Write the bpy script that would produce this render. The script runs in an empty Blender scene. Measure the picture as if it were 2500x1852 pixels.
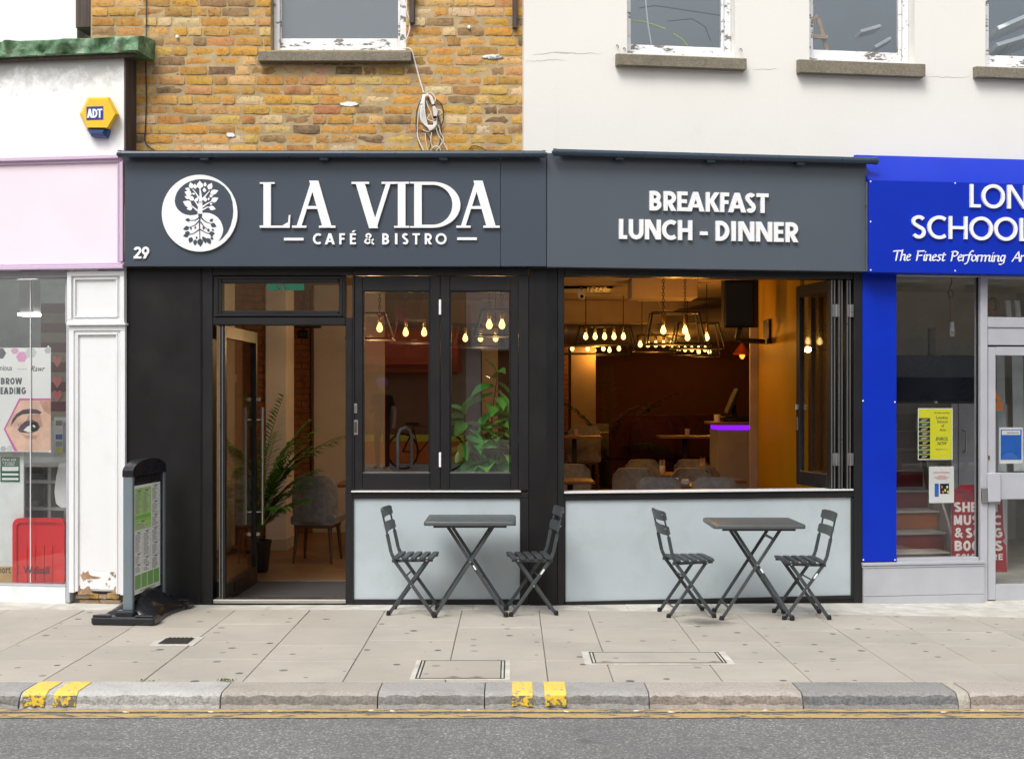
import bpy, bmesh, math, random
from mathutils import Matrix, Vector
random.seed(7)
sc = bpy.context.scene
COL = sc.collection
# ---------------------------------------------------------------- camera
cam_d = bpy.data.cameras.new('camera')
cam = bpy.data.objects.new('camera', cam_d); COL.objects.link(cam)
CZ = 1.629
cam.location = (0, -10, CZ); cam.rotation_euler = (math.pi/2, 0, 0)
cam_d.sensor_width = 36; cam_d.lens = 3100/2500*36; cam_d.shift_y = 44/2500
cam_d.clip_start = .1; cam_d.clip_end = 500
sc.camera = cam
# ---------------------------------------------------------------- sky, sun, exposure (bright overcast)
SUN_EL, SUN_AZ = math.radians(52), math.radians(205)
w = bpy.data.worlds.new('World'); sc.world = w; w.use_nodes = True
n = w.node_tree.nodes; l = w.node_tree.links
sky = n.new('ShaderNodeTexSky'); sky.sky_type = 'NISHITA'; sky.sun_disc = False
sky.sun_elevation = SUN_EL; sky.sun_rotation = SUN_AZ; sky.dust_density = 4; sky.air_density = 1.0
hs = n.new('ShaderNodeHueSaturation'); hs.inputs['Saturation'].default_value = .18
l.new(sky.outputs[0], hs.inputs['Color']); l.new(hs.outputs[0], n['Background'].inputs[0])
n['Background'].inputs[1].default_value = .15
sun_d = bpy.data.lights.new('sun', 'SUN'); sun_d.energy = 1.5; sun_d.angle = math.radians(24); sun_d.color = (1, .96, .9)
sun = bpy.data.objects.new('sun', sun_d); COL.objects.link(sun)
_d = Vector((math.sin(SUN_AZ)*math.cos(SUN_EL), math.cos(SUN_AZ)*math.cos(SUN_EL), math.sin(SUN_EL)))
sun.rotation_euler = _d.to_track_quat('Z', 'Y').to_euler(); sun.location = _d*60
sc.view_settings.view_transform = 'Standard'; sc.view_settings.look = 'None'
sc.view_settings.exposure = 0.36; sc.view_settings.gamma = 1
sc.view_settings.use_curve_mapping = False
sc.render.engine = 'CYCLES'
cy = sc.cycles
cy.max_bounces = 7; cy.diffuse_bounces = 4; cy.glossy_bounces = 4; cy.transmission_bounces = 6; cy.transparent_max_bounces = 14
cy.caustics_reflective = False; cy.caustics_refractive = False; cy.use_denoising = True; cy.sample_clamp_indirect = 4
LAMP = 1.0     # power of the cafe's own lamps
# ---------------------------------------------------------------- helpers
A = math.atan(.14)
FR = {'C': Matrix.Identity(4),
      'R': Matrix.Translation((.27, 0, 0)) @ Matrix.Rotation(A, 4, 'Z'),
      'L': Matrix.Translation((-3.05, 0, 0)) @ Matrix.Rotation(-A, 4, 'Z')}
INV = {k: m.inverted() for k, m in FR.items()}
def P(F, px, py, o=0.0):
    """measurement on the photograph -> point (x, z) on the plane y=o of a facade"""
    c = INV[F] @ Vector((0, -10, CZ)); d = INV[F].to_3x3() @ Vector(((px-1250)/3100, 1, -(py-970)/3100))
    t = (o-c.y)/d.y; q = c+d*t
    return q.x, q.z
def W(px, py, d):
    """photograph point at distance d from the camera -> world point"""
    return Vector(((px-1250)/3100*d, d-10, CZ-(py-970)/3100*d))
def zg(x, y):
    return -.045*min(max((x-.3)/2.5, 0), 2)*min(max((y+2.7)/2.7, 0), 1)
OFF = {}; FOF = {}
class MB:
    def __init__(s): s.v = []; s.f = []; s.m = []
    def poly(s, pts, mi=0):
        k = len(s.v); s.v += [tuple(p) for p in pts]; s.f.append(tuple(range(k, k+len(pts)))); s.m.append(mi)
    def add(s, vs, fs, mi=0):
        k = len(s.v); s.v += [tuple(p) for p in vs]
        for f in fs: s.f.append(tuple(i+k for i in f)); s.m.append(mi)
    def merge(s, o, mat=None, mi=None):
        k = len(s.v); s.v += [tuple(mat @ Vector(p)) if mat else p for p in o.v]
        s.f += [tuple(i+k for i in f) for f in o.f]; s.m += [mi if mi is not None else q for q in o.m]
    def box(s, x0, x1, y0, y1, z0, z1, b=0, mi=0, M=None):
        x0, x1 = sorted((x0, x1)); y0, y1 = sorted((y0, y1)); z0, z1 = sorted((z0, z1))
        b = min(b, (x1-x0)*.45, (y1-y0)*.45, (z1-z0)*.45)
        if b <= 0:
            vs = [(x, y, z) for x in (x0, x1) for y in (y0, y1) for z in (z0, z1)]
            fs = [(0,1,3,2),(4,6,7,5),(0,4,5,1),(2,3,7,6),(0,2,6,4),(1,5,7,3)]
        else:
            X, Y, Z = (x0, x1), (y0, y1), (z0, z1); vs = []; idx = {}
            sg = (1, -1)
            for i in (0, 1):
                for j in (0, 1):
                    for k in (0, 1):
                        for a in range(3):
                            p = [X[i]+b*sg[i], Y[j]+b*sg[j], Z[k]+b*sg[k]]
                            p[a] = (X[i], Y[j], Z[k])[a]
                            idx[i, j, k, a] = len(vs); vs.append(tuple(p))
            fs = []
            for i in (0, 1):
                fs.append([idx[i,j,k,0] for j,k in ((0,0),(1,0),(1,1),(0,1))])
                fs.append([idx[j,i,k,1] for j,k in ((0,0),(1,0),(1,1),(0,1))])
                fs.append([idx[j,k,i,2] for j,k in ((0,0),(1,0),(1,1),(0,1))])
                for j in (0, 1):
                    fs.append([idx[i,j,0,0], idx[i,j,1,0], idx[i,j,1,1], idx[i,j,0,1]])
                    fs.append([idx[i,0,j,0], idx[i,1,j,0], idx[i,1,j,2], idx[i,0,j,2]])
                    fs.append([idx[0,i,j,1], idx[1,i,j,1], idx[1,i,j,2], idx[0,i,j,2]])
                    for k in (0, 1): fs.append([idx[i,j,k,0], idx[i,j,k,1], idx[i,j,k,2]])
        if M: vs = [tuple(M @ Vector(p)) for p in vs]
        s.add(vs, fs, mi)
    def prism(s, pts, y0, y1, mi=0, axis='y'):
        """polygon in (x, z) extruded along y (axis 'x': polygon in (y, z); 'z': polygon in (x, y))"""
        n = len(pts)
        g = {'y': lambda p, h: (p[0], h, p[1]), 'x': lambda p, h: (h, p[0], p[1]), 'z': lambda p, h: (p[0], p[1], h)}[axis]
        vs = [g(p, y0) for p in pts]+[g(p, y1) for p in pts]
        fs = [tuple(range(n)), tuple(range(2*n-1, n-1, -1))]+[(i, (i+1) % n, n+(i+1) % n, n+i) for i in range(n)]
        s.add(vs, fs, mi)
    def tube(s, pts, r, n=8, mi=0, cap=True):
        pts = [Vector(p) for p in pts]; m = len(pts)
        rs = r if isinstance(r, (list, tuple)) else [r]*m
        vs = []; ref = None
        for i, p in enumerate(pts):
            t = (pts[min(i+1, m-1)]-pts[max(i-1, 0)])
            if t.length < 1e-9: t = Vector((0, 0, 1))
            t.normalize()
            if ref is None: ref = Vector((0, 0, 1)) if abs(t.z) < .9 else Vector((1, 0, 0))
            a = (ref-t*ref.dot(t))
            if a.length < 1e-6: a = t.orthogonal()
            a.normalize(); ref = a; b = t.cross(a)
            for k in range(n):
                an = 2*math.pi*k/n; vs.append(tuple(p+(a*math.cos(an)+b*math.sin(an))*rs[i]))
        fs = [(i*n+k, i*n+(k+1) % n, (i+1)*n+(k+1) % n, (i+1)*n+k) for i in range(m-1) for k in range(n)]
        if cap: fs += [tuple(range(n-1, -1, -1)), tuple(range((m-1)*n, m*n))]
        s.add(vs, fs, mi)
    def bar(s, p, q, w, h, up=(0, 1, 0), b=0, mi=0):
        """bar from p to q; h measured along up, w across"""
        p, q = Vector(p), Vector(q); t = q-p; L = t.length; t.normalize()
        u = Vector(up); u = (u-t*u.dot(t)); u.normalize(); v = t.cross(u)
        M = Matrix(((t.x, v.x, u.x, p.x), (t.y, v.y, u.y, p.y), (t.z, v.z, u.z, p.z), (0, 0, 0, 1)))
        s.box(0, L, -w/2, w/2, -h/2, h/2, b, mi, M)
    def lathe(s, prof, n=20, c=(0, 0, 0), mi=0, M=None):
        vs = []; m = len(prof)
        for r, z in prof:
            for k in range(n):
                a = 2*math.pi*k/n; vs.append((c[0]+r*math.cos(a), c[1]+r*math.sin(a), c[2]+z))
        fs = [(i*n+k, i*n+(k+1) % n, (i+1)*n+(k+1) % n, (i+1)*n+k) for i in range(m-1) for k in range(n)]
        fs += [tuple(range(n-1, -1, -1)), tuple(range((m-1)*n, m*n))]
        if M: vs = [tuple(M @ Vector(p)) for p in vs]
        s.add(vs, fs, mi)
    def loft(s, rings, mi=0, cap=True):
        n = len(rings[0]); vs = [p for r in rings for p in r]; m = len(rings)
        fs = [(i*n+k, i*n+(k+1) % n, (i+1)*n+(k+1) % n, (i+1)*n+k) for i in range(m-1) for k in range(n)]
        if cap: fs += [tuple(range(n-1, -1, -1)), tuple(range((m-1)*n, m*n))]
        s.add(vs, fs, mi)
    def pbox(s, F, x0, y0, x1, y1, yf, yb, b=.003, mi=0):
        """box whose front face lies on y=yf and covers that rectangle of the photograph"""
        a = P(F, x0, (y0+y1)/2, yf)[0]; c = P(F, x1, (y0+y1)/2, yf)[0]
        t = P(F, (x0+x1)/2, y0, yf)[1]; u = P(F, (x0+x1)/2, y1, yf)[1]
        s.box(a, c, yf, yb, u, t, b, mi); return a, c, u, t
    def mesh(s, name, mats, smooth=None, off=(0, 0, 0), recalc=True):
        me = bpy.data.meshes.new(name)
        me.from_pydata([(x-off[0], y-off[1], z-off[2]) for x, y, z in s.v], [], s.f)
        mats = mats if isinstance(mats, (list, tuple)) else [mats]
        for m in mats: me.materials.append(m)
        me.polygons.foreach_set('material_index', s.m)
        if recalc:
            bm = bmesh.new(); bm.from_mesh(me); bmesh.ops.recalc_face_normals(bm, faces=bm.faces); bm.to_mesh(me); bm.free()
        if smooth is not None:
            me.polygons.foreach_set('use_smooth', [True]*len(me.polygons)); me.set_sharp_from_angle(angle=math.radians(smooth))
        me.update(); return me
    def build(s, name, mats, parent=None, F='C', smooth=None, recalc=True):
        if parent is not None: off = OFF[parent.name]
        else:
            xs = [v[0] for v in s.v]; ys = [v[1] for v in s.v]; zs = [v[2] for v in s.v]
            off = ((min(xs)+max(xs))/2, (min(ys)+max(ys))/2, min(zs))
        o = bpy.data.objects.new(name, s.mesh(name, mats, smooth, off, recalc)); COL.objects.link(o)
        if parent is not None: o.parent = parent; OFF[o.name] = off
        else: o.matrix_world = FR[F] @ Matrix.Translation(off); OFF[o.name] = off
        return o
def tag(o, label=None, cat=None, group=None, kind=None):
    for k, v in (('label', label), ('category', cat), ('group', group), ('kind', kind)):
        if v: o[k] = v
    return o
def thing(name, label, cat, loc=(0, 0, 0), F='C', group=None, rz=0, own=False):
    """Empty at a thing's base. own=True: children are modelled round (0,0,0), else in facade coordinates"""
    o = bpy.data.objects.new(name, None); o.empty_display_size = .1; COL.objects.link(o)
    o.matrix_world = FR[F] @ Matrix.Translation(loc) @ Matrix.Rotation(rz, 4, 'Z')
    OFF[o.name] = (0, 0, 0) if own else tuple(loc)
    return tag(o, label, cat, group)
def dup(o, loc, rz=0, label=None, group=None, base=None):
    r = o.copy(); COL.objects.link(r); OFF[r.name] = OFF[o.name]
    r.matrix_world = (base or Matrix.Identity(4)) @ Matrix.Translation(loc) @ Matrix.Rotation(rz, 4, 'Z')
    tag(r, label, None, group)
    for ch in o.children:
        c = ch.copy(); COL.objects.link(c); c.parent = r
        for g in ch.children:
            d = g.copy(); COL.objects.link(d); d.parent = c
    return r
def struct(mb, name, mats, smooth=None):
    return tag(mb.build(name, mats, smooth=smooth), kind='structure')
def share(me, name, parent, M):
    o = bpy.data.objects.new(name, me); COL.objects.link(o); o.parent = parent; o.matrix_local = M; return o
def holes(mb, x0, x1, z0, z1, hs, y, yb, mi=0, reveal=True):
    """sheet on y with rectangular openings (x0,x1,z0,z1) and reveals going back to yb"""
    xs = sorted({x0, x1, *[h[0] for h in hs], *[h[1] for h in hs]}); zs = sorted({z0, z1, *[h[2] for h in hs], *[h[3] for h in hs]})
    xs = [x for x in xs if x0-1e-6 <= x <= x1+1e-6]; zs = [z for z in zs if z0-1e-6 <= z <= z1+1e-6]
    for a, b in zip(xs, xs[1:]):
        for c, d in zip(zs, zs[1:]):
            mx, mz = (a+b)/2, (c+d)/2
            if any(h[0] < mx < h[1] and h[2] < mz < h[3] for h in hs): continue
            mb.poly([(a, y, c), (b, y, c), (b, y, d), (a, y, d)], mi)
    if reveal:
        for a, b, c, d in hs:
            d = min(d, z1); 
            mb.poly([(a, y, c), (a, yb, c), (a, yb, d), (a, y, d)], mi); mb.poly([(b, y, c), (b, y, d), (b, yb, d), (b, yb, c)], mi)
            mb.poly([(a, y, c), (b, y, c), (b, yb, c), (a, yb, c)], mi)
            if d < z1-1e-6: mb.poly([(a, y, d), (a, yb, d), (b, yb, d), (b, y, d)], mi)
def arc(cx, cz, rx, rz, a0, a1, n=12):
    return [(cx+rx*math.cos(math.radians(a0+(a1-a0)*i/n)), cz+rz*math.sin(math.radians(a0+(a1-a0)*i/n))) for i in range(n+1)]
def ribbon(pts, t):
    """centre line -> closed outline polygon (list of quads) with mitred joins"""
    if not isinstance(t, (list, tuple)): pts = [p for i, p in enumerate(pts) if i == 0 or abs(p[0]-pts[i-1][0])+abs(p[1]-pts[i-1][1]) > 1e-5]
    m = len(pts); L = []; R = []
    for i in range(m):
        a = Vector(pts[max(i-1, 0)]); b = Vector(pts[i]); c = Vector(pts[min(i+1, m-1)])
        d0 = (b-a) if i > 0 else (c-b); d1 = (c-b) if i < m-1 else (b-a)
        d0.normalize(); d1.normalize(); n0 = Vector((-d0.y, d0.x)); n1 = Vector((-d1.y, d1.x))
        nn = n0+n1
        if nn.length < 1e-6: nn = n0.copy()
        nn.normalize(); k = 1/max(nn.dot(n1), .35)
        tt = t[i] if isinstance(t, (list, tuple)) else t
        L.append(tuple(b+nn*tt/2*k)); R.append(tuple(b-nn*tt/2*k))
    return L, R
# ---------------------------------------------------------------- lettering
def G(ch, w, t, B=None):
    """sans capital of height 1, width w, stroke t -> list of ('poly', pts) / ('rib', centre line, t)"""
    h = t/2; o = []
    def r(x0, x1, y0, y1): o.append(('poly', [(x0, y0), (x1, y0), (x1, y1), (x0, y1)]))
    def d(x0, y0, x1, y1, hw): o.append(('poly', [(x0-hw, y0), (x0+hw, y0), (x1+hw, y1), (x1-hw, y1)]))
    def rib(p, k=None): o.append(('rib', p, k or t))
    b = t*.9
    if ch in 'BPR':
        r(0, t, 0, 1)
        mid = .5 if ch == 'B' else .44
        c = (1-h+mid+h*.3)/2; rx = w*.52
        top = w*.94 if ch == 'B' else w*.97
        rib([(h, 1-h*.95), (top-h-rx*.72, 1-h*.95)]+arc(top-h-rx*.72, (1-h*.95+mid)/2, rx*.72, (1-h*.95-mid)/2, 90, -90)+[(h, mid)])
        if ch == 'B': rib([(h, mid), (w-h-rx*.75, mid)]+arc(w-h-rx*.75, (mid+h*.95)/2, rx*.75, (mid-h*.95)/2, 90, -90)+[(h, h*.95)])
        if ch == 'R': d(w-t*.66, 0, w*.42, mid, t*.62)
    elif ch == 'C': rib(arc(w*.62, .5, w*.62-h, .5-h*.95, 52, 308, 22))
    elif ch == 'G': rib(arc(w*.55, .5, w*.55-h, .5-h*.95, 50, 330, 22)+[(w-h, .45)]); r(w*.55, w, .38, .38+b)
    elif ch == 'D': r(0, t, 0, 1); rib([(h, 1-h*.95), (w*.32, 1-h*.95)]+arc(w*.32, .5, w*.68-h, .5-h*.95, 90, -90, 16)+[(h, h*.95)])
    elif ch in 'EFÉ':
        r(0, t, 0, 1); r(t, w, 1-b, 1); r(t, w*.93, .5-b*.45, .5+b*.55)
        if ch != 'F': r(t, w, 0, b)
        if ch == 'É': o.append(('poly', [(w*.3, 1.07), (w*.62, 1.07), (w*.98, 1.26), (w*.5, 1.26)]))
    elif ch == 'H': r(0, t, 0, 1); r(w-t, w, 0, 1); r(t, w-t, .5-b/2, .5+b/2)
    elif ch == 'I': r(0, w, 0, 1)
    elif ch == 'K': r(0, t, 0, 1); d(t*1.1, .46, w-t*.66, 1, t*.6); d(w-t*.62, 0, t*1.3, .58, t*.6)
    elif ch == 'L': r(0, t, 0, 1); r(t, w, 0, b)
    elif ch == 'M': r(0, t, 0, 1); r(w-t, w, 0, 1); d(w/2, .1, t*.6, 1, t*.5); d(w/2, .1, w-t*.6, 1, t*.5)
    elif ch == 'N': r(0, t, 0, 1); r(w-t, w, 0, 1); d(w-t*.62, 0, t*.62, 1, t*.62)
    elif ch == 'O': rib(arc(w/2, .5, w/2-h, .5-h*.9, 0, 360, 30))
    elif ch == 'S': rib(arc(w*.5, .745, w*.5-h, .255-h*.9, 30, 250, 14)[:-1]+arc(w*.5, .275, w*.5-h, .275-h*.9, 72, -150, 14))
    elif ch == 'T': r(w/2-h, w/2+h, 0, 1-b); r(0, w, 1-b, 1)
    elif ch == 'U': rib([(h, 1), (h, w/2)]+arc(w/2, w/2, w/2-h, w/2-h*.9, 180, 360, 14)[1:-1]+[(w-h, w/2), (w-h, 1)])
    elif ch == 'A': d(t*.6, 0, w/2, 1, t*.6); d(w-t*.6, 0, w/2, 1, t*.6); r(w*.25, w*.75, .2, .2+b*.9)
    elif ch == 'W': d(w*.27, 0, t*.5, 1, t*.5); d(w*.27, 0, w*.5, 1, t*.45); d(w*.73, 0, w*.5, 1, t*.45); d(w*.73, 0, w-t*.5, 1, t*.5)
    elif ch == '&': rib([(w*.98, 0), (w*.28, .68)]+arc(w*.45, .78, w*.22, .16, 200, -40, 10)+[(w*.2, .42)]+arc(w*.36, .25, w*.36-h, .25-h, 150, 300, 10)+[(w*.95, .48)], t*.78)
    elif ch == '2': rib(arc(w*.5, .68, w*.5-h, .32-h, 170, -35, 12)+[(h*1.2, h)]); r(0, w, 0, b)
    elif ch == '9': rib(arc(w*.5, .64, w*.5-h, .36-h, 0, 360, 20)); d(w*.32, 0, w-t*.75, .56, t*.6)
    elif ch == '-': r(0, w, 0, 1)
    # serif capitals
    elif ch == 'l':
        st = .165; r(.08, .08+st, .035, .965); r(0, .33, .965, 1); r(0, .66, 0, .05); 
        o.append(('poly', [(.62, .05), (.66, .05), (.675, .28), (.64, .28)])); o.append(('poly', [(.08+st, .05), (.5, .05), (.62, .12), (.62, .05)]))
    elif ch == 'a':
        a = w; d(a*.16, .04, a*.49, .985, .05); d(a*.80, .04, a*.50, 1.0, .098); r(a*.31, a*.66, .40, .46)
        r(0, a*.33, 0, .045); r(a*.62, a, 0, .045)
    elif ch == 'v':
        a = w; d(a*.5, 0, a*.2, .96, .098); d(a*.52, .02, a*.83, .96, .05); r(0, a*.4, .955, 1); r(a*.68, a, .955, 1)
    elif ch == 'i':
        st = .165; r(w/2-st/2, w/2+st/2, .04, .96); r(0, w, .96, 1); r(0, w, 0, .04)
    elif ch == 'd':
        st = .165; x = .09; r(x, x+st, .03, .97); r(0, x+st, .965, 1); r(0, x+st, 0, .035)
        ou = [(x+st, 1)]+arc(w*.45, .5, w*.55, .5, 90, -90, 24)+[(x+st, 0)]
        inn = [(x+st, .935)]+arc(w*.45, .5, w*.55-.175, .435, 90, -90, 24)+[(x+st, .065)]
        o.append(('strip', ou, inn))
    return o
def glyph(mb, prims, x, z, sx, sz, y0, y1, shear=0, mi=0):
    """put a glyph with its lower corner at (x, z); extruded from y0 (back) to y1 (front); shear along the line of the facade"""
    m = lambda p: (x+p[0]*sx, z+p[1]*sz+p[0]*sx*shear)
    for k, pr in enumerate(prims):
        yy = y1-.0005*k
        if pr[0] == 'poly': mb.prism([m(p) for p in pr[1]], y0, yy, mi)
        else:
            L, R = ribbon(pr[1], pr[2]) if pr[0] == 'rib' else (pr[1], pr[2])
            n = len(L); vs = [(*[m(p)[0]], y0, m(p)[1]) for p in L]+[(m(p)[0], y0, m(p)[1]) for p in R]
            vs += [(m(p)[0], yy, m(p)[1]) for p in L]+[(m(p)[0], yy, m(p)[1]) for p in R]
            fs = []
            for i in range(n-1):
                fs += [(i, i+1, n+i+1, n+i), (2*n+i, 3*n+i, 3*n+i+1, 2*n+i+1), (i, 2*n+i, 2*n+i+1, i+1), (n+i, n+i+1, 3*n+i+1, 3*n+i)]
            fs += [(0, n, 3*n, 2*n), (n-1, 3*n-1, 4*n-1, 2*n-1)]
            mb.add(vs, fs, mi)
_TC = {}
def text_geo(s):
    if s not in _TC:
        cu = bpy.data.curves.new('print_text', 'FONT'); cu.body = s; cu.size = 1; cu.resolution_u = 2; cu.offset = .018
        ob = bpy.data.objects.new('print_text', cu)
        me = bpy.data.meshes.new_from_object(ob)
        _TC[s] = ([tuple(v.co) for v in me.vertices], [tuple(p.vertices) for p in me.polygons])
        bpy.data.objects.remove(ob); bpy.data.curves.remove(cu); bpy.data.meshes.remove(me)
    return _TC[s]
def text(mb, s, x, z, y, w=None, h=.05, mi=0, shear=0, align='l', M=None):
    """flat print: line of text, lower corner (x, z), cap height h, optional total width w"""
    vs, fs = text_geo(s)
    if not vs: return
    x0 = min(v[0] for v in vs); x1 = max(v[0] for v in vs)
    sz = h/.73; sx = w/(x1-x0) if w else sz
    o = 0 if align == 'l' else -(x1-x0)*sx/2
    q = [(x+o+(v[0]-x0)*sx+v[1]*sz*shear, y, z+v[1]*sz) for v in vs]
    if M: q = [tuple(M @ Vector(p)) for p in q]
    mb.add(q, fs, mi)
# ---------------------------------------------------------------- materials
def nt(name):
    m = bpy.data.materials.new(name); m.use_nodes = True; t = m.node_tree; t.nodes.clear()
    def N(ty, **kw):
        nd = t.nodes.new('ShaderNode'+ty)
        for k, v in kw.items():
            if k in nd.inputs.keys() if isinstance(k, str) else False: nd.inputs[k].default_value = v
            else: setattr(nd, k, v)
        return nd
    return m, N, t.links.new
def ramp(N, stops, interp='LINEAR'):
    r = N('ValToRGB'); e = r.color_ramp.elements; r.color_ramp.interpolation = interp
    while len(e) < len(stops): e.new(.5)
    for k, (p, c) in zip(e, stops): k.position = p; k.color = (*c, 1) if len(c) == 3 else c
    return r
def rgb(c): return (*c, 1)
def coords(N, L, world=False, sc_=(1, 1, 1)):
    if world: a = N('NewGeometry').outputs['Position']
    else: a = N('TexCoord').outputs['Object']
    mp = N('Mapping'); L(a, mp.inputs[0]); mp.inputs['Scale'].default_value = sc_
    if not world:
        oi = N('ObjectInfo'); mu = N('Math', operation='MULTIPLY'); L(oi.outputs['Random'], mu.inputs[0]); mu.inputs[1].default_value = 37
        cb = N('CombineXYZ'); L(mu.outputs[0], cb.inputs[0]); L(mu.outputs[0], cb.inputs[2]); L(cb.outputs[0], mp.inputs['Location'])
    return mp.outputs[0]
def noise(N, L, v, s, d=4, r=.55):
    x = N('TexNoise'); x.inputs['Scale'].default_value = s; x.inputs['Detail'].default_value = d; x.inputs['Roughness'].default_value = r
    L(v, x.inputs['Vector']); return x.outputs['Fac']
def mixc(N, L, f, a, b, blend='MIX'):
    x = N('Mix', data_type='RGBA', blend_type=blend)
    for s, q in ((0, f), (6, a), (7, b)):
        if isinstance(q, (int, float)): x.inputs[s].default_value = q
        elif isinstance(q, tuple): x.inputs[s].default_value = rgb(q)
        else: L(q, x.inputs[s])
    return x.outputs[2]
def finish(N, L, col, rough=.5, metal=0, bump=None, bd=.3, dist=.01, spec=.5, coat=0, emit=None):
    p = N('BsdfPrincipled'); o = N('OutputMaterial'); L(p.outputs[0], o.inputs[0])
    if isinstance(col, tuple): p.inputs['Base Color'].default_value = rgb(col)
    else: L(col, p.inputs['Base Color'])
    if isinstance(rough, (int, float)): p.inputs['Roughness'].default_value = rough
    else: L(rough, p.inputs['Roughness'])
    p.inputs['Metallic'].default_value = metal; p.inputs['Specular IOR Level'].default_value = spec; p.inputs['Coat Weight'].default_value = coat
    p.inputs['Coat Roughness'].default_value = .08
    if bump is not None:
        b = N('Bump'); b.inputs['Strength'].default_value = bd; b.inputs['Distance'].default_value = dist; L(bump, b.inputs['Height']); L(b.outputs[0], p.inputs['Normal'])
    if emit: p.inputs['Emission Color'].default_value = rgb(emit[0]); p.inputs['Emission Strength'].default_value = emit[1]
    return p
def mapr(N, L, v, a, b, c, d):
    x = N('MapRange'); L(v, x.inputs[0])
    for i, q in enumerate((a, b, c, d)): x.inputs[i+1].default_value = q
    return x.outputs[0]
def mat(name, col, rough=.5, metal=0, var=.12, vs=5, bump=.02, bs=120, dist=.004, spec=.5, coat=0, rv=.04, dirt=None, ds=2.5, dt=(.52, .72)):
    m, N, L = nt(name); v = coords(N, L)
    f = noise(N, L, v, vs); k = mapr(N, L, f, .3, .7, 1-var, 1+var)
    vm = N('VectorMath', operation='SCALE'); vm.inputs[0].default_value = col; L(k, vm.inputs['Scale'])
    c = vm.outputs[0]
    if dirt: c = mixc(N, L, mapr(N, L, noise(N, L, v, ds, 6, .7), dt[0], dt[1], 0, 1), c, dirt)
    rr = mapr(N, L, noise(N, L, v, vs*2), .3, .7, max(rough-rv, .02), min(rough+rv, 1))
    finish(N, L, c, rr, metal, noise(N, L, v, bs, 3) if bump else None, bump, dist, spec, coat); return m
def glow(name, col, s):
    m, N, L = nt(name); e = N('Emission'); e.inputs[0].default_value = rgb(col); e.inputs[1].default_value = s
    o = N('OutputMaterial'); L(e.outputs[0], o.inputs[0]); return m
def glass_mat(name, tint=(.985, .99, .985), boost=1.6, base=0.01):
    """thin window glass: clear straight through, mirror reflection by Fresnel (two surfaces per pane)"""
    m, N, L = nt(name); fr = N('Fresnel'); bf = N('NewGeometry'); L(mapr(N, L, bf.outputs['Backfacing'], 0, 1, 1.5, 1/1.5), fr.inputs[0])
    k = N('Math', operation='MULTIPLY_ADD'); L(fr.outputs[0], k.inputs[0]); k.inputs[1].default_value = boost; k.inputs[2].default_value = base; k.use_clamp = True
    t = N('BsdfTransparent'); t.inputs[0].default_value = rgb(tint); g = N('BsdfGlossy'); g.inputs['Roughness'].default_value = 0.0
    x = N('MixShader'); L(k.outputs[0], x.inputs[0]); L(t.outputs[0], x.inputs[1]); L(g.outputs[0], x.inputs[2])
    o = N('OutputMaterial'); L(x.outputs[0], o.inputs[0]); return m
# ---------------------------------------------------------------- material library
def slab_mat():
    m, N, L = nt('paving'); v = coords(N, L, True); oi = N('ObjectInfo')
    base = ramp(N, [(0, (.40, .365, .31)), (.5, (.43, .395, .34)), (1, (.46, .425, .365))]); L(oi.outputs['Random'], base.inputs[0])
    big = noise(N, L, v, 1.3, 6, .65); c = mixc(N, L, mapr(N, L, big, .42, .70, 0, .75), base.outputs[0], (.32, .295, .255))
    c = mixc(N, L, mapr(N, L, noise(N, L, v, 7, 7, .8), .54, .74, 0, .5), c, (.33, .31, .28))
    c = mixc(N, L, mapr(N, L, noise(N, L, v, 160, 2), .4, .75, 0, .3), c, (.54, .52, .475))
    vo = N('TexVoronoi', voronoi_dimensions='2D'); vo.inputs['Scale'].default_value = 4.4; L(v, vo.inputs['Vector'])          # trodden chewing gum
    gap = N('Math', operation='LESS_THAN'); L(vo.outputs['Distance'], gap.inputs[0])
    sep = N('SeparateColor'); L(vo.outputs['Color'], sep.inputs[0]); L(mapr(N, L, sep.outputs[0], .4, 1, .0, .12), gap.inputs[1])
    c = mixc(N, L, gap.outputs[0], c, mixc(N, L, sep.outputs[1], (.09, .085, .08), (.30, .28, .26)))
    st = N('Vector Math'.replace(' ', ''), operation='DISTANCE'); L(v, st.inputs[0]); st.inputs[1].default_value = (1.43, -.70, 0)   # oily stain by the second table
    f = N('Math', operation='MULTIPLY_ADD'); L(noise(N, L, v, 9, 5, .7), f.inputs[0]); f.inputs[1].default_value = .28; L(st.outputs['Value'], f.inputs[2])
    c = mixc(N, L, mapr(N, L, f.outputs[0], .20, .36, .85, 0), c, (.10, .09, .088))
    finish(N, L, c, .82, 0, noise(N, L, v, 220, 3), .25, .003); return m
def asphalt_mat():
    m, N, L = nt('asphalt'); v = coords(N, L, True)
    vo = N('TexVoronoi'); vo.inputs['Scale'].default_value = 125; L(v, vo.inputs['Vector']); sp = N('SeparateColor'); L(vo.outputs['Color'], sp.inputs[0])
    r = ramp(N, [(0, (.13, .13, .135)), (.45, (.18, .18, .186)), (.82, (.235, .232, .226)), (1, (.50, .48, .45))]); L(sp.outputs[0], r.inputs[0])
    c = mixc(N, L, mapr(N, L, noise(N, L, v, 1.1, 5, .6), .4, .7, 0, .5), r.outputs[0], (.12, .12, .13))
    c = mixc(N, L, mapr(N, L, noise(N, L, v, 5, 4, .7), .58, .74, 0, .6), c, (.085, .085, .09))
    mp = N('Mapping'); L(v, mp.inputs[0]); mp.inputs['Scale'].default_value = (.5, 6, 1)
    c = mixc(N, L, mapr(N, L, noise(N, L, mp.outputs[0], 1.2, 4), .6, .72, 0, .45), c, (.27, .262, .25))
    finish(N, L, c, .85, 0, vo.outputs['Distance'], .55, .01); return m
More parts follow.
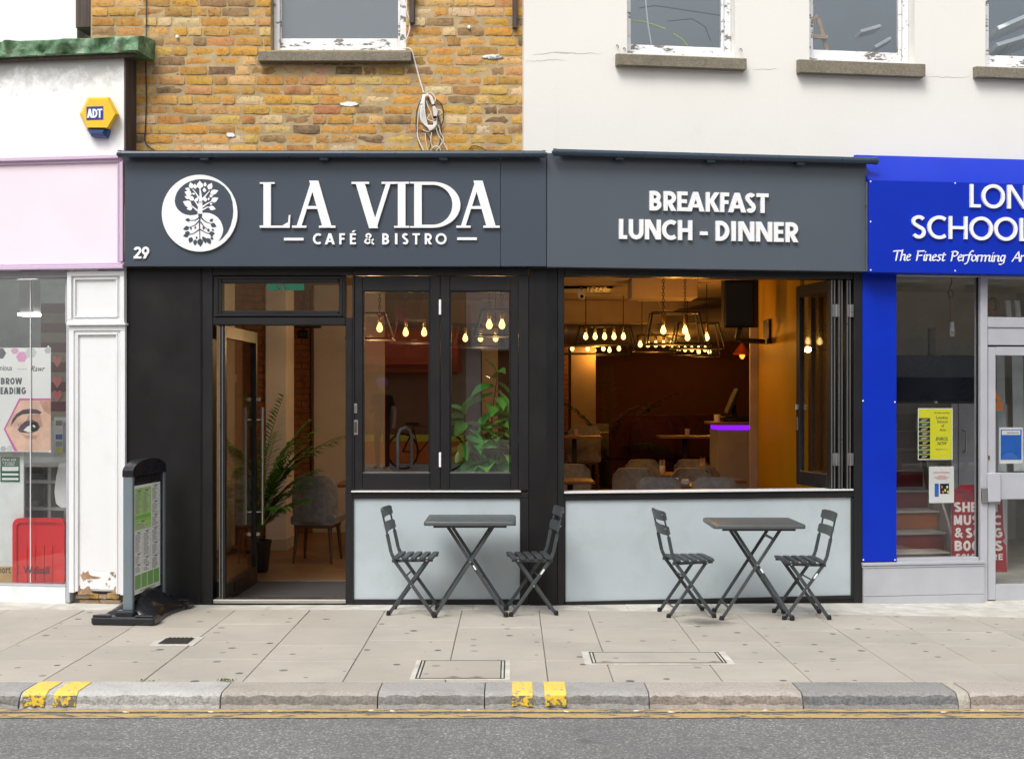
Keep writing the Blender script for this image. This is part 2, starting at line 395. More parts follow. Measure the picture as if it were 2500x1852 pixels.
def stone_mat(name, lo, hi):
    m, N, L = nt(name); v = coords(N, L, True)
    c = mixc(N, L, mapr(N, L, noise(N, L, v, 60, 5, .7), .35, .65, 0, 1), lo, hi)
    c = mixc(N, L, mapr(N, L, noise(N, L, v, 4, 5, .7), .5, .75, 0, .5), c, tuple(x*.55 for x in lo))
    finish(N, L, c, .8, 0, noise(N, L, v, 70, 5, .7), .7, .012); return m
def brick_mat():
    m, N, L = nt('stock_brick'); v = coords(N, L); oi = N('ObjectInfo')
    c = mixc(N, L, mapr(N, L, noise(N, L, v, 12, 5, .65), .32, .68, 0, 1), oi.outputs['Color'], mixc(N, L, .38, oi.outputs['Color'], (.72, .47, .18)))
    c = mixc(N, L, mapr(N, L, noise(N, L, v, 22, 5, .75), .53, .66, 0, .85), c, mixc(N, L, .65, oi.outputs['Color'], (.12, .07, .04)))
    c = mixc(N, L, mapr(N, L, noise(N, L, v, 55, 3), .62, .70, 0, .85), c, (.05, .035, .025))
    finish(N, L, c, .9, 0, noise(N, L, v, 60, 5, .7), .8, .008); return m
def paint_mat(name, col, peel, under, scale=9, rough=.5, streak=(1, 1, 1), dirt=(.5, .47, .42), da=.35):
    """old paint that has flaked in patches of its own shape"""
    m, N, L = nt(name); v = coords(N, L, False, streak)
    p = mapr(N, L, noise(N, L, v, scale, 8, .72), peel, peel+.015, 0, 1)
    c = mixc(N, L, mapr(N, L, noise(N, L, v, 3, 6, .7), .5, .75, 0, da), col, dirt)
    c = mixc(N, L, p, c, mixc(N, L, noise(N, L, v, 40), under, tuple(x*.45 for x in under)))
    inv = N('Math', operation='SUBTRACT'); inv.inputs[0].default_value = 1; L(p, inv.inputs[1])
    finish(N, L, c, rough, 0, inv.outputs[0], .5, .004); return m
def render_mat(name, col, top_stain=None):
    m, N, L = nt(name); v = coords(N, L, True)
    c = mixc(N, L, mapr(N, L, noise(N, L, v, .9, 6, .6), .4, .75, 0, .35), col, tuple(x*.9 for x in col))
    mp = N('Mapping'); L(v, mp.inputs[0]); mp.inputs['Scale'].default_value = (5, 5, .5)
    c = mixc(N, L, mapr(N, L, noise(N, L, mp.outputs[0], 2, 5, .65), .6, .85, 0, .10), c, (.5, .47, .40))
    c = mixc(N, L, mapr(N, L, noise(N, L, v, 1.4, 7, .75), .6, .72, 0, .16), c, (.55, .53, .49))
    if top_stain:                                        # soot washed down from the metal flashing
        sx = N('SeparateXYZ'); L(v, sx.inputs[0])
        k = N('Math', operation='MULTIPLY_ADD'); L(noise(N, L, v, 9, 6, .7), k.inputs[0]); k.inputs[1].default_value = .55; L(sx.outputs[2], k.inputs[2])
        c = mixc(N, L, mapr(N, L, k.outputs[0], top_stain, top_stain+.16, 0, .75), c, (.33, .33, .31))
    finish(N, L, c, .8, 0, noise(N, L, v, 26, 5, .6), .22, .006); return m
def copper_mat():
    m, N, L = nt('verdigris'); v = coords(N, L, True)
    r = ramp(N, [(.3, (.025, .032, .026)), (.44, (.08, .17, .09)), (.55, (.17, .31, .17)), (.66, (.38, .49, .36))]); L(noise(N, L, v, 7, 7, .7), r.inputs[0])
    finish(N, L, r.outputs[0], .7, .1, noise(N, L, v, 22, 6, .7), .8, .02); return m
def wood_mat(name, a, b, rough=.5, sc_=(2, 30, 30)):
    m, N, L = nt(name); v = coords(N, L, False, sc_)
    c = mixc(N, L, mapr(N, L, noise(N, L, v, 1.5, 5, .65), .3, .7, 0, 1), a, b)
    finish(N, L, c, rough, 0, noise(N, L, v, 4), .15, .004); return m
def plank_floor_mat():
    m, N, L = nt('oak_boards'); v = coords(N, L, True)
    b = N('TexBrick'); L(v, b.inputs['Vector']); b.inputs['Scale'].default_value = 1; b.inputs['Brick Width'].default_value = 1.2; b.inputs['Row Height'].default_value = .14
    b.inputs['Mortar Size'].default_value = .002; b.inputs['Color1'].default_value = rgb((.22, .13, .065)); b.inputs['Color2'].default_value = rgb((.31, .19, .10)); b.inputs['Mortar'].default_value = rgb((.05, .03, .02))
    mp = N('Mapping'); L(v, mp.inputs[0]); mp.inputs['Scale'].default_value = (3, 40, 1)
    c = mixc(N, L, mapr(N, L, noise(N, L, mp.outputs[0], 1.5), .35, .7, 0, .5), b.outputs[0], (.14, .08, .04))
    finish(N, L, c, .42); return m
def fabric_mat(name, a, b):
    m, N, L = nt(name); v = coords(N, L); c = mixc(N, L, mapr(N, L, noise(N, L, v, 16, 5, .7), .38, .62, 0, 1), a, b)
    finish(N, L, c, .9, 0, noise(N, L, v, 300, 2), .2, .002); return m
def leaf_mat(name, a, b, rough=.35):
    m, N, L = nt(name); oi = N('ObjectInfo'); v = coords(N, L)
    k = N('Math', operation='MULTIPLY_ADD'); L(noise(N, L, v, 8), k.inputs[0]); k.inputs[1].default_value = .5; L(oi.outputs['Random'], k.inputs[2])
    c = mixc(N, L, mapr(N, L, k.outputs[0], .2, 1.2, 0, 1), a, b); finish(N, L, c, rough); return m
MT = {
 'paving': slab_mat(), 'asphalt': asphalt_mat(), 'brick': brick_mat(),
 'mortar': mat('mortar', (.44, .335, .19), .95, var=.2, vs=9, bump=.6, bs=45, dist=.006, dirt=(.34, .26, .15)),
 'joint': mat('joint', (.17, .155, .135), .95, var=.3, vs=30), 'cement': mat('cement', (.55, .53, .48), .9, var=.18, vs=7, bump=.4, bs=90, dirt=(.36, .34, .3)),
 'wallW': render_mat('cream_render', (.80, .79, .745)), 'wallL': render_mat('white_render', (.80, .81, .81), 4.36), 'wallU': render_mat('white_render_upper', (.82, .83, .83)),
 'slate': mat('slate_panel', (.050, .066, .090), .36, var=.02, vs=1.5, bump=0, rv=.015), 'slate_sheen_tint': mat('slate_panel_sheen_tint', (.084, .102, .126), .33, var=.02, vs=1.5, bump=0, rv=.015),  # turned sign: same slate, its brighter sky sheen mixed into the base colour
 'bar': mat('bar_paint', (.028, .048, .075), .3, var=.03, bump=0), 'black': mat('black_paint', (.0085, .0083, .0088), .42, var=.15, vs=2, bump=.03, bs=60, spec=.33, dirt=(.016, .0155, .015), ds=1.5),
 'blackF': mat('black_frame', (.013, .013, .014), .38, var=.1, vs=3, bump=0, spec=.4), 'white': mat('white_acrylic', (.86, .87, .88), .3, var=.02, bump=0),
 'blue': mat('blue_panel', (.0, .024, .43), .42, var=.05, vs=3, bump=.03, bs=5, dist=.01, spec=.28, rv=.03), 'grey': mat('grey_paint', (.42, .43, .47), .42, var=.06, vs=4, bump=.06, dirt=(.3, .3, .32), dt=(.6, .8)),
 'frost': mat('frosted_panel', (.455, .52, .555), .18, var=.06, vs=1.1, bump=0, dirt=(.40, .44, .45), ds=1.6, dt=(.48, .75)), 'steel': mat('brushed_steel', (.62, .62, .6), .30, 1, var=.03, vs=4, bump=0, rv=.02),
 'sillm': mat('sill_trim', (.66, .67, .68), .4, 0, var=.02, vs=3, bump=0), 'dark': mat('dark_metal', (.062, .070, .076), .45, .2, var=.12, vs=9, bump=.05),
 'rubber': mat('rubber', (.012, .012, .013), .6, spec=.3), 'plastic': mat('black_plastic', (.012, .013, .017), .27, var=.05, vs=3, bump=0, rv=.02), 'postg': mat('grey_post', (.19, .235, .265), .35, .3, var=.05),
 'pink': mat('pink_board', (.85, .71, .79), .45, var=.03, vs=2, bump=.02), 'lilac': paint_mat('lilac_moulding', (.60, .46, .62), .66, (.33, .3, .33), 12, streak=(.25, 1, 2)),
 'white_old': paint_mat('old_white_paint', (.765, .775, .785), .76, (.34, .24, .17), 5, .4, dirt=(.62, .62, .6)), 'white_peel': paint_mat('flaking_white', (.80, .81, .82), .56, (.26, .24, .22), 16, .5, (.4, 1, 1)),
 'flaked': paint_mat('flaked_base', (.80, .80, .80), .54, (.36, .25, .18), 6, .6), 'crack': mat('crack_line', (.42, .40, .36), .9), 'sill': stone_mat('sill_stone', (.17, .15, .11), (.27, .24, .18)),
 'copper': copper_mat(), 'lead': mat('lead', (.22, .23, .23), .5, .3, var=.25, vs=9), 'timber': wood_mat('old_timber', (.045, .03, .025), (.10, .075, .06), .8, (30, 30, 2)),
 'glass': glass_mat('window_glass'), 'glass_double': glass_mat('double_glazing', (.97, .98, .975), 2.8, .03), 'glass_dark': glass_mat('upper_glass', (.9, .92, .93), 1.6, .03), 'cable_w': mat('white_cable', (.75, .75, .73), .5, bump=0), 'cable_b': mat('black_cable', (.02, .02, .022), .5, bump=0),
 'yellow': mat('alarm_yellow', (.83, .50, .015), .35, var=.03, bump=0), 'alarm_blue': mat('alarm_blue', (.02, .055, .2), .3, bump=0), 'badge': mat('badge_blue', (.01, .03, .28), .4, bump=0),
 'room': mat('room_paint', (.72, .71, .76), .8, var=.05), 'ochre': mat('ochre_paint', (.52, .30, .006), .55, var=.10, vs=1.2, spec=.15), 'maroon': mat('maroon_paint', (.085, .026, .012), .8, var=.12),
 'ceil': mat('ceiling_paint', (.40, .31, .22), .8, var=.08), 'oak': plank_floor_mat(), 'mat': mat('entrance_mat', (.052, .052, .056), .95, var=.3, vs=150, bump=.5, bs=350),
 'chairf': fabric_mat('grey_suede', (.22, .225, .235), (.32, .325, .335)), 'walnut': wood_mat('walnut', (.09, .04, .022), (.16, .075, .04), .45), 'tablew': wood_mat('table_oak', (.17, .085, .035), (.26, .14, .06), .4),
 'red_seat': fabric_mat('dark_red_velvet', (.055, .012, .010), (.09, .02, .016)), 'palm': leaf_mat('palm_leaf', (.06, .20, .025), (.13, .36, .05)), 'palm_silhouette_tint': leaf_mat('palm_leaf_silhouette', (.004, .010, .003), (.009, .02, .006), .9), 'leaf': leaf_mat('broad_leaf', (.03, .24, .03), (.17, .52, .09), .35),
 'stem': mat('plant_stem', (.10, .085, .05), .8), 'pot': mat('black_pot', (.012, .012, .013), .4), 'lampm': mat('lamp_iron', (.013, .011, .010), .5), 'bulb': glow('bulb_glow', (1, .68, .2), 2.8), 'amber': glow('amber_glow', (1, .18, .02), 3.5),
 'brass': mat('brass', (.5, .33, .12), .3, 1), 'led': glow('purple_led', (.22, .012, 1), 1.1), 'cup': mat('white_china', (.75, .74, .72), .25, bump=0), 'napkin': mat('napkin', (.5, .4, .3), .8),
 'cctv': mat('camera_shell', (.62, .58, .52), .4), 'lens': mat('lens_black', (.01, .01, .01), .15), 'duct': mat('duct_metal', (.30, .26, .22), .45, .5, var=.15, vs=4),
 'paper': mat('paper', (.80, .82, .82), .6, var=.02, bump=0), 'ink': mat('ink', (.05, .055, .06), .7, bump=0), 'greenp': mat('print_green', (.42, .66, .25), .6, bump=0), 'greend': mat('print_green_strong', (.20, .52, .08), .6, bump=0),
 'magenta': mat('print_magenta', (.60, .13, .42), .5, bump=0), 'skin_p': mat('print_skin', (.72, .47, .36), .5, var=.22, vs=7, bump=0), 'skin_q': mat('print_skin_shade', (.52, .29, .22), .5, var=.15, vs=20, bump=0), 'brow': mat('print_brow', (.07, .05, .075), .6, var=.3, vs=60, bump=0),
 'aidg': mat('sign_green', (.005, .09, .05), .5, bump=0), 'yellowp': mat('poster_yellow', (.80, .78, .03), .55, var=.03, bump=0), 'bluep': mat('poster_blue', (.02, .13, .55), .5, bump=0), 'redp': mat('sign_red', (.30, .014, .026), .5, var=.06), 'redl': mat('print_red', (.7, .2, .2), .5, bump=0),
 'red_plastic': mat('red_plastic', (.66, .008, .016), .32, var=.05, bump=0), 'tan': mat('tan_strip', (.50, .32, .12), .6), 'shelf': mat('white_laminate', (.60, .60, .58), .5), 'partition': mat('partition_white', (.70, .74, .75), .5),
 'stripe_a': mat('stripe_maroon', (.16, .05, .06), .8), 'stripe_b': mat('stripe_olive', (.30, .27, .19), .8), 'tvm': mat('screen_black', (.012, .013, .02), .12, bump=0), 'stair_r': mat('stair_red', (.19, .016, .016), .6, var=.15), 'stair_o': mat('stair_orange', (.38, .12, .03), .6), 'stair_n': mat('stair_nosing', (.42, .38, .34), .6),
 'yline': paint_mat('road_yellow', (.47, .33, .13), .55, (.17, .165, .16), 26, .8, (.3, 1, 1), (.45, .34, .2), .6), 'ykerb': paint_mat('kerb_yellow', (.78, .56, .10), .585, (.42, .40, .36), 30, .8, (1, 1, 1), (.6, .46, .2), .6), 'ykerb_face': paint_mat('kerb_yellow_face', (.60, .40, .02), .50, (.16, .14, .11), 34, .8, (1, 1, 1), (.35, .25, .05), .6),
 'iron': mat('cast_iron', (.06, .055, .05), .6, .4, var=.3, vs=30, bump=.5, bs=60), 'weed': leaf_mat('weed', (.06, .12, .02), (.14, .24, .04), .6), 'butt': mat('cigarette_paper', (.75, .72, .66), .8), 'filter': mat('cigarette_filter', (.6, .33, .08), .8),
 'blind': mat('window_blind', (.105, .135, .16), .6, var=.06, vs=3), 'easel': wood_mat('pine', (.55, .35, .18), (.66, .46, .26)), 'lime': mat('lime_cord', (.45, .62, .05), .5), 'hinge': mat('hinge_steel', (.5, .5, .49), .3, 1, bump=0), 'lacquer': mat('clear_edge', (.22, .22, .22), .3, .6),
}
# ---------------------------------------------------------------- ground
KY = -2.715                                    # back edge of the kerb
pav = MB()
xs = [-9, -5.5, -2, .3, 1.5, 2.8, 4.2, 5.3, 9]; ys = [1.2, .9, 0, -.24, -1, -1.8, KY]
for a, b in zip(xs, xs[1:]):
    for c, d in zip(ys, ys[1:]): pav.poly([(a, d, zg(a, d)-.008), (b, d, zg(b, d)-.008), (b, c, zg(b, c)-.008), (a, c, zg(a, c)-.008)])
pavement = struct(pav, 'pavement', MT['joint'])
def add_slab(x0, x1, y0, y1, name='paving_slab', m='paving', g=.0026, lift=0):
    mb = MB(); b = .003; q = lambda x, y, dz: (x, y, zg(x, y)+dz+lift)
    x0 += g; x1 -= g; y0 += g; y1 -= g; dz = [random.uniform(-.0015, .0015) for _ in range(4)]
    o = [q(x0, y0, -.02), q(x1, y0, -.02), q(x1, y1, -.02), q(x0, y1, -.02)]; u = [q(x0, y0, -b), q(x1, y0, -b), q(x1, y1, -b), q(x0, y1, -b)]
    t = [q(x0+b, y0+b, dz[0]), q(x1-b, y0+b, dz[1]), q(x1-b, y1-b, dz[2]), q(x0+b, y1-b, dz[3])]
    mb.loft([o, u, t]); return mb.build(name, MT[m], pavement)
COLS = [-5.6, -5.02, -4.44, -3.86, -3.28, -2.697, -2.123, -1.549, -.972, -.382, .208, .584, 1.211, 1.722, 2.316, 2.865, 3.50, 4.08, 4.66, 5.24]
RA, RB = [-.24, -1.03, -1.62, -2.17, KY], [-.24, -.87, -1.50, -2.10, KY]
for i, (a, b) in enumerate(zip(COLS, COLS[1:])):
    rows = [y+(random.uniform(-.03, .03) if 0 < k < 4 else 0) for k, y in enumerate(RA if i % 2 else RB)]
    for c, d in zip(rows, rows[1:]): add_slab(a, b, d, c)
CS = [-5.6, -4.6, -3.6, -3.0, -1.9, -.3, .9, 1.6, 2.3, 3.0, 3.7, 4.4, 5.24]
for a, b in zip(CS, CS[1:]): add_slab(a, b, -.24, max(.02, .14*(b-.27)+.02, .14*(-3.05-a)+.02), 'cement_strip', 'cement', .0005, -.002)
# kerb
kerb = struct((lambda m: (m.box(-9, 9, -2.95, KY-.003, -.2, -.02), m)[1])(MB()), 'kerb', MT['joint'])
PROF = [(KY-.004, -.05), (KY-.006, 0), (-2.93, .001), (-2.962, -.005), (-2.982, -.018), (-2.992, -.038), (-2.998, -.062), (-3.010, -.13)]
KX = [(-5.2, 'kerb_warm'), (-3.95, 'kerb_grey'), (-2.72, 'kerb_light'), (-1.61, 'kerb_warm'), (-.742, 'kerb_grey'), (-.152, 'kerb_grey'), (.757, 'kerb_pink'), (1.605, 'kerb_dark'), (2.46, 'kerb_mortar'), (2.53, 'kerb_pink'), (3.6, 'kerb_warm'), (5.2, None)]
KM = {'kerb_warm': stone_mat('kerb_warm', (.34, .31, .27), (.46, .42, .38)), 'kerb_grey': stone_mat('kerb_grey', (.30, .29, .28), (.43, .42, .40)), 'kerb_light': stone_mat('kerb_light', (.42, .41, .40), (.58, .57, .55)),
      'kerb_pink': stone_mat('kerb_pink', (.36, .32, .28), (.50, .45, .40)), 'kerb_dark': stone_mat('kerb_dark', (.22, .215, .21), (.34, .335, .325)), 'kerb_mortar': stone_mat('kerb_mortar', (.40, .37, .31), (.5, .47, .4))}
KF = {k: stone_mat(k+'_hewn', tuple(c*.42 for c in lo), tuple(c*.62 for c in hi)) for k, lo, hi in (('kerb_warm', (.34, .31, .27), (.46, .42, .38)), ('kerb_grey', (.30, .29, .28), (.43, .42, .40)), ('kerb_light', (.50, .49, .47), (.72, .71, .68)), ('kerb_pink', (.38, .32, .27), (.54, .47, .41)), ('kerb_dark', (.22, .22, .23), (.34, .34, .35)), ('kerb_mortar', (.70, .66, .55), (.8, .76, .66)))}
for (a, m), (b, _) in zip(KX, KX[1:]):
    mb = MB(); g = .0035; n = max(3, int((b-a)/.03)); rings = []
    for i in range(n+1):
        x = a+g+(b-a-2*g)*i/n; e = .004 if i in (0, n) else 0
        rings.append([(x, y+(random.uniform(-.009, .006) if k > 3 else random.uniform(-.002, .002)), z+(random.uniform(-.006, .006) if k > 3 else random.uniform(-.001, .001))-e) for k, (y, z) in enumerate(PROF)])
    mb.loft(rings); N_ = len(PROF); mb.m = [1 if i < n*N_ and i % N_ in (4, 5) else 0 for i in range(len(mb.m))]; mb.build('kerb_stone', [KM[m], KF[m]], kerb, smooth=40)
for a, b in ((-2.70, -2.575), (-2.53, -2.405), (0, .115), (.18, .30)):
    mb = MB(); rings = []
    for i in range(9):
        x = a+(b-a)*i/8; j = random.uniform(-.006, .006) if 0 < i < 8 else 0
        rings.append([(x, y-(.006 if k > 2 else 0), z+(.003 if k < 4 else .002)) for k, (y, z) in enumerate(PROF[1:6])]+[(x, -3.010, -.070+j)])
    vs = [p for r in rings for p in r]; mb.add(vs, [(i*6+k, i*6+k+1, i*6+7+k, i*6+6+k) for i in range(8) for k in range(5)])
    mb.m = [1 if i % 5 > 2 else 0 for i in range(len(mb.m))]; mb.build('loading_mark', [MT['ykerb'], MT['ykerb_face']], kerb, smooth=40)
# road rises gently to the far side of the street behind the camera
rd = MB(); RZ = lambda y: -.085+.05*max(0, (-3.0-y-4.5))**1.0 if y < -7.5 else -.085
ry = [-2.99, -4.5, -6, -7.5, -9, -12.4]
for c, d in zip(ry, ry[1:]): rd.poly([(-40, d, RZ(d)), (40, d, RZ(d)), (40, c, RZ(c)), (-40, c, RZ(c))])
road = struct(rd, 'road', MT['asphalt'])
for y0, y1 in ((-3.026, -3.084), (-3.128, -3.212)):
    mb = MB(); n = 90
    vs = []
    for i in range(n+1):
        x = -6+12*i/n; vs += [(x, y0+random.uniform(-.005, .005), -.081), (x, y1+random.uniform(-.005, .005), -.081)]
    mb.add(vs, [(2*i, 2*i+1, 2*i+3, 2*i+2) for i in range(n)]); mb.build('yellow_line', MT['yline'], road)
gz = -.02
base = MB(); base.box(-60, 60, -60, 40, -.6, -.25); struct(base, 'ground', MT['joint'])
# far pavement behind the camera
OZ = RZ(-12.4)+.11
mb = MB(); mb.box(-40, 40, -16.2, -12.4, -.3, OZ, 0); struct(mb, 'far_pavement', MT['cement'])
# covers let into the pavement
def pavq(px, py): # photograph -> pavement
    d = CZ*3100/(py-970); return (px-1250)/3100*d, d-10
def cover(label, px0, px1, py0, py1, wide):
    d0 = pavq(0, py1)[1]; d1 = pavq(0, py0)[1]
    x0 = (px0-1250)/3100*(d0+10); x1 = (px1-1250)/3100*(d0+10); z = zg((x0+x1)/2, d0)+.0045
    t = thing('inspection_cover', label, 'inspection cover', ((x0+x1)/2, (d0+d1)/2, z), group='inspection covers in the pavement')
    f = MB(); s = .045 if wide else .03; e = .008
    mb = MB(); mb.box(x0, x1, d0, d1, z-.004, z, 0); mb.build('mortar_bed', MT['cement'], t)
    x0 += s; x1 -= s; d0 += s*.6; d1 -= s*.6
    for a in (0, .02):
        f.box(x0+a, x0+a+e, d0, d1, z, z+.003); f.box(x1-a-e, x1-a, d0, d1, z, z+.003)
    f.box(x0, x1, d0, d0+e, z+.0002, z+.0028); f.box(x0, x1, d1-e, d1, z+.0002, z+.0028); f.build('frame', MT['iron'], t)
    mb = MB(); mb.box(x0+.032, x1-.032, d0+e+.004, d1-e-.004, z, z+.002); mb.build('infill', MT['paving'], t)
    for xx in ((x0+x1)/2-.08, (x0+x1)/2+.05) if not wide else (x0+.04, x1-.12):
        k = MB(); k.prism([(xx, d0+.02), (xx+.09, d0+.02), (xx+.045, d0+.05)], z+.002, z+.0032, axis='z'); k.build('lifting_key_plate', MT['steel'], t)
cover('square concrete filled inspection cover set near the kerb', 1000, 1245, 1612, 1659, False)
cover('long narrow concrete filled inspection cover with steel ends', 1428, 1795, 1590, 1621, True)
x0, y0 = pavq(385, 1573); x1, y1 = pavq(458, 1559)
x1 = x0+.195; z = .0045
t = thing('hydrant_cover', 'small square dark cast iron cover in the paving below the menu board', 'hydrant cover', ((x0+x1)/2, (y0+y1)/2, z))
mb = MB(); mb.box(x0-.05, x1+.05, y0-.04, y1+.05, z-.004, z); mb.build('mortar_bed', MT['cement'], t)
mb = MB(); mb.box(x0, x1, y0, y1, z, z+.004, .002); 
for i in range(5):
    for j in range(6): mb.box(x0+.02+.028*j, x0+.04+.028*j, y0+.02+.04*i, y0+.045+.04*i, z+.004, z+.007)
mb.build('lid', MT['iron'], t)
# weeds and litter in the gutter
wd = MB()
for cx, n in ((-1.64, 42), (-2.1, 12)):
    for _ in range(n):
        x, y = cx+random.gauss(0, .028), KY+random.gauss(.004, .006); a = random.uniform(0, 6.3); h = random.uniform(.006, .02); r = random.uniform(.006, .014)
        u = Vector((math.cos(a), math.sin(a), 0))*r; v = Vector((-u.y, u.x, 0))*.4; c = Vector((x, y, .002))
        wd.poly([c, c+u*.5+v+Vector((0, 0, h*.7)), c+u+Vector((0, 0, h)), c+u*.5-v+Vector((0, 0, h*.7))])
tag(wd.build('weeds', MT['weed'], recalc=False), kind='stuff')
for px, lab in ((308, 'orange cigarette end below the pale kerb stone with yellow dashes'), (517, 'white cigarette end under the kerb joint beside the weeds'), (662, 'pale cigarette end below the brownish kerb stone'), (908, 'white and orange cigarette end beneath the joint of the grey kerb stones'), (960, 'longer cigarette end just past the grey kerb joint'), (1147, 'small white cigarette end before the second pair of yellow dashes'),
                (1385, 'cigarette end under the second pair of yellow dashes'), (1555, 'white cigarette end near the bluish kerb joint'), (1640, 'cigarette end below the start of the pinkish kerb stone'), (1870, 'cigarette end below the end of the pinkish kerb stone'), (2305, 'clean white cigarette end below the dark kerb stone'), (2400, 'orange tipped cigarette end past the mortar kerb joint')):
    d = 6.93+random.uniform(-.03, .03); x = (px-1250)/3100*d; a = random.uniform(-.5, .5)
    t = thing('cigarette_butt', lab, 'cigarette end', (x, d-10, -.085), group='cigarette ends in the gutter', own=True, rz=a)
    k = MB(); k.tube([(-.018, 0, .0045), (.006, 0, .0045)], .0042, 8); k.build('paper', MT['butt'], t)
    k = MB(); k.tube([(.006, 0, .0045), (.02, 0, .0045)], .0043, 8); k.build('filter', MT['filter'], t)
# ================================================================ BRICK HOUSE above the cafe
YB = .2
bx0, _ = P('C', 224, 100, YB); bx1, bz0 = P('C', 1279, 375, YB); bz1 = P('C', 700, -90, YB)[1]
wo = (*[P('C', p, 60, YB)[0] for p in (661, 991)], P('C', 800, 122, YB)[1], bz1+.1)
bw = thing('brick_house', 'yellow stock brick house front above the dark cafe sign', 'building', ((bx0+bx1)/2, YB+.1, bz0-.3))
mb = MB(); holes(mb, bx0-.01, bx1+.1, bz0-.35, bz1, [wo], YB+.006, YB+.13); mb.box(bx0-.01, bx1+.1, YB+.35, YB+.45, bz0-.35, bz1)
mb.build('mortar_wall', MT['mortar'], bw)
def brick_mesh(lx, lz, name):
    mb = MB(); n, m = 5, 3; d = .05; g = {}
    for i in range(n+1):
        for j in range(m+1):
            e = (i in (0, n)) or (j in (0, m)); c = (i in (0, n)) and (j in (0, m))
            x = lx*(i/n-.5)+random.uniform(-.004, .004); z = lz*(j/m-.5)+random.uniform(-.003, .003)
            if c: x *= .985; z *= .95
            y = (.004 if e else 0)+random.uniform(-.003, .003)
            g[i, j] = len(mb.v); mb.v.append((x, y, z))
    for i in range(n):
        for j in range(m): mb.f.append((g[i, j], g[i+1, j], g[i+1, j+1], g[i, j+1])); mb.m.append(0)
    rim = [(i, 0) for i in range(n)]+[(n, j) for j in range(m)]+[(i, m) for i in range(n, 0, -1)]+[(0, j) for j in range(m, 0, -1)]
    bk = []
    for k in rim: p = mb.v[g[k]]; bk.append(len(mb.v)); mb.v.append((p[0], d, p[2]))
    for a in range(len(rim)): b = (a+1) % len(rim); mb.f.append((g[rim[a]], bk[a], bk[b], g[rim[b]])); mb.m.append(0)
    return mb.mesh(name, MT['brick'], 35)
CH = .0786; GAP = .0150
STRETCH = [brick_mesh(.214, CH-GAP, 'stretcher') for _ in range(9)]; HEAD = [brick_mesh(.102, CH-GAP, 'header') for _ in range(6)]; CLOSE = {}
PAL = [((0.499, 0.262, 0.053), 30), ((0.568, 0.328, 0.082), 25), ((0.447, 0.213, 0.037), 20), ((0.602, 0.385, 0.148), 16), ((0.361, 0.172, 0.045), 9), ((0.482, 0.238, 0.09), 9), ((0.654, 0.476, 0.279), 9), ((0.413, 0.164, 0.066), 4), ((0.103, 0.066, 0.045), 7), ((0.224, 0.131, 0.066), 9), ((0.55, 0.271, 0.029), 14)]
PALX = [c for c, k in PAL for _ in range(k)]
nb = 0; extra = MB(); zrow = bz0+.006; r = 0
sill_x = [P('C', p, 135, YB)[0] for p in (628, 1006)]
painted = {}
while zrow < bz1+.02:
    x = bx0-.03 if zrow+CH > P('C', 250, 90, YB)[1] else P('C', 318, 250, YB)[0]
    x += (0, -.112, -.05)[r % 3]+random.uniform(-.012, .012); k = r % 2
    run = 0
    while x < bx1:
        hd = (run % 5 == 4 and random.random() < .75) or random.random() < .10
        ln = .1025 if hd else .211; run += 1
        x1 = min(x+ln, bx1-.002); xa = max(x, bx0+.001); x = x1+GAP
        parts_ = [(xa, x1)]
        if zrow+CH > wo[2]-.002: # cut round the window opening
            parts_ = [(a, b) for a, b in ((xa, min(x1, wo[0]-.001)), (max(xa, wo[1]+.001), x1)) if b-a > .03]
            if xa < wo[0] and x1 > wo[1]: pass
        for a, b in parts_:
            L_ = b-a; src = random.choice(STRETCH if L_ > .16 else HEAD); ref = .214 if L_ > .16 else .102
            M_ = Matrix.Translation(((a+b)/2-bw.location.x, YB-bw.location.y+random.uniform(-.005, .004), zrow+(CH-GAP)/2-bw.location.z)) @ Matrix.Rotation(random.uniform(-.008, .008), 4, 'Y') @ Matrix.Diagonal((L_/ref, 1, random.uniform(.94, 1.03), 1))
            c = random.choice(PALX); c = tuple(v*random.uniform(.9, 1.1) for v in c)
            if wo[2]-.20 < zrow < wo[2]-.075 and sill_x[0]-.05 < (a+b)/2 < sill_x[1]+.05: c = tuple(v*random.uniform(.45, .7) for v in c)   # soot below the sill
            if nb < 298:
                o = share(src, 'brick', bw, M_); o.color = (*c, 1); nb += 1
            else:
                extra.merge(MB.__new__(MB) if False else type('q', (), {'v': [tuple(v.co) for v in src.vertices], 'f': [tuple(p.vertices) for p in src.polygons], 'm': [0]*len(src.polygons)})(), M_)
    zrow += CH; r += 1
if extra.v:
    extra.v = [tuple(Vector(p)+bw.location) for p in extra.v]
    o = extra.build('brickwork', MT['brick'], bw, smooth=35); o['kind'] = 'stuff'; o.color = (.56, .34, .11, 1)
# a few bricks with old white paint
for px, py, wpx, hpx in ((1204, 139, 58, 15), (852, 254, 62, 13), (563, 329, 30, 14)):
    x, z = P('C', px, py, YB-.006); mb = MB(); n = 22
    pts = [(x+wpx/620*math.cos(6.283*i/n)*random.uniform(.5, 1), z+hpx/640*math.sin(6.283*i/n)*random.uniform(.6, 1)) for i in range(n)]
    mb.prism(pts, YB-.006, YB+.002); mb.build('paint_splash', MT['white_peel'], bw)
for px, py in ((432, 89), (1145, 66)):
    x, z = P('C', px, py, YB-.02); mb = MB(); mb.lathe([(.001, -.012), (.012, -.01), (.014, 0), (.012, .02)], 12, M=Matrix.Translation((x, YB-.012, z)) @ Matrix.Rotation(-math.pi/2, 4, 'X')); mb.build('wall_plug', MT['white'], bw, smooth=50)
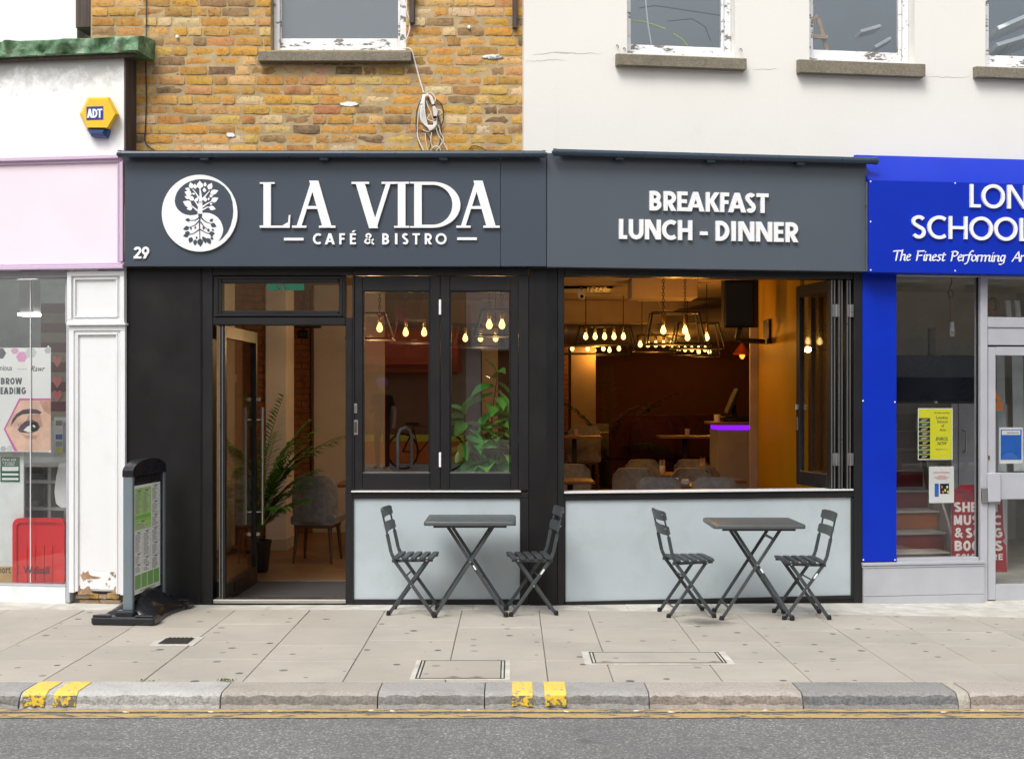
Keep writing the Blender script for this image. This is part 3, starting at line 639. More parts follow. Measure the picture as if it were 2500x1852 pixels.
# sash window in the brick front
def upper_window(parent, F, gl, opening, yw, sill, dirt_sill, blind=True, zt=None):
    """gl: photograph rectangle of the glass; opening: x0,x1,z0 on the wall plane; sill: photograph rectangle"""
    x0, x1, z0 = opening; zt = zt
    y = yw+.10
    f = MB(); fw = .055
    ga, gz = P(F, gl[0], gl[3], y+.03); gb = P(F, gl[2], gl[3], y+.03)[0]
    f.box(x0+.002, x0+fw, y, y+.07, z0, zt, .006); f.box(x1-fw, x1-.002, y, y+.07, z0, zt, .006); f.box(x0+fw, x1-fw, y+.002, y+.068, z0, z0+.045, .005)
    win = f.build('window', MT['white_peel'], parent)
    s = MB(); s.box(x0+fw+.002, ga, y+.02, y+.06, z0+.047, zt-.001, .004); s.box(gb, x1-fw-.002, y+.02, y+.06, z0+.047, zt-.001, .004)
    s.box(ga+.001, gb-.001, y+.021, y+.059, z0+.047, gz, .004); s.build('sash', MT['white_peel'], win)
    g = MB(); g.box(ga-.005, gb+.005, y+.035, y+.041, gz-.005, zt-.002); g.build('pane', MT['glass_dark'], win)
    if blind:
        b = MB(); b.box(ga-.03, gb+.03, y+.075, y+.085, gz-.03, zt-.002); b.build('blind', MT['blind'], win)
    sl = MB(); sx0, sx1, st, sb = sill; yf = yw-.075
    a = P(F, sx0, (st+sb)/2, yf)[0]; c = P(F, sx1, (st+sb)/2, yf)[0]; u = P(F, (sx0+sx1)/2, st, yf)[1]; v = P(F, (sx0+sx1)/2, sb, yf)[1]
    rings = []; n = 14
    for i in range(n+1):
        x = a+(c-a)*i/n; j = random.uniform(-.004, .004)
        rings.append([(x, yf+j, v), (x, yf+j, u-.008), (x, yf+.01, u), (x, yw+.10, u+.02), (x, yw+.10, v)])
    sl.loft(rings); sl.build('window_sill', MT['sill'], parent)
    return win, y, ga, gb, gz
win, *_ = upper_window(bw, 'C', (688, 0, 972, 95), (wo[0], wo[1], wo[2]), YB, (630, 1003, 124, 148), True, True, bz1)
# worn timbers fixed on the brick
for a, b, c, d, lab in ((999, 1012, -60, 56, 'short dark timber batten ending beside the brick house window'), (1251, 1263, -60, 68, 'dark weathered timber batten near the cream wall edge')):
    mb = MB(); mb.pbox('C', a, c, b, d, YB-.05, YB-.004, .004); tag(mb.build('timber_batten', MT['timber']), lab, 'batten', 'timber battens on the brick wall')
# ================================================================ CREAM RENDERED HOUSE
YR = .15
rx0 = P('R', 1279, 200, YR)[0]; rz0 = P('R', 1800, 420, YR)[1]; rz1 = P('R', 1800, -130, YR)[1]; rx1 = 6.2
rh = thing('rendered_house', 'cream rendered house front with three white sash windows', 'building', (2.5, YR+.1, rz0-.3), 'R')
WN = [((1538, 0, 1760, 109), (1531, 1795, 135), (1507, 1823, 136, 163)), ((1984, 0, 2192, 122), (1976, 2233, 151), (1952, 2259, 150, 181)), ((2413, 0, 2640, 135), (2406, 2662, 166), (2386, 2690, 167, 192))]
ops = [(P('R', o[0], 80, YR)[0], P('R', o[1], 80, YR)[0], P('R', (o[0]+o[1])/2, o[2], YR)[1], rz1+.1) for _, o, _ in WN]
mb = MB(); holes(mb, rx0, rx1, rz0-.35, rz1, ops, YR, YR+.12); mb.poly([(rx0, YR, rz0-.35), (rx0, YR+.3, rz0-.35), (rx0, YR+.3, rz1), (rx0, YR, rz1)])
mb.box(rx0+.1, rx1, YR+1.2, YR+1.3, rz0-.35, rz1); mb.build('wall', MT['wallW'], rh)
wins = []
for (gl, op, si), o in zip(WN, ops): wins.append(upper_window(rh, 'R', gl, (o[0], o[1], o[2]), YR, si, True, False, rz1))
mb = MB(); mb.box(rx0+.11, rx1, YR+.95, YR+1.0, rz0-.3, rz1); mb.box(rx0+.11, rx1, YR+.2, YR+.95, ops[0][2]-.35, ops[0][2]-.3); mb.build('room_back', MT['blind'], rh)
for pts in ([(1350, 128), (1395, 130), (1440, 131), (1475, 133)], [(1285, 150), (1330, 148), (1356, 146), (1385, 149)], [(1840, 172), (1870, 169), (1908, 168)], [(2260, 186), (2300, 189), (2330, 190), (2380, 186)], [(1300, 136), (1345, 128), (1420, 131)]):
    q = []
    for a, b in zip(pts, pts[1:]):
        for i in range(5): q.append((a[0]+(b[0]-a[0])*i/5+random.uniform(-2, 2), a[1]+(b[1]-a[1])*i/5+random.uniform(-1.5, 1.5)))
    q = [P('R', *p, YR-.001) for p in q]; k = MB(); Lr, Rr = ribbon(q, [.0026*math.sin(math.pi*(i+.5)/len(q))+.0008 for i in range(len(q))])
    n_ = len(Lr); k.add([(x, YR-.0012, z) for x, z in Lr+Rr], [(i, i+1, n_+i+1, n_+i) for i in range(n_-1)]); k.build('crack', MT['crack'], rh, recalc=False)
for px, py in ((1505, 112), (1522, 119), (1806, 121)):
    x, z = P('R', px, py, YR); k = MB(); k.tube([(x, YR+.01, z), (x, YR-.03, z), (x+.008, YR-.035, z-.012), (x+.012, YR-.02, z-.022)], .003, 6); k.build('wall_hook', MT['iron'], rh)
# things standing behind the upper panes
yv = wins[0][1]+.14
def pz(px, py, y=None): x, z = P('R', px, py, y or yv); return x, z
q = [pz(*p) for p in ((1575, -60), (1577, 10), (1582, 60), (1590, 108))]
mb = MB(); mb.tube([(x, yv, z) for x, z in q], .006, 6); tag(mb.build('hanging_string', MT['cable_w'], F='R'), 'pale string hanging behind the first upper window pane', 'string')
for pts, lab in ((((1536, 50), (1575, 54), (1625, 71)), 'lime green cord arching behind the first upper window'), (((1644, 83), (1665, 96), (1678, 112)), 'short lime green cord end near the window bottom')):
    mb = MB(); mb.tube([(x, yv+.02, z) for x, z in [pz(*p, yv+.02) for p in pts]], .007, 6); tag(mb.build('lime_cord', MT['lime'], F='R'), lab, 'cord')
for pts, lab in ((((1560, 20), (1600, 14), (1680, 26), (1758, 38)), 'dark cable sagging across the first upper window'), (((1630, 52), (1690, 46), (1722, 66), (1735, 100)), 'dark curved cable behind the lower part of the first upper window')):
    mb = MB(); mb.tube([(x, yv+.05, z) for x, z in [pz(*p, yv+.05) for p in pts]], .005, 6); tag(mb.build('dark_cable', MT['cable_b'], F='R'), lab, 'cable')
e = thing('easel', 'pale wooden easel standing behind the middle upper window', 'easel', (*(pz(2005, 140)[0], yv+.1), pz(2005, 140)[1]), 'R'); ye = yv+.1
def EZ(a, b, w_, n_):
    (xa, za), (xb, zb) = pz(*a, ye), pz(*b, ye); k = MB(); k.bar((xa, ye, za), (xb, ye, zb), w_, .02, (0, 1, 0), .002); k.build(n_, MT['easel'], e)
EZ((1997, 45), (2019, 123), .035, 'leg'); EZ((1982, 10), (1982, 123), .03, 'leg'); EZ((1981, 52), (1996, 38), .025, 'strut')
k = MB(); (xa, za), (xb, zb) = pz(1980, 86, ye-.02), pz(2019, 97, ye-.02); k.box(xa, xb, ye-.045, ye-.012, zb, za, .002); k.build('ledge', MT['easel'], e)
for i, (a, b, c, d, an, lab) in enumerate(((2418, 88, 2500, 40, 0, 'upper white sheet stacked behind the third upper window'), (2415, 128, 2510, 92, 0, 'lowest white sheet tilted behind the third upper window'), (2440, 130, 2520, 70, 0, 'grey middle sheet behind the third upper window'))):
    k = MB(); (xa, za), (xb, zb) = pz(a, b, yv+.06*i), pz(c, d, yv+.06*i); k.bar((xa, yv+.06*i, za), (xb+.2, yv+.06*i+.1, zb+.05), .25, .035, (0, .3, 1), .003); tag(k.build('paper_sheet', MT['partition' if i < 2 else 'grey'], F='R'), lab, 'sheet')
for i, (a, b, c, d, lab) in enumerate(((2095, 84, 2150, 66, 'pale folded sheet lying behind the middle upper window'), (2130, 122, 2175, 96, 'small crumpled white sheet low behind the middle upper window'))):
    k = MB(); (xa, za), (xb, zb) = pz(a, b, yv+.3), pz(c, d, yv+.3); k.bar((xa, yv+.3, za), (xb, yv+.35, zb), .1, .03, (0, .3, 1), .003); tag(k.build('folded_sheet', MT['grey'], F='R'), lab, 'sheet')
# ================================================================ PINK SALON (left building)
YL = 0.0
lz = lambda py, px=150, y=0: P('L', px, py, y)[1]
lx = lambda px, py=300, y=0: P('L', px, py, y)[0]
ls = thing('salon_building', 'white rendered salon front with a blank pink fascia board', 'building', (-1, 0, 0), 'L')
Lx0 = -3.2
mb = MB(); zt = lz(118); zb = lz(372)
mb.box(Lx0, -.006, 0, .22, zb-.3, zt, 0); mb.build('wall', MT['wallL'], ls)
mb = MB(); mb.box(-.0055, .006, .006, .2, zb-.3, zt-.02, .001); mb.build('corner_board', MT['timber'], ls)
# return side strip and upper set-back wall
mb = MB(); ux = P('L', 188, 40, .26)[0]; mb.box(Lx0, ux, .26, .5, zt, lz(-120), 0); mb.build('upper_wall', MT['wallU'], ls)
mb = MB(); a = P('L', 188, 40, .2)[0]; b = P('L', 226, 40, .2)[0]; mb.box(a, b, .17, .45, lz(72, 200, .2), lz(-120), .01); mb.build('timber_post', MT['timber'], ls)
# crumpled copper flashing
cx1 = lx(337, 100, -.09); n, m_ = 60, 7; mb = MB(); rings = []
zc0, zc1 = P('L', 150, 131, -.09)[1], P('L', 150, 97, -.09)[1]
sd = random.Random(3); bumps = [(sd.uniform(Lx0, cx1), sd.uniform(0, 1), sd.uniform(.015, .06), sd.uniform(-.03, .03)) for _ in range(260)]
for i in range(n*2+1):
    x = Lx0+(cx1-Lx0)*i/(n*2); rg = [(x, .0, zc0-.004), (x, -.075, zc0-.004)]
    for j in range(m_+1):
        t = j/m_; y = -.09+.0*t; y += sum(h*math.exp(-((x-bx)/s)**2-((t-bt)/.3)**2) for bx, bt, s, h in bumps)
        rg.append((x, y, zc0+(zc1-zc0)*t+.004*math.sin(x*9+t*3)))
    rg += [(x, -.06, zc1+.012), (x, .0, zc1+.03), (x, .26, zc1+.062), (x, .26, zc0)]
    rings.append(rg)
mb.loft(rings); mb.build('copper_flashing', MT['copper'], ls, smooth=50)
mb = MB(); mb.box(Lx0, lx(330, 140, -.04), -.05, .0-.001, zc0-.03, zc0-.004, .003); mb.build('flashing_shadow_strip', MT['timber'], ls)  # stands in for the shadow under the flashing, built as a dark strip
# pink fascia with mouldings
yf = -.05
mb = MB(); mb.box(Lx0, lx(296, 520, yf), yf, -.002, lz(648, 150, yf), lz(388, 150, yf), .002); mb.build('fascia_board', MT['pink'], ls)
mb = MB(); e0 = lx(300, 520, yf-.03)
for q0, q1, d in ((381, 390, .045), (390, 399, .02)): mb.box(Lx0, e0, yf-d, yf-.0005, lz(q1, 150, yf-d), lz(q0, 150, yf-d), .004)
for q0, q1, d in ((642, 647, .02), (647, 657, .05)): mb.box(Lx0, e0+.006, yf-d, yf-.0006, lz(q1, 150, yf-d), lz(q0, 150, yf-d), .004)
mb.box(lx(285, 520, yf-.015), lx(290, 520, yf-.015), yf-.015, yf-.0007, lz(642, 150, yf-.015), lz(400, 150, yf-.015), .004)
mb.box(lx(291, 520, yf-.03), e0, yf-.032, yf-.0008, lz(641, 150, yf-.03), lz(399, 150, yf-.03), .004)
mb.build('fascia_moulding', MT['lilac'], ls)
# pilaster
PX = [(158, 308), ]
mb = MB()
mb.pbox('L', 171, 668, 304, 1442, -.0, .2, .004)
mb.build('pilaster', MT['white_old'], ls); pil = ls.children[-1]
def moulded(px0, py0, px1, py1, y, steps, name):
    k = MB()
    for (i0, i1, d) in steps:
        k.pbox('L', px0+i0, py0+i0, px1-i0, py0+i1, y-d, y, .0025); k.pbox('L', px0+i0, py1-i1, px1-i0, py1-i0, y-d, y-.0004, .0025)
        k.pbox('L', px0+i0, py0+i1, px0+i1, py1-i1, y-d+.0006, y-.0003, .0025); k.pbox('L', px1-i1, py0+i1, px1-i0, py1-i1, y-d+.0006, y-.0003, .0025)
    k.build(name, MT['white_old'], ls)
moulded(163, 662, 303, 791, -.002, ((0, 11, .05), (11, 16, .03), (16, 20, .042)), 'cap_moulding')
mb = MB(); mb.pbox('L', 183, 682, 284, 771, -.022, -.003, .002); mb.build('cap_panel', MT['white_old'], ls)
mb = MB(); mb.pbox('L', 161, 789, 306, 794, -.062, -.002, .004); mb.build('cap_ledge', MT['white_old'], ls)
k = MB()
for i0, i1, d in ((0, 12, .035), (12, 18, .022), (18, 22, .03)):
    k.pbox('L', 168+i0, 795+i0, 305-i0, 795+i1, -d, -.0005, .0025)
    k.pbox('L', 168+i0, 795+i1, 168+i1, 1446-i0*.2, -d+.0006, -.0006, .0025); k.pbox('L', 305-i1, 795+i1, 305-i0, 1452-i0*.2, -d+.0006, -.0006, .0025)
k.build('pilaster_moulding', MT['white_old'], ls)
k = MB(); k.pbox('L', 190, 817, 283, 1395, -.008, -.0007, .002); k.build('pilaster_panel', MT['white_old'], ls)
k = MB(); k.pbox('L', 190, 1395, 283, 1438, -.0078, -.0007, .002); k.build('flaking_panel', MT['flaked'], ls)
def blob(pts, y, name, m):
    q = []
    for (a, b) in zip(pts, pts[1:]+pts[:1]):
        for i in range(4): q.append((a[0]+(b[0]-a[0])*i/4+random.uniform(-.7, .7), a[1]+(b[1]-a[1])*i/4+random.uniform(-.7, .7)))
    k = MB(); k.prism([P('L', *p, y) for p in q], y, y+.004); k.build(name, m, ls)
bare = mat('bare_substrate', (.36, .23, .14), .9, var=.35, vs=18, bump=.6, bs=40)
blob([(195, 1399), (198, 1403), (203, 1394), (207, 1398), (215, 1393), (219, 1402), (228, 1406), (247, 1409), (238, 1412), (216, 1413), (200, 1414)], -.0095, 'bare_patch', bare)
blob([(190, 1429), (195, 1429), (197, 1442), (205, 1438), (213, 1430), (219, 1430), (224, 1446), (240, 1450), (190, 1450)], -.0096, 'bare_patch', bare)
blob([(262, 1447), (276, 1443), (280, 1431), (287, 1430), (287, 1450), (262, 1450)], -.0097, 'bare_patch', bare)
for (a, b, c, d, col) in ((184, 1450, 216, 1462, (.4, .33, .25)), (217, 1450, 238, 1461, (.6, .36, .06)), (239, 1450, 258, 1462, (.36, .3, .26)), (259, 1449, 288, 1462, (.48, .33, .12)), (192, 1464, 240, 1476, (.16, .13, .11)), (241, 1464, 292, 1476, (.19, .15, .12))):
    x0, zz1 = P('L', a, b, .02); x1, zz0 = P('L', c, d, .02)
    M_ = Matrix.Translation(((x0+x1)/2-OFF[ls.name][0], .03, (zz0+zz1)/2)) @ Matrix.Diagonal(((x1-x0)/.214, 1, (zz1-zz0)/(CH-GAP), 1))
    o = share(random.choice(STRETCH), 'brick', ls, M_); o.color = (*col, 1)
mb = MB(); mb.pbox('L', 158, 1440, 308, 1474, .055, .2, 0); mb.build('footing', MT['joint'], ls)
# salon window
yg = .05
mb = MB(); mb.pbox('L', -420, 664, 163, 681, .0, .09, .004); mb.pbox('L', 161, 790, 170, 1470, -.01, .09, .003); mb.pbox('L', 159, 681, 163, 790, .01, .09, .002); mb.pbox('L', -420, 1421, 160, 1426, .01, .09, .003)
sw = mb.build('shop_window', MT['grey'], ls)
mb = MB(); mb.pbox('L', 73, 682, 75, 1421, yg-.001, yg+.009, 0); mb.build('glass_joint', MT['sillm'], sw)
mb = MB(); a, b, u, v = lx(-420, 1000, yg), lx(160, 1000, yg), lz(681, 100, yg), lz(1422, 100, yg); mb.box(a, b, yg, yg+.008, v, u); mb.build('pane', MT['glass'], sw)
mb = MB(); mb.pbox('L', -420, 1426, 160, 1474, .012, .2, .004); mb.build('stall_riser', MT['partition'], ls)
# salon interior
rm = MB(); X0, X1, Y0, Y1, Z0, Z1 = -3.4, -.28, .12, 3.2, .10, lz(672)+.25
rm.poly([(X0, Y1, Z0), (X1, Y1, Z0), (X1, Y1, Z1), (X0, Y1, Z1)]); rm.poly([(X1, Y0, Z0), (X1, Y1, Z0), (X1, Y1, Z1), (X1, Y0, Z1)]); rm.poly([(X0, Y0, Z0), (X0, Y1, Z0), (X0, Y1, Z1), (X0, Y0, Z1)])
rm.poly([(X0, Y0, Z1), (X1, Y0, Z1), (X1, Y1, Z1), (X0, Y1, Z1)]); rm.poly([(X0, Y0, Z0), (X1, Y0, Z0), (X1, Y1, Z0), (X0, Y1, Z0)])
o = rm.build('salon_room', MT['partition'], F='L', recalc=False); o['kind'] = 'structure'
# ceiling strip lamp
k = thing('strip_lamp', 'lit white strip lamp under the salon ceiling', 'lamp', (P('L', 72, 771, 1.8)[0], 1.8, P('L', 72, 771, 1.8)[1]), 'L')
mb = MB(); a = P('L', 49, 771, 1.8); b = P('L', 92, 771, 1.8); mb.box(a[0], b[0], 1.75, 1.9, a[1], a[1]+.025, .004); mb.build('diffuser', glow('salon_lamp', (1, .95, .85), 9), k)
mb = MB(); mb.box(a[0]+.02, b[0]-.02, 1.76, 1.89, a[1]+.0255, Z1-.002, 0); mb.build('housing', MT['grey'], k)
# white partition behind the poster, shelves, striped screen
mb = MB(); mb.pbox('L', -420, 1080, 58, 1421, .14, .16, .002); tag(mb.build('partition_board', MT['partition'], F='L'), 'plain white board standing behind the salon poster', 'partition')
sh = thing('shelf_unit', 'white open shelf unit behind the salon window', 'shelves', (P('L', 110, 1421, .5)[0], .5, Z0), 'L')
for q in ((56, 62), (116, 124), (186, 192)):
    mb = MB(); mb.pbox('L', q[0], 1140, q[1], 1440, .45, .75, .002); mb.build('upright', MT['shelf'], sh)
for q in (1131, 1172, 1238):
    mb = MB(); mb.pbox('L', 54, q, 194, q+8, .44, .76, .002); mb.build('shelf', MT['shelf'], sh)
mb = MB(); mb.pbox('L', 54, 1139, 194, 1440, .761, .77, 0); mb.build('back_panel', MT['grey'], sh)
mb = MB(); mb.pbox('L', 74, 1160, 110, 1171, .5, .6, .01); tag(mb.build('folded_cloth', MT['ink'], F='L'), 'small dark folded cloth on the salon shelf', 'cloth')
mb = MB(); mb.pbox('L', 70, 1221, 92, 1237, .5, .6, .004); tag(mb.build('product_box', MT['stripe_b'], F='L'), 'small box on the lower salon shelf', 'box')
ch = thing('white_chair', 'white chair back standing in front of the salon shelves', 'chair', (P('L', 150, 1290, .35)[0], .35, Z0), 'L')
q = [P('L', *p, .35) for p in ((146, 1130), (138, 1165), (134, 1200), (138, 1228), (150, 1238), (175, 1240), (190, 1200), (190, 1128))]
mb = MB(); mb.prism(q, .34, .40); mb.build('backrest', MT['white'], ch)
mb = MB(); mb.pbox('L', 155, 1240, 175, 1440, .36, .39, .003); mb.build('leg', MT['steel'], ch)
ss = thing('striped_screen', 'maroon and olive striped screen with hearts inside the salon', 'screen', (P('L', 140, 1060, .9)[0], .9, Z0), 'L')
for i in range(12):
    k = MB(); k.pbox('L', 100, 740+i*24, 220, 764+i*24, .9, .92, 0); k.build('stripe', MT['stripe_a' if i % 2 == 0 else 'stripe_b'], ss)
for py in (880, 930, 965):
    x, z = P('L', 140, py, .895); k = MB(); k.prism([(x, z-.06), (x-.045, z), (x-.04, z+.035), (x-.018, z+.045), (x, z+.025), (x+.018, z+.045), (x+.04, z+.035), (x+.045, z)], .893, .8985); k.build('heart', MT['redl'], ss)
mb = MB(); mb.pbox('L', 132, 1018, 175, 1120, .5, .52, 0); mm = mb.build('price_board', MT['partition'], F='L'); tag(mm, 'small board with pastel swatches behind the salon poster edge', 'board')
for i, c in enumerate(('stripe_b', 'pink', 'bluep', 'grey', 'yellowp')):
    k = MB(); k.pbox('L', 136, 1026+i*17, 152, 1038+i*17, .4985, .4995, 0); k.build('swatch', MT[c], mm)
k = MB(); k.pbox('L', 154, 1030, 170, 1104, .4985, .4995, 0); k.build('swatch', MT['grey'], mm)
# red plastic lid leaning inside the glass
rp = thing('red_plastic_lid', 'bright red ribbed plastic lid leaning inside the salon window', 'plastic lid', (P('L', 95, 1421, .1)[0], .1, P('L', 95, 1421, .1)[1]), 'L')
def rr(px0, py0, px1, py1, r, y, bot=False):
    pts = [(px0, py1), (px1, py1)]+[(px1-r+r*math.sin(a), py0+r-r*math.cos(a)) for a in [math.pi/2*(1-i/6) for i in range(7)]]+[(px0+r-r*math.sin(a), py0+r-r*math.cos(a)) for a in [math.pi/2*i/6 for i in range(7)]]
    return [P('L', *p, y) for p in pts]
mb = MB(); mb.prism(rr(31, 1264, 158, 1421, 18, .1), .10, .128); mb.build('body', MT['red_plastic'], rp)
o_, i_ = rr(31, 1264, 158, 1421, 18, .09), rr(41, 1275, 149, 1421, 12, .09); n_ = len(o_)
mb = MB()
for i in range(1, n_-1+1):
    j = (i+1) % n_
    if i == n_: continue
    if {i, j} == {0, 1}: continue
    mb.prism([o_[i % n_], o_[j], i_[j], i_[i % n_]], .085, .0995)
mb.build('rim', MT['red_plastic'], rp)
for q in (62, 82, 104, 124):
    mb = MB(); mb.pbox('L', q, 1330, q+4, 1421, .092, .0996, .002); mb.build('rib', MT['red_plastic'], rp)
for i in range(6):
    mb = MB(); mb.pbox('L', 33, 1300+i*20, 41, 1303+i*20, .078, .0845, .001); mb.build('notch', MT['red_plastic'], rp)
mb = MB(); mb.pbox('L', -420, 1378, 31, 1421, .093, .0965, 0); tag(mb.build('tan_strip', MT['tan'], F='L'), 'tan paper strip inside the bottom of the salon window', 'paper strip')
# lettering on the glass and posters
yt = yg-.0015
lt = MB(); zb_ = lambda py: P('L', 60, py, yt)[1]; hgt = zb_(1380)-zb_(1399)
for s, px, wpx in (('port', -4, 33), ('|', 43, 2), ('Walsall', 56, 69)): text(lt, s, P('L', px, 1400, yt)[0], zb_(1399), yt, wpx/312, hgt)
tag(lt.build('window_lettering', MT['ink'], F='L', recalc=False), 'dark printed words on the bottom of the salon glass', 'lettering')
yp = yg+.010
def flat(mb, F, pts, y, mi): mb.poly([(P(F, *p, y)[0], y, P(F, *p, y)[1]) for p in pts], mi)
po = thing('beauty_poster', 'white beauty poster showing an eye and brow inside the salon window', 'poster', (P('L', 60, 1100, yp)[0], yp, P('L', 60, 1100, yp)[1]), 'L')
yp2 = yp+.003   # the sheet hangs a few millimetres behind the glass
mb = MB(); mb.pbox('L', -160, 849, 124, 1102, yp2, yp2+.002, 0); mb.build('sheet', MT['paper'], po)
pr = MB(); k = lambda i: yp2-.0003*(i+1)
for cx_, cy_, r_, mi in ((0, 862, 15, 3), (36, 855, 10, 0), (53, 871, 14, 0), (76, 860, 14, 1), (117, 855, 9, 2), (8, 1096, 8, 2), (24, 1095, 9, 1)):
    flat(pr, 'L', [(min(cx_+r_*math.cos(math.radians(60*i)), 124), min(max(cy_+r_*math.sin(math.radians(60*i)), 850), 1101)) for i in range(6)], k(0), mi)
flat(pr, 'L', [(9, 1047), (47, 972), (124, 972), (124, 1101), (35, 1101)], k(0), 4)
flat(pr, 'L', [(13, 1047), (49.5, 977), (124, 977), (124, 1101), (43, 1101)], k(1), 5)
flat(pr, 'L', [(95, 978), (124, 978), (124, 1012), (108, 1004)], k(2), 6); flat(pr, 'L', [(70, 1012), (98, 1010), (104, 1040), (92, 1046), (60, 1034)], k(2), 6); flat(pr, 'L', [(45, 1052), (60, 1062), (92, 1062), (100, 1052), (88, 1072), (64, 1070)], k(2), 6)
flat(pr, 'L', [(26, 1040), (30, 1024), (40, 1010), (55, 1000), (75, 997), (92, 1000), (102, 1006), (98, 1010), (78, 1009), (55, 1011), (42, 1018), (32, 1032)], k(3), 7)
flat(pr, 'L', [(43, 1048), (50, 1038), (62, 1028), (78, 1024), (92, 1030), (98, 1042), (92, 1051), (75, 1057), (58, 1056), (48, 1054)], k(3), 7)
flat(pr, 'L', [(57, 1050), (65, 1042), (74, 1037), (84, 1040), (82, 1052), (70, 1055)], k(4), 8)
flat(pr, 'L', [(83+10*math.cos(i*.5236), max(1042+12*math.sin(i*.5236), 1030)) for i in range(12)], k(5), 9)
for a_, b_ in ((80, 1037), (82, 1039)): flat(pr, 'L', [(a_, b_), (a_+4, b_), (a_+4, b_+4), (a_, b_+4)], k(6), 8)
for i in range(9): flat(pr, 'L', [(46+5*i, 1040-2*i+.18*i*i), (48+5*i, 1039-2*i+.18*i*i), (41+5.2*i, 1030-2.2*i+.2*i*i)], k(4), 7)
fr_ = MB()
for ch_, a, b, c, d in (('B', 2, 12, 922, 938), ('R', 14, 24, 922, 938), ('O', 25, 36, 922, 938), ('W', 37, 54, 922, 938), ('R', -10, 0, 945, 962), ('E', 1, 8, 945, 962), ('A', 9, 21, 945, 962), ('D', 23, 33, 945, 962), ('I', 35, 37.5, 945, 962), ('N', 40, 50, 945, 962), ('G', 52, 63, 945, 962)):
    x0, z0 = P('L', a, d, k(0)); x1, z1 = P('L', b, c, k(0)); H = z1-z0
    glyph(pr, G(ch_, (x1-x0)/H, .235), x0, z0, H, H, yp2-.0001, k(0), mi=3)
text(pr, 'nious', P('L', 0, 904, k(0))[0], P('L', 0, 904, k(0))[1], k(0), 32/312, .045, 3); text(pr, 'Rawr', P('L', 75, 904, k(0))[0], P('L', 75, 906, k(0))[1], k(0), 36/312, .045, 3, .35); text(pr, 'LASH ADDICT', P('L', 42, 902, k(0))[0], P('L', 42, 902, k(0))[1], k(0), 27/312, .006, 3)
pr.build('print', [mat('print_pink', (.70, .33, .55), .5, bump=0), mat('print_grey', (.55, .62, .63), .5, bump=0), mat('print_mid', (.45, .47, .5), .5, bump=0), mat('print_dark', (.09, .10, .12), .5, bump=0), MT['magenta'], MT['skin_p'], MT['skin_q'], MT['brow'], MT['paper'], MT['lens']], po, recalc=False)
for px, py in ((118, 846), (122, 1102)):
    x, z = P('L', px, py, yg+.009); kb = MB(); kb.lathe([(.001, 0), (.008, .001), (.009, .004)], 10, M=Matrix.Translation((x, yg+.012, z)) @ Matrix.Rotation(math.pi/2, 4, 'X')); kb.build('suction_hook', MT['paper'], po)
fa = thing('first_aid_sign', 'small dark green first aid notice under the beauty poster', 'notice', (P('L', 24, 1172, .138)[0], .138, P('L', 24, 1172, .138)[1]), 'L')
mb = MB(); mb.pbox('L', 1, 1115, 47, 1175, .134, .1385, 0); mb.build('board', MT['aidg'], fa)
mb = MB(); y = .1335
text(mb, 'First aid', P('L', 5, 1124, y)[0], P('L', 5, 1124, y)[1], y, 37/312, .020, 0); text(mb, 'in the event of', P('L', 7, 1130, y)[0], P('L', 7, 1130, y)[1], y, 32/312, .012, 0); text(mb, 'an accident', P('L', 11, 1135, y)[0], P('L', 11, 1135, y)[1], y, 26/312, .012, 0)
for a, b in ((1139, 1149), (1155, 1160), (1166, 1171)): flat(mb, 'L', [(5, b), (45, b), (45, a), (5, a)], y, 0)
mb.build('print', MT['paper'], fa, recalc=False)
mb = MB(); mb.pbox('L', 20, 1102, 26, 1113, .134, .1388, 0); mb.pbox('L', 15, 1105, 20, 1110, .134, .1388, 0); mb.pbox('L', 26, 1105, 31, 1110, .134, .1388, 0); tag(mb.build('white_cross', MT['paper'], F='L'), 'white first aid cross above the green notice', 'cross')
# alarm box
ya = -.09
ab = thing('alarm_box', 'yellow hexagonal burglar alarm box with a blue badge and blue strobe', 'alarm box', (P('L', 242, 335, -.0)[0], 0, P('L', 242, 335, 0)[1]), 'L')
hx = [(216, 237), (267, 237), (289, 279), (267, 315), (213, 315), (195, 278)]
hb = [(213, 240), (268, 237), (290, 279), (268, 315), (212, 315), (194, 278)]
fr = [P('L', x+(242-x)*.13-2, y+(277-y)*.1, ya) for x, y in hx]; bk = [P('L', x, y, -.002) for x, y in hb]
mb = MB(); mb.loft([[(x, -.002, z) for x, z in bk], [(x, ya+.035, z) for x, z in [P('L', x, y, ya+.035) for x, y in hx]], [(x, ya, z) for x, z in fr]]); mb.build('cover', MT['yellow'], ab)
mb = MB(); q = [P('L', x, y, -.04) for x, y in ((213, 317), (266, 317), (260, 335), (225, 335))]; q2 = [P('L', x, y, ya+.01) for x, y in ((215, 317), (254, 317), (250, 325), (222, 325))]
mb.loft([[(x, -.002, z) for x, z in q], [(x, -.05, z) for x, z in q], [(x, ya+.008, z) for x, z in q2]]); mb.build('strobe', MT['alarm_blue'], ab)
for i in range(7):
    (xa, za), (xb, zb) = P('L', 276-i*2.2+4, 279+i*4.6, -.05), P('L', 287-i*2.6+2, 277+i*4.8, -.03)
    k_ = MB(); k_.bar((xa-.01, -.068, za), (xb, -.04, zb), .003, .004, (1, 0, 0)); k_.build('louvre', MT['iron'], ab)
mb = MB(); mb.pbox('L', 211, 260, 252, 293, ya-.002, ya-.0003, 0); mb.build('badge', MT['badge'], ab)
mb = MB()
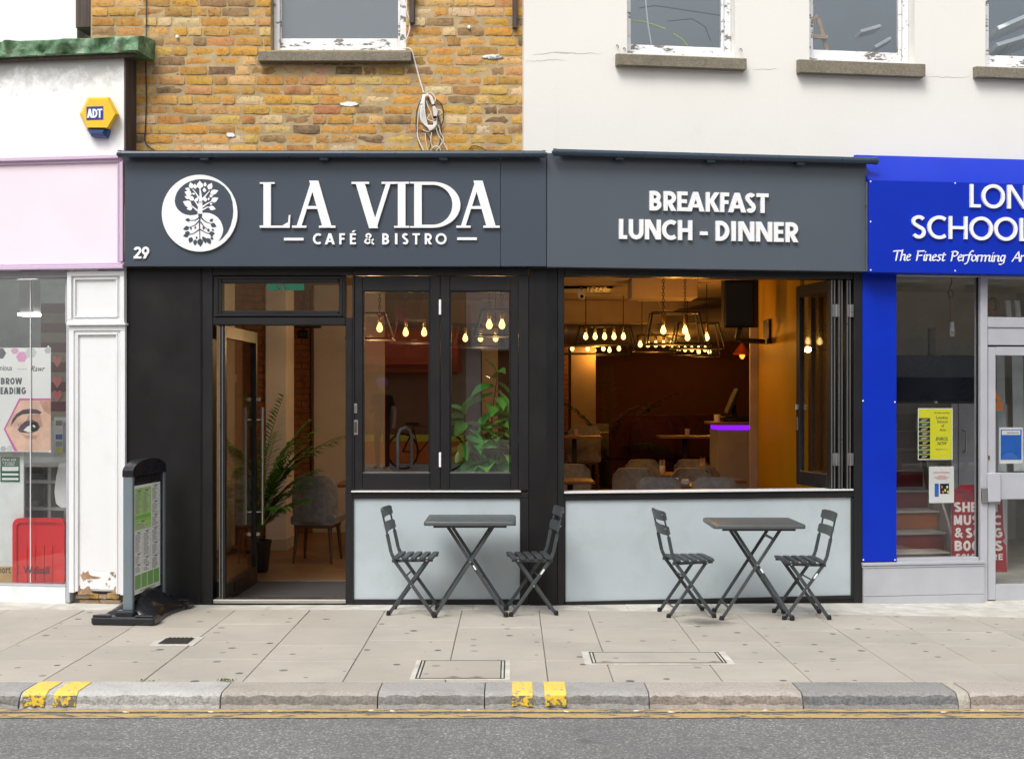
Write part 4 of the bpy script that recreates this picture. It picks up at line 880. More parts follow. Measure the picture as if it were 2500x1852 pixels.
for ch_, a, b in (('A', 212.5, 226), ('D', 226, 238), ('T', 237, 250)):
    x0, z0 = P('L', a, 288, ya-.003); x1, z1 = P('L', b, 266, ya-.003); H = z1-z0; glyph(mb, G(ch_, (x1-x0)/H, .19), x0, z0, H, H, ya-.0021, ya-.0045)
mb.build('badge_letters', MT['white'], ab)
# ================================================================ CAFE SHOPFRONT
cs = thing('cafe_shopfront', 'black painted cafe shopfront with a glass door, folding windows and pale lower panels', 'shopfront', (-.6, .05, 0), 'C')
def cp(name, F, rects, m='black', b=.003, parent=None):
    """shopfront part made of boxes: (px0,py0,px1,py1,front,back); boxes of the turned bay are carried into the cafe's frame"""
    mb = MB()
    for r in rects: mb.pbox(F, *r[:4], r[4], r[5], b)
    if F == 'R': mb.v = [tuple(FR['R'] @ Vector(v)) for v in mb.v]
    return mb.build(name, MT[m] if isinstance(m, str) else m, parent or cs)
cp('pilaster', 'C', [(309, 650, 490, 1476, 0, .15)])
cp('cover_strip', 'C', [(489.5, 655, 492.5, 1474, -.004, .1)])
cp('door_jamb', 'C', [(492, 650, 519, 1476, .006, .15), (843.5, 775, 860, 1476, .006, .15)], 'blackF')
cp('lintel', 'C', [(519.5, 650, 860, 672, .004, .15)], 'blackF')
# transom light over the door
tw = cp('transom_window', 'C', [(520, 672.5, 541, 775, .012, .12), (827, 672.5, 843, 775, .012, .12), (541.3, 672.5, 826.7, 690, .0125, .12), (541.3, 758, 826.7, 775, .0125, .12)], 'blackF', .006)
cp('bead', 'C', [(527, 675, 836, 681, .002, .0122), (527, 766, 836, 772, .002, .0122), (527.3, 681, 533, 766, .002, .0118), (830, 681, 836, 766, .002, .0118)], 'blackF', .003, tw)
cp('pane', 'C', [(536, 686, 832, 762, .05, .058)], 'glass_double', 0, tw)
cp('transom_rail', 'C', [(519.5, 775.5, 843.2, 793, -.002, .13)], 'blackF', .005)
cp('threshold', 'C', [(520, 1463, 844, 1472, -.01, .12)], 'steel', .004)
# bifold window, closed
cp('window_frame', 'C', [(860.3, 655, 1290, 672, .002, .15), (860.3, 672.3, 865, 1196, .003, .15), (1266, 672.3, 1291, 1196, .003, .15), (860.3, 1202, 1291, 1215.5, .0, .15), (858.5, 1215.8, 863, 1476, .001, .15), (1270, 1215.8, 1291, 1476, .001, .15), (863.3, 1462.5, 1269.7, 1476, .003, .15)], 'blackF')
cp('sill_track', 'C', [(857, 1197.5, 1272, 1201.5, -.02, .14)], 'sillm', .003)
cp('lower_panel', 'C', [(863.5, 1216, 1269.5, 1462, .022, .06)], 'frost', .001)
for k, (a, b, g0, g1) in enumerate(((865.5, 1074.3, 885, 1050), (1075.2, 1265.5, 1098, 1247))):
    lf = cp('window_leaf', 'C', [(a, 674, g0, 1195, .012, .07), (g1, 674, b, 1195, .012, .07), (g0+.3, 674, g1-.3, 710, .0125, .07), (g0+.3, 1155, g1-.3, 1195, .0125, .07)], 'blackF', .003)
    cp('bead', 'C', [(g0+.5, 710.4, g1-.5, 713, .022, .06), (g0+.5, 713.2, g0+4, 1152, .022, .06), (g1-4, 713.2, g1-.5, 1152, .022, .06)], 'black', .001, lf)
    cp('bottom_bead', 'C', [(g0+.5, 1152.3, g1-.5, 1155, .018, .06)], 'lacquer', .001, lf)
    cp('pane', 'C', [(g0+1, 712, g1-1, 1154, .04, .049)], 'glass_double', 0, lf)
    if k == 0:
        for q in ((731, 768), (1104, 1140)): cp('hinge', 'C', [(1071.5, q[0], 1077, q[1], -.004, .011)], 'white', .003, lf)
        cp('lock', 'C', [(864, 985, 872, 1008, .004, .0115), (866.3, 989, 869.7, 1003, -.002, .004)], 'steel', .003, lf)
        cp('flush_pull', 'C', [(862, 1025, 874, 1061, .004, .0117)], 'steel', .002, lf); cp('flush_pull', 'C', [(865, 1030, 871, 1056, .0025, .004)], 'iron', .001, lf)
# post between the two windows
cp('pilaster', 'C', [(1291.5, 648, 1336, 1478, -.004, .15)])
cp('pilaster', 'R', [(1333, 648, 1361, 1478, -.006, .15)])
# turned bay: open window
cp('window_frame', 'R', [(1361.5, 651, 1377.5, 1478, -.001, .15), (1377.8, 660, 2083, 677, .003, .15), (1361.6, 648, 2106, 659.7, .006, .15), (2085, 660, 2106, 1470, -.002, .15), (1378, 1202, 2084.7, 1216, .0, .15), (1376.5, 1216.3, 1380, 1468, .001, .15), (2079, 1216.3, 2084.7, 1462, .001, .15), (1380.3, 1460.5, 2078.7, 1470, .003, .15)], 'blackF')
cp('plinth', 'R', [(1362, 1470.3, 2106, 1490, .0045, .15)], 'black')
cp('sill_track', 'R', [(1377.8, 1197, 2084.5, 1201, -.02, .14)], 'sillm', .003)
cp('lower_panel', 'R', [(1380.5, 1217, 2078.5, 1460, .022, .06)], 'frost', .001)
R2 = FR['R']
def leaf(xn, w_, rot, label_, hinge_off, Lw=.66, yn=.0):
    """a folded window leaf: narrow edge to the street at local x=xn, running into the room"""
    z0 = P('R', 2040, 1193, .05)[1]; z1 = P('R', 2040, 684, .05)[1]
    M_ = R2 @ Matrix.Translation((xn, yn, 0)) @ Matrix.Rotation(rot, 4, 'Z')
    def bx(name, bs, m, par=None, b=.003):
        mb = MB()
        for q in bs: mb.box(*q, b)
        mb.v = [tuple(M_ @ Vector(v)) for v in mb.v]; return mb.build(name, MT[m], par or cs)
    s = .07
    o = bx('folded_window_leaf', [(0, w_, 0, s, z0, z1), (0, w_, Lw-s, Lw, z0, z1), (.0005, w_-.0005, s+.0005, Lw-s-.0005, z0, z0+.12), (.0005, w_-.0005, s+.0005, Lw-s-.0005, z1-.1, z1)], 'blackF')
    bx('edge_trim', [(.004, .011, -.006, -.0003, z0+.005, z1-.005), (w_-.014, w_-.007, -.006, -.0004, z0+.005, z1-.005)], 'lacquer', o, .001)
    bx('pane', [(w_*.4, w_*.6, s-.01, Lw-s+.01, z0+.11, z1-.09)], 'glass', o, 0)
    return o, bx, z0, z1
xL = [P('R', p, 940, .0)[0] for p in (2028, 2046, 2066)]
o1, bx1_, z0, z1 = leaf(xL[0], .044, math.radians(4), '', 0); o2, bx2_, *_ = leaf(xL[1], .043, 0, '', 0); o3, bx3_, *_ = leaf(xL[2], .042, 0, '', 0)
zt_, zb_2 = P('R', 2040, 758, 0)[1], P('R', 2040, 1121, 0)[1]
for z in (zt_, zb_2):
    bx1_('hinge', [(.012, .040, -.012, -.007, z-.05, z+.05), (.046, .075, -.012, -.007, z-.05, z+.05)], 'hinge', o1, .001); bx1_('hinge_pin', [(.040, .046, -.017, -.006, z-.052, z+.052)], 'steel', o1, .002)
    bx3_('hinge', [(.008, .030, -.012, -.007, z-.05, z+.05), (.036, .058, -.012, -.007, z-.05, z+.05)], 'hinge', o3, .001); bx3_('hinge_pin', [(.030, .036, -.017, -.006, z-.052, z+.052)], 'steel', o3, .002)
zk = P('R', 1975, 995, .6)[1]
bx1_('window_knob', [(-.03, .0, .60, .625, zk-.02, zk+.03)], 'steel', o1, .004); bx1_('flush_pull', [(-.004, -.0005, .62, .645, zk-.19, zk-.08)], 'steel', o1, .001)
# ---------------------------------------------------------------- door leaf, standing open into the room
hx0 = P('C', 534, 1200, .02)[0]; dw = 1.13; dz0, dz1 = .012, P('C', 600, 794, .05)[1]
Md = Matrix.Translation((hx0, .02, 0)) @ Matrix.Rotation(math.radians(-1.5), 4, 'Z')
def db(name, bs, m, par=None, b=.003):
    mb = MB()
    for q in bs: mb.box(*q, b)
    mb.v = [tuple(Md @ Vector(v)) for v in mb.v]; return mb.build(name, MT[m], par or cs)
st = .055
door = db('door', [(0, .05, 0, st, dz0, dz1), (0, .05, dw-st, dw, dz0, dz1), (.0005, .0495, st+.0005, dw-st-.0005, dz0, dz0+.14), (.0005, .0495, st+.0005, dw-st-.0005, dz1-.10, dz1)], 'blackF')
db('edge_trim', [(.004, .012, -.006, -.0003, dz0+.005, dz1-.005), (.026, .034, -.006, -.0004, dz0+.005, dz1-.005)], 'lacquer', door, .001)
db('pane', [(.02, .03, st-.01, dw-st+.01, dz0+.13, dz1-.09)], 'glass', door, 0)
zh0, zh1 = 1.629-312*11.05/3100, 1.629-24*11.05/3100
for sx in (-1, 1):
    mb = MB(); xc = .025+sx*.075; yc = dw-st/2-.0
    mb.tube([(xc, yc, zh0), (xc, yc, zh1)], .016, 14); mb.v = [tuple(Md @ Vector(v)) for v in mb.v]; mb.build('pull_handle', MT['steel'], door, smooth=40)
    mb = MB()
    for z in (zh0+.11, zh1-.11): mb.tube([(.025+sx*.0255, yc, z), (xc, yc, z)], .009, 10)
    mb.v = [tuple(Md @ Vector(v)) for v in mb.v]; mb.build('handle_standoff', MT['steel'], door, smooth=40)
for z in (zh1+.07, zh0-.08): db('lock', [(.0505, .085, dw-.06, dw-.02, z-.018, z+.018)], 'steel', door, .004)
db('push_plate', [(.0505, .056, st+.25, dw-st-.25, dz0+.04, dz0+.12)], 'black', door, .002)
# ---------------------------------------------------------------- fascia signs
YS = -.10
def sgn(F, px0, px1, top, bot, label, m, yf):
    x0 = P(F, px0, 500, yf)[0]; x1 = P(F, px1, 500, yf)[0]; z1 = P(F, (px0+px1)/2, top, yf)[1]; z0 = P(F, (px0+px1)/2, bot, yf)[1]
    t = thing('fascia_sign', label, 'shop sign', ((x0+x1)/2, yf, z0), F)
    return t, x0, x1, z0, z1
s1, a0, a1, z0, z1 = sgn('C', 305.5, 1334, 377, 650, 'dark slate cafe sign with white tree emblem and large serif name', 'slate', YS)
xs_ = P('C', 1222, 500, YS)[0]
mb = MB(); mb.box(a0, xs_-.0015, YS, .19, z0, z1, .002); mb.build('panel', MT['slate'], s1)
mb = MB(); mb.box(xs_+.0005, a1, YS+.0015, .19, z0+.0005, z1-.0005, .002); mb.build('panel', MT['slate'], s1)
mb = MB(); mb.box(a0-.012, a0-.0005, YS+.02, .19, z0, z1, .001); mb.build('end_cap', MT['timber'], s1)
def letters(F, t, items, y, m='white', d=.022, th=.17, shear=0):
    """items: (character, px0, px1, py top, py bottom)"""
    for it in items:
        ch_, a, b, c, e = it[:5]; k = it[5] if len(it) > 5 else th
        x0, zb = P(F, a, e, y-d); x1, zt = P(F, b, c, y-d); zb = P(F, (a+b)/2, e, y-d)[1]; zt = P(F, (a+b)/2, c, y-d)[1]
        H = zt-zb; mb = MB(); glyph(mb, G(ch_, (x1-x0)/H, k), x0, zb, H, H, y-.0005, y-d, shear); mb.build('letter', MT[m], t)
big = [('l', 634, 716, 445, 556), ('a', 713, 819, 441, 556), ('v', 858, 966, 444, 557), ('i', 962, 999, 444, 556), ('d', 1001, 1124, 444, 556), ('a', 1114, 1220, 441, 556)]
letters('C', s1, big, YS)
z4 = lambda a: 370+a*.3946
letters('C', s1, [(c, z4(a), z4(b), 569.5, 596.5) for c, a, b in (('C', 998, 1050), ('A', 1072, 1134), ('F', 1161, 1196), ('É', 1227, 1265), ('&', 1314, 1376), ('B', 1427, 1470), ('I', 1506, 1521), ('S', 1550, 1589), ('T', 1614, 1660), ('R', 1690, 1735), ('O', 1757, 1826))], YS, th=.2, d=.015)
letters('C', s1, [('-', z4(819), z4(940), 580.5, 587), ('-', z4(1891), z4(2013), 579.5, 586)], YS, d=.015)
letters('C', s1, [('2', 326, 345, 602, 631, .2), ('9', 346, 364.5, 602, 631, .2)], YS, d=.012)
# emblem
ex, ez = P('C', 487.2, 520.4, YS-.02); er = P('C', 579.5, 520, YS-.02)[0]-ex
q6 = lambda x, y: (ex+(x-297)/233*er, ez-(y-305)/237*er)
mb = MB(); mb.prism([(ex+er*math.cos(6.2832*i/72), ez+er*1.015*math.sin(6.2832*i/72)) for i in range(72)], YS-.0005, YS-.020); em = mb.build('emblem', MT['white'], s1)
yin = [(413, 484), (440, 462), (470, 425), (490, 380), (502, 330), (505, 290), (500, 235), (487, 190), (468, 160), (445, 135), (415, 114), (385, 102), (350, 95), (310, 92), (275, 95), (240, 105), (205, 123), (178, 147), (158, 175), (147, 205), (144, 230), (150, 258), (163, 281), (185, 301), (210, 313), (240, 318), (270, 315), (305, 305), (330, 301), (360, 304), (385, 314), (408, 330), (426, 352), (437, 378), (443, 405), (440, 430), (430, 455)]
# tessellated sheet over the disc
def sheet_poly(name, pts, y, m, par):
    bm = bmesh.new(); vs = [bm.verts.new((x, y, z)) for x, z in pts]; es = [bm.edges.new((vs[i], vs[(i+1) % len(vs)])) for i in range(len(vs))]
    bmesh.ops.triangle_fill(bm, use_beauty=True, edges=es)
    k = MB(); bm.verts.index_update(); k.add([v.co[:] for v in bm.verts], [tuple(v.index for v in f.verts) for f in bm.faces]); bm.free(); return k.build(name, m, par, recalc=False)
sheet_poly('emblem_field', [q6(*p) for p in yin], YS-.0213, MT['slate'], em)
def twig(mb, pts, w0, w1, y):
    q = [q6(*p) for p in pts]; n = len(q); Lr, Rr = ribbon(q, [(w0+(w1-w0)*i/(n-1))/233*er for i in range(n)])
    mb.add([(x, y, z) for x, z in Lr+Rr], [(i, i+1, n+i+1, n+i) for i in range(n-1)])
def leaflet(mb, c, tip, wd_, y):
    cx_, cy_ = c; tx, ty = tip; dx, dy = tx-cx_, ty-cy_; nx, ny = -dy*wd_, dx*wd_
    mb.poly([(q6(*p)[0], y, q6(*p)[1]) for p in ((cx_, cy_), (cx_+dx*.3+nx*.9, cy_+dy*.3+ny*.9), (cx_+dx*.6+nx*.8, cy_+dy*.6+ny*.8), (tx, ty), (cx_+dx*.6-nx*.8, cy_+dy*.6-ny*.8), (cx_+dx*.3-nx*.9, cy_+dy*.3-ny*.9))])
mb = MB(); y = YS-.0226
twig(mb, [(300, 309), (301, 270), (303, 235)], 31, 24, y); twig(mb, [(303, 240), (304, 190), (300, 152)], 20, 7, y); twig(mb, [(300, 275), (280, 245), (258, 215)], 12, 5, y-.0002); twig(mb, [(297, 215), (275, 180), (255, 155)], 11, 4, y-.0003); twig(mb, [(308, 225), (335, 195), (360, 165)], 12, 4, y-.0004); twig(mb, [(310, 270), (345, 245), (375, 230)], 11, 4, y-.0005); twig(mb, [(285, 290), (262, 270), (245, 255)], 10, 4, y-.0006); twig(mb, [(315, 285), (345, 268), (362, 266)], 9, 4, y-.0007)
for c, t_, w_ in (((300, 155), (299, 102), .42), ((252, 152), (240, 112), .42), ((272, 155), (268, 120), .35), ((330, 140), (333, 110), .38), ((352, 158), (374, 116), .38), ((240, 160), (208, 150), .35), ((250, 188), (205, 172), .42), ((270, 186), (250, 182), .35), ((330, 175), (325, 145), .4), ((362, 182), (414, 163), .32), ((358, 202), (382, 192), .4), ((240, 212), (205, 200), .35), ((258, 228), (236, 195), .42), ((275, 235), (285, 205), .38), ((335, 235), (330, 202), .4), ((352, 225), (356, 205), .35), ((368, 232), (414, 210), .36), ((360, 250), (378, 244), .4), ((355, 268), (398, 280), .36), ((250, 258), (195, 232), .38), ((255, 270), (218, 280), .4)): leaflet(mb, c, t_, w_, y-.0009-random.random()*.0006)
mb.build('emblem_tree', MT['white'], em, recalc=False)
mb = MB(); y = YS-.0213
twig(mb, [(301, 306), (301, 335)], 26, 20, y); twig(mb, [(299, 330), (297, 380), (298, 425), (299, 480)], 10, 4, y-.0002); twig(mb, [(308, 335), (335, 360), (370, 372)], 9, 3, y-.0003); twig(mb, [(293, 335), (270, 350), (235, 350)], 9, 3, y-.0004); twig(mb, [(298, 350), (270, 380), (225, 398)], 8, 3, y-.0005); twig(mb, [(304, 360), (325, 390), (350, 410)], 8, 3, y-.0006); twig(mb, [(298, 405), (265, 430), (220, 445)], 7, 3, y-.0007); twig(mb, [(299, 405), (330, 425), (370, 440)], 7, 3, y-.0008)
for c, t_, w_ in (((240, 350), (208, 344), .35), ((360, 358), (382, 340), .35), ((365, 372), (402, 390), .38), ((235, 392), (196, 407), .35), ((246, 410), (243, 390), .3), ((270, 405), (272, 385), .3), ((325, 385), (320, 410), .32), ((350, 400), (354, 425), .35), ((372, 405), (388, 415), .35), ((232, 440), (196, 448), .4), ((240, 430), (205, 425), .3), ((355, 432), (392, 432), .4), ((365, 445), (382, 450), .4), ((250, 455), (235, 492), .4), ((272, 470), (268, 508), .35), ((300, 462), (303, 515), .38), ((328, 455), (335, 495), .35), ((345, 460), (365, 500), .35), ((365, 458), (383, 470), .4), ((278, 450), (280, 470), .3), ((320, 450), (318, 475), .3)): leaflet(mb, c, t_, w_, y-.001-random.random()*.0006)
mb.build('emblem_roots', MT['slate'], em, recalc=False)
s2, b0, b1, z0b, z1b = sgn('R', 1336, 2116, 384, 657, 'dark grey sign offering breakfast, lunch and dinner', 'slate_sheen_tint', YS)
mb = MB(); mb.box(b0, b1, YS, .14, z0b, z1b, .002); mb.build('panel', MT['slate_sheen_tint'], s2)
u3 = lambda a: 1250+a*.5605; v3 = lambda b: b*.5605
def rrow(row, yl, yr, xl, xr, hL, hR):
    out = []
    for c, a, b in row:
        f = ((a+b)/2-xl)/(xr-xl); t = yl+(yr-yl)*f; out.append((c, u3(a), u3(b), v3(t), v3(t+hL+(hR-hL)*f)))
    return out
letters('R', s2, rrow((('B', 600, 651), ('R', 661, 716), ('E', 721, 765), ('A', 762, 839), ('K', 845, 905), ('F', 908, 946), ('A', 943, 1020), ('S', 1018, 1062), ('T', 1067, 1118)), 831, 843, 600, 1118, 85, 85), YS, th=.21)
letters('R', s2, rrow((('L', 467, 502), ('U', 510, 573), ('N', 580, 649), ('C', 654, 717), ('H', 724, 786), ('D', 888, 947), ('I', 957, 976), ('N', 987, 1056), ('N', 1064, 1134), ('E', 1142, 1184), ('R', 1193, 1248)), 953, 969, 467, 1248, 87, 86), YS, th=.21)
letters('R', s2, [('-', u3(820), u3(853), v3(1008), v3(1024))], YS)
# painted awning rollers above the signs
def roller(F, pa, pb, y, label):
    (xa, za), (xb, zb) = P(F, *pa, y), P(F, *pb, y); z = (za+zb)/2; r_ = .027
    t = thing('awning_roller', label, 'awning tube', ((xa+xb)/2, y, z-r_), F, group='dark tubes above the cafe signs')
    mb = MB(); mb.tube([(xa+.025, y, z), (xb-.025, y, z)], r_, 20); mb.build('tube', MT['bar'], t, smooth=40)
    for s, xx in ((-1, xa), (1, xb)):
        mb = MB(); mb.tube([(xx-s*.0, y, z), (xx-s*.024, y, z)], r_*1.12, 20); mb.tube([(xx, y, z), (xx+s*.012, y, z)], r_*.5, 10); mb.build('end_cap', MT['bar'], t, smooth=40)
    for f in (.2, .48, .76):
        xx = xa+(xb-xa)*f; mb = MB(); mb.box(xx-.035, xx+.035, y, YS+.02, z-.045, z-.02, .006); mb.build('bracket', MT['bar'], t)
    mb = MB(); mb.box(xa+.05, xb-.05, y+.012, YS+.05, z+.012, z+.022, .003); mb.build('cover_plate', MT['bar'], t)
roller('C', (289, 375.5), (1332, 377), -.17, 'dark blue grey tube along the top of the serif name sign')
roller('R', (1351, 373.5), (2141, 391.5), -.17, 'dark blue grey tube along the top of the breakfast sign')
# ---------------------------------------------------------------- cables on the brick wall
def cable(pts, r_, m, label, name='cable', y=YB-.012, cat='cable', F='C', n=5):
    q = [P(F, p[0], p[1], y-(p[2] if len(p) > 2 else 0)) for p in pts]; w_ = [y-(p[2] if len(p) > 2 else 0) for p in pts]
    pts3 = [Vector((a[0], b, a[1])) for a, b in zip(q, w_)]
    sm = []
    for i in range(len(pts3)-1):
        p0, p1, p2, p3 = pts3[max(i-1, 0)], pts3[i], pts3[i+1], pts3[min(i+2, len(pts3)-1)]
        for k in range(n):
            t = k/n; sm.append(.5*((2*p1)+(-p0+p2)*t+(2*p0-5*p1+4*p2-p3)*t*t+(-p0+3*p1-3*p2+p3)*t**3))
    sm.append(pts3[-1]); mb = MB(); mb.tube(sm, r_, 6)
    if label is None: return mb
    return tag(mb.build(name, MT[m], F=F, smooth=60), label, cat)
cable([(357, -60), (357, 60), (356, 150), (357, 240), (355, 310), (353, 340), (360, 355), (378, 368)], .0045, 'cable_b', 'thin black cable running down the brick wall to the slate sign')
cable([(995, -60, .02), (993, 20, .02), (1000, 50, .02), (998, 80, .01), (987, 105, .01)], .005, 'cable_w', 'white cable hanging beside the brick house window frame')
cable([(985, 117, .01), (1003, 121, .01), (1010, 140), (1022, 185), (1034, 226)], .006, 'cable_w', 'white cable dropping from the window sill corner to the coil')
cc = thing('cable_coil', 'tangle of looped white cable tied with black tape on the brick wall', 'cable coil', (P('C', 1050, 370, YB)[0], YB, P('C', 1050, 370, YB)[1]), 'C')
g8 = lambda x, y: (980+x*.1211, 180+y*.1211)
mb = MB()
for i in range(9):
    o = i*13-50; d = .008+.004*(i % 3)
    mb.merge(cable([(*g8(455+o*.3, 420), d), (*g8(430+o*.6, 620), d+.006), (*g8(430+o, 860), d), (*g8(490+o*.8, 1040+o*.4), d), (*g8(590, 1090+o*.8), d), (*g8(670+o*.5, 1040), d), (*g8(685+o*.5, 960), d)], .005, '', None))
    mb.merge(cable([(*g8(470, 430+i*3), d), (*g8(560+o*.3, 440), d+.004), (*g8(620+o*.5, 560), d), (*g8(640+o*.3, 640), d), (*g8(680+o*.7, 760), d), (*g8(680+o*.3, 870), d)], .005, '', None))
for pts in ([(500, 420), (580, 375), (650, 430), (690, 520), (660, 570)], [(500, 550), (560, 720), (600, 790), (520, 900), (600, 950), (680, 970)], [(700, 720), (790, 740), (810, 790), (750, 830)], [(590, 770), (640, 920), (720, 900), (700, 980), (760, 1080), (790, 1190), (850, 1330), (760, 1480), (700, 1550)], [(390, 560), (350, 780), (325, 1000), (320, 1180)], [(480, 1200), (500, 1400), (540, 1550)], [(610, 1180), (590, 1370), (620, 1480), (580, 1550)], [(690, 1050), (740, 1230), (850, 1390), (930, 1540)], [(600, 1520), (680, 1460), (760, 1480), (790, 1550)], [(440, 1130), (480, 1160), (560, 1165), (610, 1110)]):
    mb.merge(cable([(*g8(*p), .006) for p in pts], .0034, '', None))
mb.build('white_loops', MT['cable_w'], cc, smooth=60)
mb = MB()
for pts in ([(390, 540), (320, 720), (295, 940), (310, 1180), (350, 1400), (420, 1540)], [(690, 520), (790, 600), (845, 740), (845, 920), (800, 1060)], [(740, 850), (790, 1050), (800, 1250), (760, 1450), (700, 1550)], [(360, 1130), (480, 1180), (600, 1170), (720, 1130), (760, 1070)], [(470, 1180), (550, 1280), (590, 1380), (580, 1470), (550, 1550)], [(510, 480), (545, 500), (590, 620)]):
    mb.merge(cable([(*g8(*p), .004) for p in pts], .0042, '', None))
mb.build('black_loops', MT['cable_b'], cc, smooth=60)
mb = MB()
for a, b in (((390, 630), (475, 620)), ((615, 650), (680, 630)), ((640, 880), (705, 870))):
    (xa, za), (xb, zb) = P('C', *g8(*a), YB-.02), P('C', *g8(*b), YB-.02); mb.bar((xa, YB-.02, za), (xb, YB-.02, zb), .03, .014, (0, 0, 1), .003)
mb.build('tape_band', MT['rubber'], cc)
mb = cable([(*g8(320, 1185), .008), (*g8(345, 1330), .008), (*g8(440, 1545), .008)], .0065, '', None); mb.build('white_tail', MT['cable_w'], cc, smooth=60)
cable([(1145, 366), (1153, 357), (1168, 358), (1188, 368)], .004, 'cable_b', 'short black cable loop just above the dark sign near the cream wall')
# ================================================================ BLUE SCHOOL SHOP
bs = thing('school_shopfront', 'grey framed school shopfront beneath the royal blue fascia', 'shopfront', (3.2, .05, P('R', 2250, 1470, 0)[1]), 'R')
def rp_(name, rects, m, b=.003, parent=None):
    mb = MB()
    for r in rects: mb.pbox('R', *r[:4], r[4], r[5], b)
    return mb.build(name, MT[m] if isinstance(m, str) else m, parent or bs)
rp_('pilaster', [(2106.5, 660, 2189, 1370, -.012, .15)], 'blue')
for px, py in ((2106, 978), (2184, 981), (2107, 1366), (2184, 1366)):
    x, z = P('R', px+1, py, -.013); mb = MB(); mb.lathe([(.001, 0), (.006, .0005), (.007, .003)], 10, M=Matrix.Translation((x, -.0145, z)) @ Matrix.Rotation(-math.pi/2, 4, 'X')); mb.build('screw_cap', MT['white'], bs)
rp_('stall_riser', [(2108, 1384, 2404, 1452, -.02, .15), (2108, 1453, 2404, 1494, -.021, .15)], 'grey', .002)
rp_('sill', [(2107, 1371, 2406, 1378, -.035, .15), (2107, 1378.3, 2405, 1384, -.026, .15)], 'grey')
w2 = rp_('shop_window', [(2189.5, 664, 2404, 675, .01, .1), (2389, 675.3, 2393, 1370, .03, .1), (2189.5, 1361, 2389, 1370.5, .0, .1)], 'grey')
rp_('pane', [(2188, 674, 2390, 1362, .05, .058)], 'glass', 0, w2)
rp_('rubber_seal', [(2387, 676, 2390, 1361, .032, .06)], 'rubber', .001, w2)
rp_('mullion', [(2394, 664, 2411.5, 1490, -.0, .1)], 'grey')
tr = rp_('door_transom', [(2412, 664, 2700, 681, .0, .1), (2412, 775, 2700, 800, .002, .1), (2412, 800.4, 2700, 843, .012, .1)], 'grey')
rp_('pane', [(2411, 680, 2700, 776, .05, .058)], 'glass', 0, tr); rp_('door_shadow_gap', [(2412, 843, 2700, 846, .03, .1)], 'rubber', 0, tr)
dd = rp_('door', [(2412.5, 847, 2431, 1464, .015, .07), (2431.3, 847, 2700, 868, .016, .07), (2431.3, 1153, 2700, 1217, .016, .07), (2431.3, 1423, 2700, 1464, .016, .07)], 'grey')
rp_('pane', [(2429, 866, 2700, 1155, .04, .048), (2429, 1215, 2700, 1425, .04, .048)], 'glass', 0, dd)
rp_('letter_guard', [(2413, 1154, 2444, 1225, -.03, .0145)], 'grey', .006, dd)
rp_('keypad', [(2399, 1191, 2411.3, 1225, -.03, -.0005)], 'steel', .003); rp_('lock_cylinder', [(2413.5, 1112, 2417, 1121, .005, .0145)], 'brass', .002, dd)
rp_('step', [(2405, 1465, 2700, 1500, -.02, .12)], 'cement')
# fascia: tilted lit top and upright front
fb = thing('blue_fascia_sign', 'royal blue school sign with white raised letters and a sloping top', 'shop sign', (3.6, -.1, P('R', 2300, 667, -.16)[1]), 'R')
YBF = -.16; x0 = P('R', 2122, 550, YBF)[0]; x1 = x0+3; zf1 = P('R', 2300, 444, YBF)[1]; zf0 = P('R', 2300, 667, YBF)[1]; zt1 = P('R', 2300, 387, .10)[1]
mb = MB(); mb.box(x0, x1, YBF, .14, zf0, zf1, .002); mb.build('panel', MT['blue'], fb)
mb = MB(); mb.prism([(YBF+.002, zf1+.0005), (.14, zf1+.0005), (.14, zt1+.012), (.10, zt1+.01)], x0-.004, x1, axis='x'); mb.build('sloping_top', MT['blue'], fb)
mb = MB(); mb.box(x0-.008, x0-.0005, YBF+.03, .13, zf0+.01, zf1-.01, .001); mb.build('end_cap', MT['lacquer'], fb)
ub = lambda a: 1250+a*.5605
letters('R', fb, [('L', ub(1997), ub(2042), v3(802), v3(903)), ('O', ub(2048), ub(2148), v3(803), v3(907)), ('N', ub(2160), ub(2245), v3(806), v3(909)), ('D', ub(2262), ub(2345), v3(809), v3(912))], YBF, th=.145, d=.02)
letters('R', fb, [('S', ub(1743), ub(1803), v3(938), v3(1038)), ('C', ub(1812), ub(1893), v3(939), v3(1041)), ('H', ub(1905), ub(1985), v3(942), v3(1041)), ('O', ub(1995), ub(2096), v3(944), v3(1046)), ('O', ub(2102), ub(2203), v3(946), v3(1048)), ('L', ub(2214), ub(2260), v3(950), v3(1050))], YBF, th=.145, d=.02)
